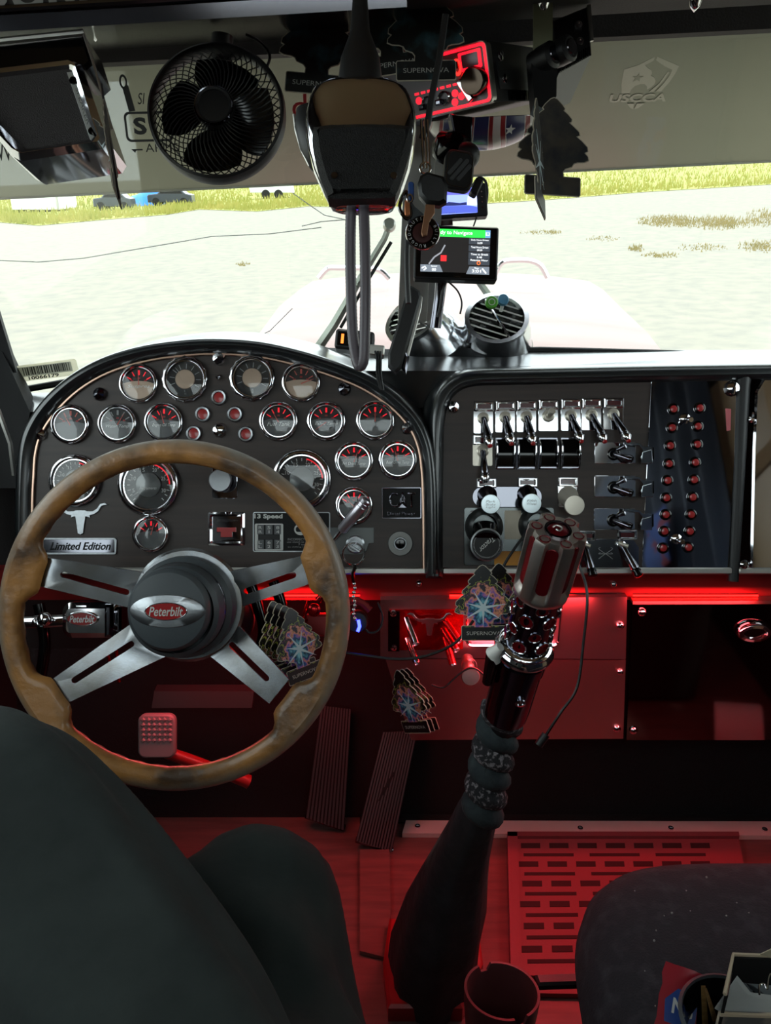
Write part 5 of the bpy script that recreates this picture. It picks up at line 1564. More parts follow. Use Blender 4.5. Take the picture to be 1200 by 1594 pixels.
# ------------------------------------------------------------ dash camera with its screen
dk = 1.30 / FPX
dc = thing('dash_camera', 'small dash camera with a bluish screen above the navigation unit', 'camera', at(718, 313, 1.30, math.radians(3.5)))
part('body', G().prism(rrect(80 * dk, 52 * dk, .004), -.014, .002, .0015), black, dc)
blue_scr = mat('blue_screen', (120, 138, 235), .3, emit=.9)
part('screen', G().prism(rrect(60 * dk, 40 * dk, .001, 1, -6 * dk, 0), .002, .0026), blue_scr, dc)
ds = dc.children[-1]
def dq(pts): return [((x - 718) * dk, (313 - y) * dk) for x, y in pts]
for nm, pts, c in (('picture_sky', [(683, 294), (742, 296), (742, 305), (683, 303)], (90, 92, 190)), ('picture_ground', [(683, 320), (742, 322), (742, 333), (683, 332)], (70, 84, 170)), ('picture_truck', [(690, 318), (698, 314), (715, 317), (726, 316), (726, 321), (690, 320)], (34, 40, 84)), ('picture_shed', [(728, 307), (742, 304), (742, 325), (726, 320)], (178, 196, 245))):
    part(nm, G().prism(dq(pts)[::-1], .0027, .0029), mat(nm, c, .3, emit=.7), ds)
text(ds, 'lettering', '00:21:05 MPH', *dq([(696, 332)])[0], .003, .024, .0022, white_mark)
for k in range(4): part('button', G().lathe([(.0014, .002), (.0013, .003), (0, .003)], 10, Matrix.Translation((*dq([(750, 301 + k * 8)])[0], 0))), chrome_dark, dc)
part('cable', G().tube(smooth_path([(*dq([p])[0], -.006) for p in ((738, 288), (748, 276), (758, 282), (760, 300), (757, 318))], 5), .0022, 6), black, dc)
part('stand', G().box((*dq([(690, 344)])[0], -.006), (26 * dk, 8 * dk, .006), .001), chrome_dark, dc)
part('lower_cable', G().tube(smooth_path([(*dq([p])[0], -.004) for p in ((741, 338), (738, 345), (735, 352))], 4), .0012, 6), black, dc)
# ------------------------------------------------------------ navigation unit
nk = 1.24 / FPX
nav = thing('navigation_unit', 'navigation screen with a green banner reading Ready to Navigate', 'navigation screen', at(710, 394, 1.24, math.radians(-1.8)))
def nq(x, y, z=0): return ((x - 710) * nk, (394 - y) * nk, z)
def rect(g, x0, y0, x1, y1, z0, z1): g.box(((x0 + x1 - 1420) / 2 * nk, (788 - y0 - y1) / 2 * nk, (z0 + z1) / 2), ((x1 - x0) * nk, (y1 - y0) * nk, z1 - z0)); return g
part('case', G().prism(rrect(130 * nk, 84 * nk, .004), -.018, .002, .002), black, nav)
part('glass', G().prism(rrect(124 * nk, 78 * nk, .002), .002, .0026), screen_black, nav)
scr = part('screen', rect(G(), 655, 358, 762, 425, .0026, .0028), mat('map_dark', (44, 42, 42), .25, emit=.25), nav)
green = mat('banner_green', (40, 190, 62), .3, emit=.8)
part('banner', rect(G(), 655, 358, 754, 370, .0028, .0031), green, scr)
part('banner_tab', rect(G(), 754, 358, 762, 370, .0028, .0031), mat('tab_blue', (96, 140, 175), .3, emit=.6), scr)
slate = mat('slate_tile', (66, 72, 80), .3, emit=.35)
for y0, y1 in ((371, 381), (382, 392), (393, 403), (403, 413)): part('tile', rect(G(), 729, y0, 762, y1 - .7, .0028, .0031), slate, scr)
part('button', G().prism([nq(x, y)[:2] for x, y in ((655, 414), (685, 414), (690, 425), (655, 425))][::-1], .0028, .0031), mat('slate_button', (120, 128, 138), .3, emit=.4), scr)
part('button', G().prism([nq(x, y)[:2] for x, y in ((731, 415), (762, 415), (762, 427), (726, 427))][::-1], .0028, .0031), MATS['slate_button'], scr)
scrw = mat('screen_white', (235, 238, 240), .4, emit=.7)
text(scr, 'lettering', 'Ready to Navigate', *nq(703, 364, .0033), 62 * nk, 7.5 * nk, scrw)
text(scr, 'lettering', 'E3', *nq(758, 364, .0033), 6 * nk, 5 * nk, scrw)
for s, y, h in (('Daily Hours Driven', 374, 3), ('3:09', 378.5, 3), ('Total Hours Driven', 385, 3), ('09:09', 389.5, 3), ('Time to Break', 396, 3), ('5:40', 400.5, 3), ('Resume Hour', 405, 3)): text(scr, 'lettering', s, *nq(746, y, .0033), (27 if len(s) > 6 else 8) * nk, h * nk, scrw)
text(scr, 'lettering', 'Time', *nq(742, 417.5, .0033), 7 * nk, 2.6 * nk, scrw); text(scr, 'lettering', '3:01', *nq(742, 422, .0033), 14 * nk, 4.6 * nk, scrw)
text(scr, 'lettering', 'Speed', *nq(676, 416.5, .0033), 9 * nk, 2.6 * nk, scrw); text(scr, 'lettering', '00', *nq(676, 421.5, .0033), 6 * nk, 4.4 * nk, scrw)
part('clock_ring', G().ring([(p[0] + nq(745, 409.5)[0], p[1] + nq(745, 409.5)[1]) for p in circ(3 * nk, 16)], [(p[0] + nq(745, 409.5)[0], p[1] + nq(745, 409.5)[1]) for p in circ(1.8 * nk, 16)], .0031, .0034), mat('orange_ring', (240, 110, 40), .4, emit=.6), scr)
part('road', G().tube([nq(x, y, .003) for x, y in ((668, 413), (676, 402), (686, 395), (692, 383))], .0012, 5), mat('road_grey', (150, 152, 160), .4, emit=.4), scr)
part('truck_mark', rect(G(), 686, 399, 695, 408, .0028, .0034), mat('red_mark_screen', (225, 40, 44), .4, emit=.6), scr)
part('wrench', G().tube([nq(751, 418, .0034), nq(757, 425, .0034)], .0010, 6), scrw, scr)
part('arrow', G().tube([nq(x, y, .0034) for x, y in ((657, 420), (662, 417), (664, 420), (660, 423))], .0008, 6), scrw, scr)
text(nav, 'lettering', 'GARMIN', *nq(708, 431.5, .0028), 18 * nk, 2.6 * nk, chrome_dark)
part('mount_arm', G().tube([nq(690, 420, -.02), nq(688, 455, -.04), nq(684, 500, -.05)], [.010, .009, .009], 12), chrome_dark, nav)
for pts in ([(697, 436), (690, 455), (688, 475), (684, 492)], [(700, 436), (715, 450), (722, 468), (720, 486)]):
    part('cable', G().tube(smooth_path([nq(x, y, -.01) for x, y in pts], 5), .0014, 6), black, nav)
# ------------------------------------------------------------ vents on the deck
vent_chrome = mat('vent_chrome', (232, 234, 238), .16, 1.0)
def vent(px, py, d, s, ax, lb, roll=-.35):
    t = thing('air_vent', lb, 'vent', axis_frame(W(px, py, d), ax), 'chrome air vents')
    R0 = .047 * s
    part('barrel', G().lathe([(R0 * 1.30, -.070 * s), (R0 * 1.26, -.050 * s), (R0 * 1.20, -.03 * s), (R0 * 1.08, -.012 * s), (R0 * 1.02, -.004 * s), (R0 * 1.10, 0), (R0 * 1.08, .005 * s), (R0 * .93, .005 * s), (R0 * .90, -.006 * s), (R0 * .88, -.03 * s), (0, -.03 * s)], 44), vent_chrome, t)
    part('dark_well', G().lathe([(R0 * .87, -.028 * s), (0, -.027 * s)], 32), black_gloss, t)
    for i in range(7):
        y = R0 * (-.72 + .24 * i); hw = math.sqrt(max(R0 * R0 * .80 - y * y, 1e-6))
        part('slat', G().box((0, 0, 0), (hw * 2, .0022 * s, .010 * s), .0004, Matrix.Rotation(roll, 4, 'Z') @ Matrix.Translation((0, y, -.003)) @ Matrix.Rotation(.7, 4, 'X')), alum, t)
    part('centre_vane', G().box((0, 0, 0), (.003 * s, R0 * 1.7, .008 * s), .0006, Matrix.Rotation(roll + .85, 4, 'Z') @ Matrix.Translation((0, 0, .003 * s))), chrome, t)
    part('base', G().lathe([(R0 * 1.36, -.080 * s), (R0 * 1.34, -.070 * s), (R0 * 1.22, -.060 * s)], 40), pad, t)
    return t
vent(773, 497, 1.38, 1.06, (-.08, -.66, .76), 'round chrome air vent with slanted slats on the dash right of the post')
vent(644, 497, 1.39, 1.04, (-.50, -.46, .74), 'round chrome air vent half hidden behind the black device', .45)
t = thing('vent_clip', 'round green clip on the slats of the right chrome vent', 'clip', at(765, 471, 1.345))
part('disc', G().lathe([(.0105, -.003), (.0105, .003), (.009, .005), (.007, .0042), (0, .0042)], 24), mat('green_clip', (96, 175, 60), .35), t)
part('loop', G().ring(circ(.0055, 20), circ(.0045, 20), .0042, .0055), white_plastic, t)
t = thing('vent_clip', 'round blue clip behind the green one on the right chrome vent', 'clip', at(783, 467, 1.36))
part('disc', G().lathe([(.0095, -.003), (.0095, .003), (.008, .005), (.006, .0042), (0, .0042)], 24), mat('blue_clip', (92, 150, 190), .35), t)
part('stem', G().tube([(0, -.006, -.004), (-.002, -.016, -.012)], .003, 8), white_plastic, t)
# ------------------------------------------------------------ black device standing on edge
bd = thing('phone_holder', 'black slab shaped phone holder standing tilted with a grey edge at the dash centre', 'holder', at(628, 520, 1.16))
def bq(x, y, z=0): return ((x - 628) * 1.16 / FPX, (520 - y) * 1.16 / FPX, z)
part('slab', G().prism([bq(x, y)[:2] for x, y in ((634, 450), (640, 447), (653, 455), (655, 466), (640, 520), (625, 572), (616, 582), (604, 570), (604, 552), (618, 508))][::-1], -.012, .010, .003), black, bd)
part('grey_edge', G().prism([bq(x, y)[:2] for x, y in ((654, 458), (658, 462), (656, 480), (636, 556), (631, 556), (634, 542), (646, 496))][::-1], -.014, -.002, .001), alum, bd)
part('hook', G().prism([bq(x, y)[:2] for x, y in ((630, 548), (637, 556), (632, 584), (625, 574))][::-1], -.004, .008, .003), chrome_dark, bd)
rdv = thing('radar_detector', 'small dark box with an orange lit window on the dash left of the microphone cord', 'detector', at(552, 530, 1.22, -.1))
part('case', G().prism(rrect(.058, .030, .005), -.03, .004, .003), black, rdv)
part('window', G().prism(rrect(.030, .020, .002, 2, -.010, 0), .004, .005), screen_black, rdv)
part('display', G().box((-.018, 0, .0052), (.004, .014, .001)), mat('orange_display', (230, 110, 40), .4, emit=1.0), rdv)
part('bracket', G().prism(rrect(.024, .016, .003, 2, .034, -.012), -.02, .006, .002), alum, rdv)
for i in range(3):
    part('cable', G().tube(smooth_path([((x - 552) * 1.22 / FPX, (530 - y) * 1.22 / FPX, .012) for x, y in ((586 + 4 * i, 545), (590 + 3 * i, 560), (592 + 3 * i, 580), (600 + 2 * i, 604))], 5), .0016, 6), black, rdv)
# ------------------------------------------------------------ keys hanging beside the microphone
kd = .62
kq = lambda x, y, z=0: ((x - 660) * kd / FPX, (320 - y) * kd / FPX, z)
ks = thing('key_bunch', 'bunch of keys with a black fob and a round medal hanging right of the microphone', 'keys', at(660, 320, kd))
part('strap', G().tube([kq(x, y, -.002) for x, y in ((694, 20), (684, 90), (672, 150), (666, 190), (657, 214))], [.0026] * 5, 8, flat=.5), black, ks)
for x0 in (655, 660, 665): part('wire', G().tube([kq(x0, 186), kq(x0 + 2, 225), kq(x0 + 4, 262)], .0008, 5), chrome, ks)
part('split_ring', G().tube([kq(662 + 8 * math.cos(a), 262 + 9 * math.sin(a)) for a in [2 * PI * k / 20 for k in range(20)]], .0009, 6, closed=True), chrome, ks)
part('fob', G().prism([kq(x, y)[:2] for x, y in ((654, 276), (664, 270), (690, 277), (696, 290), (695, 316), (684, 322), (664, 320), (652, 306), (650, 288))][::-1], -.004, .005, .0025), black, ks)
part('key_blade', G().prism([kq(x, y)[:2] for x, y in ((662, 322), (676, 323), (676, 336), (668, 348), (664, 370), (657, 372), (655, 366))][::-1], .004, .006, .0005), mat('key_brown', (128, 88, 62), .4, .6), ks)
mdx, mdy = 658, 362
md = part('medal', G().lathe([(.0125, 0), (.0128, .0015), (.0122, .003), (.0086, .003), (.0080, .002), (0, .002)], 36, Matrix.Translation(kq(mdx, mdy, -.003))), black_gloss, ks)
part('medal_rim', G().lathe([(.0128, .001), (.0132, .002), (.0128, .0034), (.0122, .003)], 36, Matrix.Translation(kq(mdx, mdy, -.003))), chrome, md)
part('medal_centre', G().lathe([(.0082, .002), (.0076, .0034), (0, .0038)], 28, Matrix.Translation(kq(mdx, mdy, -.003))), mat('medal_maroon', (70, 40, 40), .15), md)
for i, ch in enumerate('CAUTION BUILT RUGGED'):
    if ch == ' ': continue
    a = math.radians(170 - i * 18)
    text(md, 'figure', ch, kq(mdx, mdy)[0] + .0104 * math.cos(a), kq(mdx, mdy)[1] + .0104 * math.sin(a), .0005, 0, .0022, white_mark, rz=a - PI / 2)
part('ribbon_tag', G().prism([kq(x, y)[:2] for x, y in ((646, 318), (660, 330), (650, 345), (636, 345), (628, 330), (634, 300))][::-1], -.006, -.004, .0006), grey_rubber, ks)
part('carabiner', G().tube(smooth_path([kq(x, y, -.004) for x, y in ((634, 296), (628, 300), (622, 318), (626, 330), (634, 338), (640, 330), (636, 312))], 4, True), .0014, 6, closed=True), chrome_dark, ks)
part('blue_tag', G().prism(rrect(.0045, .015, .002, 3, *kq(640, 296)[:2]), -.005, -.002, .0008), blue_plastic, ks)
part('copper_tag', G().prism(rrect(.004, .013, .002, 3, *kq(634, 322)[:2]), -.003, -.001, .0006), mat('copper', (190, 120, 80), .35, .8), ks)
part('side_ring', G().tube([kq(638 + 4 * math.cos(a), 308 + 6 * math.sin(a), -.001) for a in [2 * PI * k / 16 for k in range(16)]], .0009, 6, closed=True), chrome, ks)
part('cord', G().tube(smooth_path([kq(x, y, -.004) for x, y in ((640, 340), (634, 380), (634, 430), (636, 470))], 5), .0022, 6), black, ks)
# ------------------------------------------------------------ things under the dash
# red valve plate with pegs and longhorn
vp = thing('red_switch_plate', 'red anodised plate with a longhorn badge and chrome pegs on the heater panel', 'switch plate', axis_frame(Wy(665, 976, Y2 - .001), (0, -1, 0)))
s1 = (Wy(666, 976, Y2) - Wy(665, 976, Y2)).length
v1 = (Wy(665, 977, Y2) - Wy(665, 976, Y2)).length
def vq(x, y, z=0): return ((x - 665) * s1, (976 - y) * v1, z)
part('plate', G().prism([vq(x, y)[:2] for x, y in ((606, 948), (720, 948), (722, 1010), (606, 1012))][::-1], 0, .003, .001), red_plate, vp)
part('dark_end', G().prism([vq(x, y)[:2] for x, y in ((604, 950), (622, 950), (622, 1013), (604, 1013))][::-1], .001, .004, .001), black_gloss, vp)
lhm = G(); longhorn(lhm, .027, 0, .003)
part('longhorn_badge', lhm, steel, vp, Matrix.Translation(vq(668, 970, .008)))
for k, (x0, y0, x1, y1) in enumerate(((632, 962, 646, 984), (634, 994, 648, 1014), (690, 962, 712, 980), (689, 978, 708, 994), (693, 992, 704, 1017))):
    part('peg', G().tube([Vector(vq(x0, y0, 0)), Vector(vq(x0, y0, 0)).lerp(Vector(vq(x1, y1, .035)), .9), Vector(vq(x1, y1, .035))], [.0055, .0062, .0062], 14), chrome if k < 2 else red_plate, vp)
    part('peg_end', G().lathe([(.0062, 0), (.006, .002), (.004, .002), (.003, -.001), (0, -.001)], 14, axis_frame(Vector(vq(x1, y1, .035)), Vector(vq(x1, y1, .035)) - Vector(vq(x0, y0, 0)))), steel, vp)
for x, y in ((612, 953), (613, 1006)): part('screw', G().lathe([(.006, .003), (.0055, .006), (.003, .007), (0, .006)], 12, Matrix.Translation(vq(x, y))), chrome, vp)
# oblong raised rings on the heater panel
for x, w, lb in ((762, 74, 'rounded chrome outline fitting on the heater panel behind the air fresheners'), (850, 46, 'rounded chrome outline fitting on the heater panel right of the gear lever')):
    T = axis_frame(Wy(x, 972, Y2 - .001), (0, -1, 0))
    solo('panel_fitting', G().ring(rrect(w * s1, 66 * v1, .012), rrect(w * s1 - .008, 66 * v1 - .008, .009), 0, .006, .002), chrome, lb, 'fitting', T)
t = thing('heater_valve', 'round red-lit aluminium knob on a stem below the heater panel', 'valve', at(732, 1052, 1.32))
part('stem', G().tube([(0, .018, -.05), (0, .010, -.02), (0, 0, 0)], [.010, .009, .008], 14), alum, t)
part('collar', G().lathe([(.0125, -.016), (.0135, -.012), (.0125, -.008)], 24, Matrix.Translation((0, .012, -.01))), alum, t)
part('head', G().lathe([(.010, -.006), (.0148, -.003), (.0152, .004), (.0138, .007), (0, .0075)], 30), alum, t)
solo('wire', G().tube(smooth_path([W(x, y, 1.30) for x, y in ((672, 1066), (690, 1070), (705, 1058), (722, 1044), (738, 1040), (755, 1052), (770, 1064))], 6), .0016, 6), black, 'thin pale wire bent over the round knob below the heater panel', 'wire')
solo('cable', G().tube(smooth_path([W(x, y, d) for x, y, d in ((535, 1016, 1.25), (580, 1022, 1.24), (620, 1026, 1.22), (660, 1022, 1.2), (700, 1006, 1.18), (722, 986, 1.17), (760, 930, 1.15), (790, 870, 1.15), (830, 815, 1.16))], 6), .0022, 6), black, 'black cable running from the wheel rim across the red plate to the knobs', 'cable')
solo('cable', G().tube(smooth_path([W(x, y, d) for x, y, d in ((890, 862, 1.16), (905, 890, 1.15), (914, 930, 1.13), (908, 1000, 1.13), (898, 1070, 1.13), (872, 1110, 1.13), (846, 1150, 1.14))], 6), .0022, 6), black, 'thin black cable hanging right of the gear lever down the red panels', 'cable')
t = solo('cable_plug', G().tube([W(850, 1143, 1.14), W(838, 1160, 1.14)], .006, 10), black, 'small plug at the end of the hanging cable right of the gear lever', 'plug')
# gear behind the right spokes
t = thing('wiring_block', 'red lit valve block with a round cap under the dash behind the wheel', 'valve', at(492, 952, 1.30))
wq = lambda x, y, z=0: ((x - 492) * 1.30 / FPX, (952 - y) * 1.30 / FPX, z)
part('block', G().box(wq(498, 972), (.040, .034, .03), .003), under_red, t)
part('cap', G().lathe([(.008, -.01), (.0105, 0), (.0105, .004), (.008, .007), (.004, .008), (0, .008)], 24, Matrix.Translation(wq(490, 948, .012))), red_plate, t)
part('pipe', G().tube([wq(454, 968, .01), wq(490, 961, .012)], .003, 8), red_plate, t)
part('pipe', G().tube([wq(480, 934, .0), wq(466, 976, .0)], .002, 8), red_plate, t)
part('elbow', G().tube(smooth_path([wq(496, 934, .01), wq(504, 926, .01), (wq(514, 930, .005))], 4), .006, 10), red_plate, t)
t = thing('power_plug', 'charger plug with a small blue light under the dash below the ignition', 'plug', at(556, 968, 1.28))
pq = lambda x, y, z=0: ((x - 556) * 1.28 / FPX, (968 - y) * 1.28 / FPX, z)
part('body', G().lathe([(.016, -.03), (.017, .0), (.015, .006), (0, .007)], 24), black, t)
part('blue_light', G().tube([pq(558, 964, .008), pq(560, 974, .008), pq(557, 982, .008)], .0025, 8), led_blue, t)
part('arch', G().tube(smooth_path([pq(530, 950, .0), pq(545, 936, .0), pq(562, 938, .0), pq(576, 950, .0)], 5), .006, 8), under_red, t)
part('lead', G().tube(smooth_path([pq(564, 972, .0), pq(575, 985, .0), pq(590, 980, .0), pq(596, 960, .0), pq(588, 938, .0)], 5), .002, 6), black, t)
# steering gear clutter below the column
for pts, lb in (([(388, 905), (400, 940), (410, 980), (405, 1010)], 'black hose under the dash right of the hub'), ([(425, 905), (440, 950), (432, 990), (415, 1020)], 'second black hose under the dash right of the hub'), ([(60, 940), (70, 1000), (62, 1060)], 'black hose under the dash far left')):
    solo('hose', G().tube(smooth_path([W(x, y, 1.3) for x, y in pts], 5), .009, 10), black_gloss, lb, 'hose')
for pts in ([(165, 1010), (173, 1040), (171, 1060)], [(180, 1008), (183, 1030), (185, 1062)]):
    solo('wire', G().tube([W(x, y, 1.25) for x, y in pts], .0022, 6), red_plate, 'red wire under the dash seen through the lower left spoke' if pts[0][0] < 170 else 'second red wire under the dash right beside the lower left spoke', 'wire')
# fresheners lower down
freshener(fat(752, 938, 1.06, 1, -6), 'colourful tree air freshener hanging in front of the heater panel left of the lever', .84)
freshener(fat(778, 934, 1.09, 2, 18), 'tree air freshener tucked behind the colourful one by the gear lever', .84)
freshener(fat(824, 930, 1.08, 6, 30), 'tree air freshener hanging right behind the gear lever knob', .84, True, False)
for k in range(4):
    freshener(fat(464 - 9 * k, 1002 - 4 * k, 1.19 + .01 * k, 14, 42), 'tree air freshener under the wheel rim, ' + ('front one of the row of four', 'second of the row of four', 'third of the row of four', 'hindmost of the row of four')[k], .92)
for k in range(3):
    freshener(fat(634 + 7 * k, 1092 - 2 * k, 1.24 + .012 * k, 18, -48), 'tree air freshener hanging by the pedals, ' + ('front one of three', 'middle one of three', 'hindmost of three')[k], .86)
# ------------------------------------------------------------ pedals
ped_m = mat('pedal_rubber', (72, 70, 72), .5)
def treadle(pts, dz, lb, n):
    """four corners of the pedal face (world): upper left, upper right, lower right, lower left"""
    a, b, c, d = pts
    t = thing('treadle_pedal', lb, 'pedal', (c + d) / 2, 'ribbed treadle pedals')
    ti = t.matrix_world.inverted()
    nn = (b - a).cross(d - a).normalized()
    if nn.y > 0: nn = -nn
    part('plate', G().slab([ti @ p for p in (a, b, c, d)], ti.to_3x3() @ (nn * -.014)), black_matte, t)
    for k in range(n):
        f0, f1 = (k + .18) / n, (k + .74) / n
        q = [a.lerp(b, f0), a.lerp(b, f1), d.lerp(c, f1), d.lerp(c, f0)]
        part('rib', G().slab([ti @ (p + nn * .0035) for p in q], ti.to_3x3() @ (nn * -.0035)), ped_m, t)
    part('hinge', G().tube([ti @ (d + nn * -.01), ti @ (c + nn * -.01)], .007, 10), chrome_dark, t)
treadle([Wy(500, 1098, 1.355), Wy(547, 1104, 1.355), Wy(536, 1292, 1.275), Wy(476, 1272, 1.275)], 0, 'ribbed black treadle pedal left of the two, upright', 11)
treadle([Wy(596, 1140, 1.335), Wy(650, 1138, 1.335), Wy(610, 1326, 1.225), Wy(554, 1308, 1.225)], 0, 'ribbed black treadle pedal right of the two, leaning', 13)
cl = thing('clutch_pedal', 'small square pedal with a diamond tread seen through the bottom of the wheel', 'pedal', at(245, 1145, 1.36))
ck = 1.36 / FPX
part('pad', G().prism(rrect(58 * ck, 68 * ck, .012, 5), -.006, .006, .003), mat('pedal_grey', (120, 108, 108), .5), cl)
for i in range(6):
    for j in range(5):
        part('tread', G().lathe([(.0048, 0), (.002, .0025), (0, .0026)], 4, Matrix.Translation(((i - 2.5) * 8.2 * ck, (10 - 0) * ck + (2 - j) * -8 * ck, .006))), MATS['pedal_grey'], cl)
part('arm', G().tube([(.01, -.03, -.01), (.045, -.05, -.03), (.11, -.085, -.06), (.14, -.10, -.07)], [.010, .011, .010, .012], 12), under_red, cl)
# dark crossmember behind
solo('crossmember', G().slab([W(x, y, 1.44) for x, y in ((240, 1076), (395, 1076), (392, 1102), (236, 1102))], (0, .02, 0)), mat('worn_steel', (64, 60, 60), .5, .7), 'worn steel cross bar deep under the dash above the clutch pedal', 'bar')
# ------------------------------------------------------------ floor: sill strip, mats
p = [Wz(x, y, .012) for x, y in ((632, 1277), (1420, 1279), (1420, 1302), (626, 1297))]
ss = thing('sill_strip', 'brushed aluminium strip screwed across the floor in front of the seat', 'strip', (p[0] + p[2]) / 2)
si = ss.matrix_world.inverted()
part('strip', G().slab([si @ q_ for q_ in p], (0, 0, -.011)), mat('sill_aluminium', (225, 220, 212), .5, .35), ss)
for x, y in ((650, 1287), (903, 1290), (1044, 1290), (1190, 1292)): part('screw', G().lathe([(.006, 0), (.0055, .003), (.0025, .0035), (.002, .002), (0, .002)], 14, si @ Matrix.Translation(Wz(x, y, .012))), chrome, ss)
struct('trim_6', G().slab([Wz(x, y, .006) for x, y in ((560, 1262), (1420, 1262), (1420, 1279), (560, 1279))], (0, 0, -.005)), carpet_black)
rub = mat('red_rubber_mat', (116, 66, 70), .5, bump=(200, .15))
dark_slot = mat('mat_slot', (34, 16, 18), .8)
mp4 = [Wz(x, y, .018) for x, y in ((800, 1306), (1150, 1306), (1190, 1510), (806, 1514))]
fm = thing('floor_mat', 'ribbed rubber floor mat with rows of slots in front of the passenger seat', 'floor mat', (mp4[0] + mp4[2]) / 2)
fi = fm.matrix_world.inverted()
def mpos(u, v, h=0.0): return fi @ (mp4[0].lerp(mp4[1], u).lerp(mp4[3].lerp(mp4[2], u), v) + Vector((0, 0, h)))
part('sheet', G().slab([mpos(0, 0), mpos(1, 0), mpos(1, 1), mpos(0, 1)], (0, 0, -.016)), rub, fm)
for q4 in (((-.03, -.04), (1, -.04), (1, 0), (-.03, 0)), ((-.03, -.04), (.015, -.04), (.015, 1.04), (-.03, 1.04)), ((-.03, 1.0), (1, 1.0), (1, 1.04), (-.03, 1.04))):
    part('raised_edge', G().slab([mpos(u, v, .008) for u, v in q4], (0, 0, -.02)), rub, fm)
for r_ in range(12):
    v0 = .04 + r_ * .079
    if r_ % 2 == 0:
        for c_ in range(7):
            u0 = .03 + c_ * .125 + (.0 if r_ % 4 == 0 else -.012)
            part('slot', G().slab([mpos(u, v, .0012) for u, v in ((u0, v0), (u0 + .085, v0), (u0 + .085, v0 + .042), (u0, v0 + .042))], (0, 0, -.001)), dark_slot, fm)
    else:
        for c_ in range(3):
            u0 = .04 + c_ * .29
            part('slot', G().slab([mpos(u, v, .0012) for u, v in ((u0, v0 + .01), (u0 + .22, v0 + .01), (u0 + .22, v0 + .034), (u0, v0 + .034))], (0, 0, -.001)), dark_slot, fm)
p = [Wz(x, y, .012) for x, y in ((836, 1518), (1200, 1522), (1240, 1552), (836, 1546))]
solo('floor_mat', G().slab(p, (0, 0, -.010)), rub, 'second strip of slotted rubber mat behind the first one near the cup holder', 'floor mat')
# red lit panel at the lower edge by the lever
p = [Wz(x, y, .010) for x, y in ((560, 1322), (606, 1322), (608, 1420), (600, 1490), (560, 1480))]
solo('rubber_flap', G().loft([[Vector((q_.x, q_.y, .002)) for q_ in p], p]), floor_mat_, 'curled rubber floor flap between the pedals and the lever base', 'mat')
# ------------------------------------------------------------ gear lever
gl_t = thing('gear_lever', 'gear lever with a chrome revolver knob and a knotted black cloth boot', 'gear lever', Wz(688, 1500, .0))
gi = gl_t.matrix_world.inverted()
bp = [Wz(x, y, .03) for x, y in ((606, 1430), (742, 1430), (752, 1500), (720, 1570), (604, 1570), (596, 1500))]
part('base_plate', G().loft([[gi @ Vector((q_.x, q_.y, .0)) for q_ in bp], [gi @ q_ for q_ in bp], [gi @ (q_.lerp(sum(bp, Vector()) / 6, .06) + Vector((0, 0, .004))) for q_ in bp]]), mat('base_red', (140, 30, 34), .35), gl_t)
boot_m = mat('boot_cloth', (20, 20, 23), .9, var=((38, 38, 44), (30, 30, 30), .45, .8), bump=(55, .6))
def ringpx(px, py, d, w, h=None, n=26, tilt=None, f=None):
    c = W(px, py, d); r_ = w / 2 * d / FPX; h = h or r_
    out_ = []
    for i in range(n):
        a = 2 * PI * i / n
        k = 1 + (f(a) if f else 0)
        out_.append(gi @ (c + Vector((math.cos(a) * r_ * k, math.sin(a) * h * k, math.sin(a) * (tilt or 0) * r_))))
    return out_
fold = lambda amp, ph, m=7: (lambda a: amp * math.sin(a * m + ph) + amp * .6 * math.sin(a * 3 + ph * 2))
BR = [(676, 1560, 1.385, 138, .07, 0), (672, 1520, 1.36, 136, .08, .2), (676, 1470, 1.32, 134, .08, .5), (690, 1420, 1.27, 126, .07, .9), (704, 1370, 1.22, 104, .05, 1.3), (718, 1330, 1.18, 86, .04, 1.8), (734, 1290, 1.135, 70, .035, 2.3), (744, 1262, 1.105, 62, .032, 2.8), (750, 1248, 1.09, 58, .028, 3.0)]
part('boot', G().loft([ringpx(x, y, d, w, h, f=fold(.05, ph), tilt=.12) for x, y, d, w, h, ph in BR]), boot_m, gl_t, sharp=70)
hip = [(750, 1262, 1.09), (758, 1220, 1.06), (768, 1180, 1.03), (778, 1140, 1.0), (788, 1100, .97)]
part('stalk', G().tube([gi @ W(*p_) for p_ in hip], .016, 14), black, gl_t)
# twisted bandana: two cloth strands wound round the stalk
band1 = mat('bandana_dark', (34, 42, 46), .9, var=((52, 60, 62), (40, 40, 40), .4, .7), bump=(120, .5))
band2 = mat('bandana_print', (30, 28, 32), .9, var=((140, 132, 136), (190, 190, 190), .52, .66), bump=(160, .5))
for s_, (m_, ph) in enumerate(((band1, 0.0), (band2, PI))):
    pts = []; rr = []
    for i in range(61):
        f = i / 60
        y = 1272 - 172 * f; x = 748 + 40 * f; d = 1.095 - .115 * f
        c = W(x, y, d)
        a = ph + f * 3.1 * 2 * PI
        rad_ = .0135 + .002 * math.sin(f * 20 + ph)
        pts.append(gi @ (c + (AX * math.cos(a) + AB * math.sin(a)) * rad_))
        rr.append((.0155 + .004 * math.sin(f * 17 + ph)) * (1 if 0 < i < 60 else .6))
    part('bandana_strand', G().tube(pts, rr, 12), m_, gl_t, sharp=80)
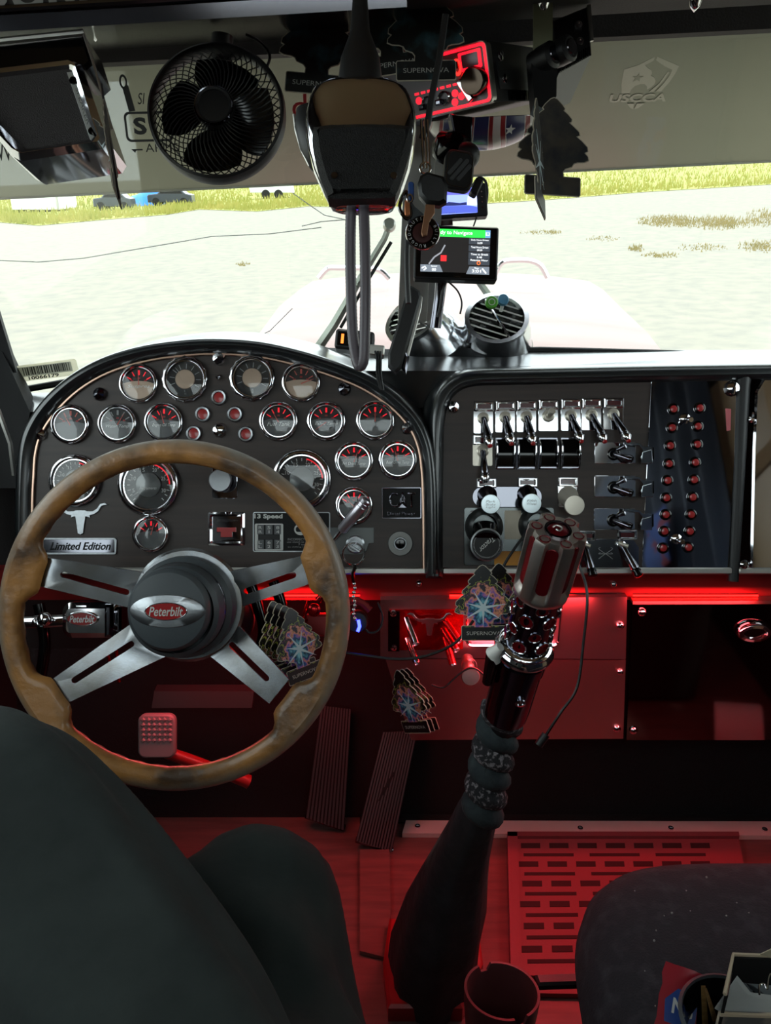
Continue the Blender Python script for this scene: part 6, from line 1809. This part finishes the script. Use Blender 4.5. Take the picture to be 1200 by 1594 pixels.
# shaft pieces, from the cloth up to the knob
def seg(name, prof, m, n=36, sharp=38):
    """prof: (f along the axis, radius); axis from (790,1108) to (868,832)"""
    A, B = W(787, 1110, .975), W(868, 826, .80)
    T = gi @ axis_frame(A, B - A, (0, 1, 0)); L = (B - A).length
    return part(name, G().lathe([(r_, f * L) for f, r_ in prof], n, T), m, gl_t, sharp=sharp), T, L
shaft_m = mat('lever_steel', (88, 92, 108), .14, 1.0)
seg('shaft', [(-.02, .020), (0, .0255), (.06, .0265), (.30, .0270), (.302, .0285), (.36, .0292), (.362, .0275), (.40, .0292)], shaft_m)
_, TT, LL = seg('collar', [(.385, .0285), (.39, .0325), (.405, .0335), (.415, .0325), (.425, .0300), (.435, .0302), (.442, .0285), (.445, .0245)], chrome)
part('shaft_screw', G().lathe([(.006, -.002), (.006, .003), (.0035, .004), (.003, .002), (0, .002)], 14, TT @ Matrix.Translation((.004, -.0265, .055)) @ Matrix.Rotation(PI / 2, 4, 'X')), chrome, gl_t)
# button on the left of the collar
part('range_button', G().tube([TT @ Vector((-.030, -.010, LL * .36)), TT @ Vector((-.036, -.012, LL * .41)), TT @ Vector((-.030, -.013, LL * .45))], [.006, .008, .005], 12), white_plastic, gl_t)
part('range_valve', G().tube([TT @ Vector((-.033, -.008, LL * .22)), TT @ Vector((-.035, -.010, LL * .40))], [.006, .008], 12), black_gloss, gl_t)
# pierced tube
seg('grip_tube', [(.42, .0240), (.43, .0242), (.72, .0248), (.73, .0255)], shaft_m)
inner_red = mat('hole_red', (112, 14, 24), .25, .5)
for row in range(4):
    f = .485 + row * .068
    for k in range(6):
        a = 2 * PI * (k + (row % 2) * .5) / 6
        rr_ = .0088 if row % 2 == 0 else .0072
        T = TT @ Matrix.Translation((0, 0, LL * f)) @ Matrix.Rotation(a, 4, 'Z') @ Matrix.Translation((.0240, 0, 0)) @ Matrix.Rotation(PI / 2, 4, 'Y')
        h_ = part('hole', G().lathe([(rr_, -.001), (rr_, .0012), (rr_ * .92, .0016), (rr_ * .84, .0010)], 18, T), chrome, gl_t)
        part('hole_lining', G().lathe([(rr_ * .86, .0011), (rr_ * .5, .0004), (0, .0001)], 16, T), inner_red, h_)
# fluted cylinder knob
knob_steel = mat('knob_steel', (225, 214, 205), .34, 1.0)
A, B = .72, 1.0
def fdep(a): return min(1, max(0, (math.cos(6 * a) + .25) / .45))
flute = lambda r_, dep: [(r_ * (1 - dep * fdep(a)) * math.cos(a), r_ * (1 - dep * fdep(a)) * math.sin(a)) for a in [2 * PI * i / 144 for i in range(144)]]
def fl(f, r_, dep, rot=.5236 / 2): return [TT @ Vector((x * math.cos(rot) - y * math.sin(rot), x * math.sin(rot) + y * math.cos(rot), LL * f)) for x, y in flute(r_, dep)]
kb = part('knob', G().loft([fl(.70, .0245, 0), fl(.715, .0285, .0), fl(.735, .0290, 0), fl(.75, .0290, .12), fl(.80, .0292, .2), fl(.985, .0292, .2), fl(1.0, .0280, .2)], cap0=False), knob_steel, gl_t, sharp=50)
for k in range(6):
    a = 2 * PI * k / 6 + .5236 / 2
    T = TT @ Matrix.Rotation(a, 4, 'Z')
    part('flute_inlay', G().prism(rrect(.0125, LL * .215, .006, 5), 0, .0012, .0003, T @ Matrix.Translation((.0236, 0, LL * .872)) @ Matrix.Rotation(PI / 2, 4, 'Z') @ Matrix.Rotation(PI / 2, 4, 'X')), inner_red, kb)
    a2 = a + PI / 6
    T2 = TT @ Matrix.Rotation(a2, 4, 'Z') @ Matrix.Translation((.0205, 0, LL))
    part('chamber', G().lathe([(.0058, -.001), (.0056, .0004), (.0046, .0006), (.0044, -.001), (0, -.001)], 20, T2), inner_red, kb)
T = TT @ Matrix.Translation((0, 0, LL))
part('top_ring', G().lathe([(.0135, 0), (.0135, .0022), (.0112, .0024), (.0108, .0008)], 32, T), chrome_dark, kb)
part('top_inlay', G().lathe([(.0106, .0004), (.0085, .0018), (0, .0022)], 28, T), inner_red, kb)
part('top_swirl', G().tube(smooth_path([T @ Vector(v) for v in ((-.005, .002, .0022), (-.001, .005, .0024), (.004, .002, .0024), (.001, -.003, .0024), (-.002, -.001, .0024))], 4), .0009, 6), alum, kb)
# ------------------------------------------------------------ passenger seat
seat = thing('passenger_seat', 'black cloth passenger seat cushion dusted with lint at the lower right', 'seat', (.52, .42, 0))
sxy_ = [(.205, .30), (.205, .58), (.222, .66), (.262, .715), (.32, .742), (.46, .756), (.62, .756), (.76, .742), (.80, .70), (.81, .30), (.80, -.02), (.76, -.06), (.25, -.06), (.21, -.02)]
def sup(k): return [(.5075 + .3025 * k * math.copysign(abs(math.cos(a)) ** (2 / 5.5), math.cos(a)), .348 + .408 * k * math.copysign(abs(math.sin(a)) ** (2 / 6.5), math.sin(a))) for a in [2 * PI * i / 72 for i in range(72)]]
L = []
for z, o in ((.36, -.03), (.385, -.008), (.42, .0), (.455, -.004), (.478, -.014), (.492, -.032), (.499, -.06), (.503, -.10), (.506, -.20), (.508, -.30)):
    L.append([Vector((x - .52, y - .42, z)) for x, y in sup(1 + o / .36)])
part('cushion', G().loft(L), seat_cloth, seat, sharp=80)
part('base', G().box((0, -.07, .18), (.5, .62, .36), .03), black_matte, seat)
part('backrest', G().box((0, -.56, .85), (.54, .14, .80), .05, Matrix.Rotation(.12, 4, 'X') if False else None), seat_cloth, seat)
part('lint', (lambda g: [g.sphere((rnd.uniform(-.26, .05), rnd.uniform(-.05, .28), .5025), rnd.uniform(.0006, .0014), 5, 4) for _ in range(70)] and g)(G()), mat('lint', (150, 148, 146), .9), seat, kind='stuff')
# ------------------------------------------------------------ cup holder in front of the seat
ch = thing('cup_holder', 'maroon round cup holder with a notched rim at the foot of the lever', 'cup holder', Matrix.Translation(W(781, 1545, 1.02)) @ Matrix.Rotation(-.18, 4, 'X') @ Matrix.Rotation(.05, 4, 'Y'))
R0 = .047
cupm = mat('maroon_plastic', (84, 44, 46), .5, bump=(60, .15))
g = G(); rows = []
NN = 64
for r_, z in ((R0 * .8, -.085), (R0 * .97, -.02), (R0 * 1.0, 0), (R0 * 1.0, .004), (R0 * .93, .004), (R0 * .90, 0), (R0 * .86, -.03), (R0 * .72, -.078)):
    row = []
    for i in range(NN):
        a = 2 * PI * i / NN
        notch = min(abs((math.degrees(a) - d_ + 180) % 360 - 180) for d_ in (112, 292))
        zz_ = z - (.010 if notch < 7 and z > -.015 else 0)
        row.append((r_ * math.cos(a), r_ * math.sin(a), zz_))
    rows.append(row)
part('cup', g.loft(rows, cap0=True, cap1=True), cupm, ch)
part('hole', G().lathe([(.010, -.0775), (0, -.077)], 18, Matrix.Translation((.0, -.010, .0005))), black_gloss, ch)
part('arm', G().box((.100, .02, -.006), (.10, .018, .012), .003, Matrix.Rotation(.1, 4, 'Z')), black, ch)
part('stand', G().tube([(0, 0, -.08), (0, 0, -.45)], .02, 14), black, ch)
# ------------------------------------------------------------ box of papers and litter on the seat edge
bx = thing('storage_box', 'black card box full of papers at the lower right corner', 'box', Matrix.Translation(Wz(1220, 1540, .56)) @ Matrix.Rotation(-.03, 4, 'Z'))
bi = bx.matrix_world.inverted()
card_black = mat('black_card', (24, 22, 24), .7); card_tan = mat('raw_card_edge', (178, 160, 136), .8); paper = mat('paper', (205, 208, 206), .8); pic = mat('printed_card', (110, 106, 104), .6, var=((196, 178, 156), (26, 26, 26), .45, .6))
zb, z1 = .511, .60
def bw(px, py, z): return bi @ Wz(px, py, z)
q_ = [Wz(1141, 1487, .60), Wz(1330, 1494, .60), Wz(1330, 1556, .60), Wz(1128, 1549, .60)]
for a_, b_2 in ((0, 1), (1, 2), (3, 0)):
    A, B = q_[a_], q_[b_2]
    inn_ = (sum(q_, Vector()) / 4 - (A + B) / 2).normalized() * .003
    part('side', G().slab([bi @ p_ for p_ in (Vector((A.x, A.y, zb)), Vector((B.x, B.y, zb)), Vector((B.x, B.y, z1 if a_ != 3 else z1 - .02)), Vector((A.x, A.y, z1)))], inn_), card_black, bx)
part('rim', G().tube([bi @ (p_ + Vector((0, 0, .001))) for p_ in (q_[3], q_[0], q_[1])], .0018, 6), card_tan, bx)
A, B = q_[3], q_[2]
part('front_flap', G().slab([bi @ p_ for p_ in (Vector((A.x, A.y, zb)), Vector((B.x, B.y, zb)), Vector((B.x, B.y, .575)), Vector((A.x, A.y, .575)))], Vector((0, .004, 0))), pic, bx)
part('flap_edge', G().tube([bi @ Vector((A.x, A.y, .576)), bi @ Vector((B.x, B.y, .576))], .002, 6), card_tan, bx)
part('bottom', G().slab([bi @ Vector((p_.x, p_.y, zb)) for p_ in q_], (0, 0, .002)), card_black, bx)
def sheet(pts, z, lb, m=None):
    w_ = [Wz(x, y, zz_) for (x, y), zz_ in zip(pts, z)]
    solo('paper_sheet', G().loft([[p_ for p_ in w_], [p_ + Vector((0, 0, .0012)) for p_ in w_]]), m or paper, lb, 'paper')
sheet([(1112, 1570), (1147, 1520), (1168, 1546), (1240, 1556), (1240, 1585), (1130, 1580)], (.575, .60, .585, .58, .565, .565), 'white sheet of paper with a peaked corner in the box')
sheet([(1142, 1560), (1164, 1506), (1230, 1500), (1240, 1555)], (.56, .575, .575, .56), 'grey sheet of paper under the white one in the box', mat('grey_paper', (128, 134, 138), .7))
sheet([(1178, 1488), (1204, 1476), (1240, 1478), (1240, 1500)], (.598, .622, .62, .60), 'cream sheet of paper standing at the back of the box', mat('cream_paper', (214, 202, 172), .8))
solo('paper_clip', G().tube(smooth_path([Wz(x, y, .592) for x, y in ((1182, 1548), (1182, 1534), (1190, 1532), (1194, 1540), (1196, 1524), (1199, 1516))], 4), .0009, 6), chrome, 'wire paper clip standing on the papers in the box', 'clip')
# wrapper
wr = thing('sweet_wrapper', 'red and blue sweet wrapper with pale letters left of the box', 'wrapper', Matrix.Translation(Wz(1054, 1574, .53)) @ Matrix.Rotation(-.42, 4, 'Z') @ Matrix.Rotation(.55, 4, 'X'))
g = G(); rows = []
for j in range(9):
    v_ = j / 8 - .5
    rows.append([(u_ * .034 + .001 * math.sin(v_ * 30), v_ * .075, .003 * math.cos(u_ * 3) + .0015 * math.sin(v_ * 25 + u_ * 9)) for u_ in (-.5, -.25, 0, .25, .5)])
rows2 = [[(x, y, z - .002 - .004 * (1 - (2 * abs(y) / .075) ** 2)) for x, y, z in r] for r in rows]
part('pouch', g.loft(rows, closed=False).loft(rows2, closed=False), mat('wrapper_red', (150, 20, 40), .3, coat=.4), wr)
part('blue_patch', G().prism([(-.010, -.012), (.016, -.012), (.016, .016), (-.002, .018), (-.012, .006)], .0040, .0046), mat('wrapper_blue', (38, 70, 140), .3), wr)
text(wr, 'lettering', 'Ne', .004, .003, .0048, .018, .013, white_mark, bold=.03)
part('white_print', G().prism([(-.014, -.034), (.012, -.032), (.014, -.016), (-.012, -.016)], .0035, .0046), white_mark, wr)
# peg and dark cup
t = thing('clothes_peg', 'weathered wooden clothes peg standing in the black cup', 'peg', Wz(1098, 1572, .53))
ti = t.matrix_world.inverted()
wood_peg = mat('peg_wood', (176, 140, 84), .7, var=((120, 92, 54), (60, 60, 160), .4, .7))
part('leg', G().hexa([ti @ Wz(x, y, z) for x, y, z in ((1091, 1534, .585), (1098, 1534, .585), (1103, 1600, .52), (1093, 1600, .52), (1091, 1536, .577), (1098, 1536, .577), (1103, 1603, .512), (1093, 1603, .512))]), wood_peg, t)
part('leg', G().hexa([ti @ Wz(x, y, z) for x, y, z in ((1096, 1536, .588), (1100, 1538, .588), (1117, 1586, .545), (1110, 1592, .545), (1096, 1538, .58), (1100, 1540, .58), (1117, 1588, .537), (1110, 1594, .537))]), wood_peg, t)
cup = thing('black_cup', 'black round cup with a grey rim between the wrapper and the box', 'cup', Wz(1140, 1588, .567) - Vector((0, 0, .056)))
part('wall', G().lathe([(.034, 0), (.042, .050), (.0435, .054), (.041, .054), (.039, .046), (.032, .004), (0, .004)], 40), black_gloss, cup)
part('rim', G().lathe([(.044, .052), (.045, .056), (.042, .058), (.041, .055)], 40), grey_rubber, cup)

pr = thing('paper_roll', 'white paper roll lying on the floor in front of the passenger seat', 'paper roll', Matrix.Translation((.80, .84, .066)) @ Matrix.Rotation(1.9, 4, 'Z') @ Matrix.Rotation(PI / 2 - .15, 4, 'X'))
part('roll', G().lathe([(.020, -.05), (.060, -.05), (.063, -.047), (.063, .047), (.060, .05), (.020, .05), (.020, -.05)], 32), paper, pr)
part('core', G().lathe([(.0195, -.05), (.0195, .05), (.018, .05), (.018, -.05), (.0195, -.05)], 24), card_tan, pr)
# ------------------------------------------------------------ driver's seat and the seated driver
ds_ = thing('driver_seat', 'black cloth seat under the seated person behind the steering wheel', 'seat', (-.10, .06, 0))
part('cushion', G().box((0, 0, .44), (.50, .50, .12), .04), seat_cloth, ds_)
part('pedestal', G().box((0, -.02, .19), (.42, .42, .38), .02), black_matte, ds_)
part('backrest', G().box((0, -.36, .80), (.50, .12, .72), .04), seat_cloth, ds_)
trouser = mat('dark_trouser_cloth', (28, 35, 34), .95, var=((40, 47, 45), (16, 16, 16), .35, .75), bump=(38, .45))
skin_m = mat('skin', (170, 120, 96), .55)
hair_m = mat('hair', (40, 30, 24), .7, bump=(200, .6))
J, E, ROOTS = [], [], [0]
def jn(p, r, prev=None):
    J.append((Vector(p), r if isinstance(r, tuple) else (r, r)))
    if prev is not None: E.append((prev, len(J) - 1))
    return len(J) - 1
pel = jn((-.03, .14, .615), (.15, .12))
# left thigh, knee, shin, foot
def limb(prev, pts):
    for p, r in pts:
        if prev is None: ROOTS.append(len(J))
        prev = jn(p, r, prev)
    return prev
limb(None, [((-.10, .18, .62), .088), (W(425, 1960, .51), .090), (W(285, 1680, .585), .094), (W(140, 1455, .68), .100), (W(30, 1300, .725), .098), (W(-45, 1205, .75), .092), ((-.45, .63, .58), .066), ((-.46, .68, .36), .062), ((-.46, .72, .14), .052), ((-.46, .76, .07), .05), ((-.46, .88, .05), .042)])
limb(None, [((.05, .18, .61), .088), (W(655, 1990, .53), .090), (W(455, 1750, .70), .090), (W(412, 1590, .79), .096), (W(398, 1460, .85), .104), (W(388, 1385, .885), .104), ((-.150, .715, .36), .066), ((-.155, .75, .20), .058), ((-.155, .77, .12), .05), ((-.155, .80, .06), .048), ((-.15, .93, .05), .04)])
waist = jn((-.03, .06, .80), (.15, .11), pel)
chest = jn((-.03, -.06, 1.02), (.17, .115), waist)
upper = jn((-.03, -.13, 1.13), (.13, .08), chest)
neck = jn((-.03, -.18, 1.22), .056, upper)
h1 = jn((-.03, -.20, 1.30), (.070, .080), neck)
h2 = jn((-.03, -.21, 1.38), (.076, .092), h1)
h3 = jn((-.03, -.215, 1.445), (.062, .076), h2)
for s in (-1, 1):
    hand = limb(upper, [((-.03 + s * .17, -.13, 1.10), .062), ((-.03 + s * .24, -.08, .95), .052), ((-.03 + s * .22, -.07, .84), .044), ((-.03 + s * .21, .0, .79), .036), ((-.03 + s * .20, .06, .77), (.030, .022))])
    palm = jn((-.03 + s * .16, .09, .765), (.036, .016), hand)
    for k, (o, l) in enumerate(((-.030, .072), (-.010, .080), (.010, .076), (.029, .060))):
        b = Vector((-.03 + s * .15 + o, .10, .765))
        a = jn(b + Vector((0, .015, .004)), .0095, palm)
        a = jn(b + Vector((o * .15, .015 + l * .5, .001)), .009, a)
        jn(b + Vector((o * .25, .015 + l, -.014)), .0078, a)
    b = Vector((-.03 + s * .16 - s * .028, .065, .765))
    a = jn(b + Vector((-s * .02, .02, .0)), .0105, hand)
    jn(b + Vector((-s * .032, .055, -.004)), .009, a)
me = bpy.data.meshes.new('person')
me.from_pydata([tuple(p) for p, _ in J], E, [])
tmp = bpy.data.objects.new('person', me)
COL.objects.link(tmp)
sm = tmp.modifiers.new('skin', 'SKIN')
sm.branch_smoothing = .6
lay = me.skin_vertices[0].data if me.skin_vertices else None
if lay is None:
    bm = bmesh.new(); bm.from_mesh(me); bm.verts.layers.skin.verify(); bm.to_mesh(me); bm.free()
    lay = me.skin_vertices[0].data
for i, (p, r) in enumerate(J):
    lay[i].radius = r
    lay[i].use_root = i in ROOTS
ss_ = tmp.modifiers.new('sub', 'SUBSURF'); ss_.levels = 2; ss_.render_levels = 2
rm_ = tmp.modifiers.new('join', 'REMESH'); rm_.mode = 'VOXEL'; rm_.voxel_size = .0065
smo = tmp.modifiers.new('soft', 'SMOOTH'); smo.factor = .5; smo.iterations = 4
dg = bpy.context.evaluated_depsgraph_get(); dg.update()
body = bpy.data.meshes.new_from_object(tmp.evaluated_get(dg))
bpy.data.objects.remove(tmp)
NRM = [v_.normal.copy() for v_ in body.vertices]
for v_, n_ in zip(body.vertices, NRM):        # soft folds in the cloth
    c = v_.co
    if c.z < 1.1 and c.y > .3:
        v_.co = c + n_ * (.0035 * math.sin(c.x * 38 + c.y * 60 + 3 * math.sin(c.z * 30)))
body.materials.clear()
for m_ in (trouser, skin_m, black_matte): body.materials.append(m_)
for f in body.polygons:
    f.use_smooth = True
    c = f.center
    hand_ = .05 < c.y < .22 and .735 < c.z < .80 and abs(abs(c.x + .03) - .155) < .075
    f.material_index = 1 if (c.z > 1.20 or hand_) else (2 if c.z < .12 else 0)
org = Vector((-.03, .14, 0))
for v_ in body.vertices: v_.co -= org
per = bpy.data.objects.new('person', body)
COL.objects.link(per)
per.location = org
per['label'] = 'person in dark trousers seated at the lower left, left knee raised by the wheel'
per['category'] = 'person'
hd = Vector((-.03, -.21, 1.37)) - org
part('hair', G().sphere(hd + Vector((0, -.012, .040)), .092, 24, 12, None, (.90, 1.0, .85)), hair_m, per)
for s in (-1, 1):
    e_ = part('eye', G().sphere(hd + Vector((s * .031, .082, .010)), .0105, 12, 8), white_plastic, per)
    part('iris', G().sphere(hd + Vector((s * .031, .0905, .010)), .0048, 10, 6), hair_m, e_)
    part('ear', G().sphere(hd + Vector((s * .080, -.005, .0)), .026, 12, 8, None, (.35, .7, 1.1)), skin_m, per)
part('nose', G().sphere(hd + Vector((0, .092, -.016)), .015, 12, 8, None, (.8, 1.1, 1.4)), skin_m, per)
part('mouth', G().sphere(hd + Vector((0, .078, -.052)), .020, 14, 8, None, (1.1, .5, .3)), mat('lip', (140, 78, 70), .5), per)
# ------------------------------------------------------------ hangings on the right wall, mirrored in the steel plate
navy = mat('navy_curtain', (34, 42, 56), .85, var=((46, 56, 72), (6, 6, 2), .35, .7))  # unseen curtain, added to give the steel plate its dark blue reflection
g = G(); rows = []
for j in range(5):
    rows.append([(XR - .075 + .014 * math.sin(i * 1.35) + .004 * math.sin(j + i), .36 - i * .03, 1.72 - j * .29) for i in range(46)])
g.loft(rows, closed=False).loft([[(x + .004, y, z) for x, y, z in r] for r in rows], closed=False)
solo('curtain', g, navy, 'dark blue curtain added at the right wall for its reflection in the steel plate', 'curtain')
shirt = mat('blue_print_cloth', (46, 84, 158), .8, var=((150, 40, 60), (14, 14, 14), .56, .62))
g = G(); rows = []
for j in range(7):
    rows.append([(XR - .115 + .01 * math.sin(i * .9 + j), -.0 - i * .026, 1.28 - j * .03) for i in range(9)])
g.loft(rows, closed=False).loft([[(x + .006, y, z) for x, y, z in r] for r in rows], closed=False)
solo('hanging_cloth', g, shirt, 'blue and red printed cloth hanging on the curtain, mirrored low in the steel plate', 'cloth')
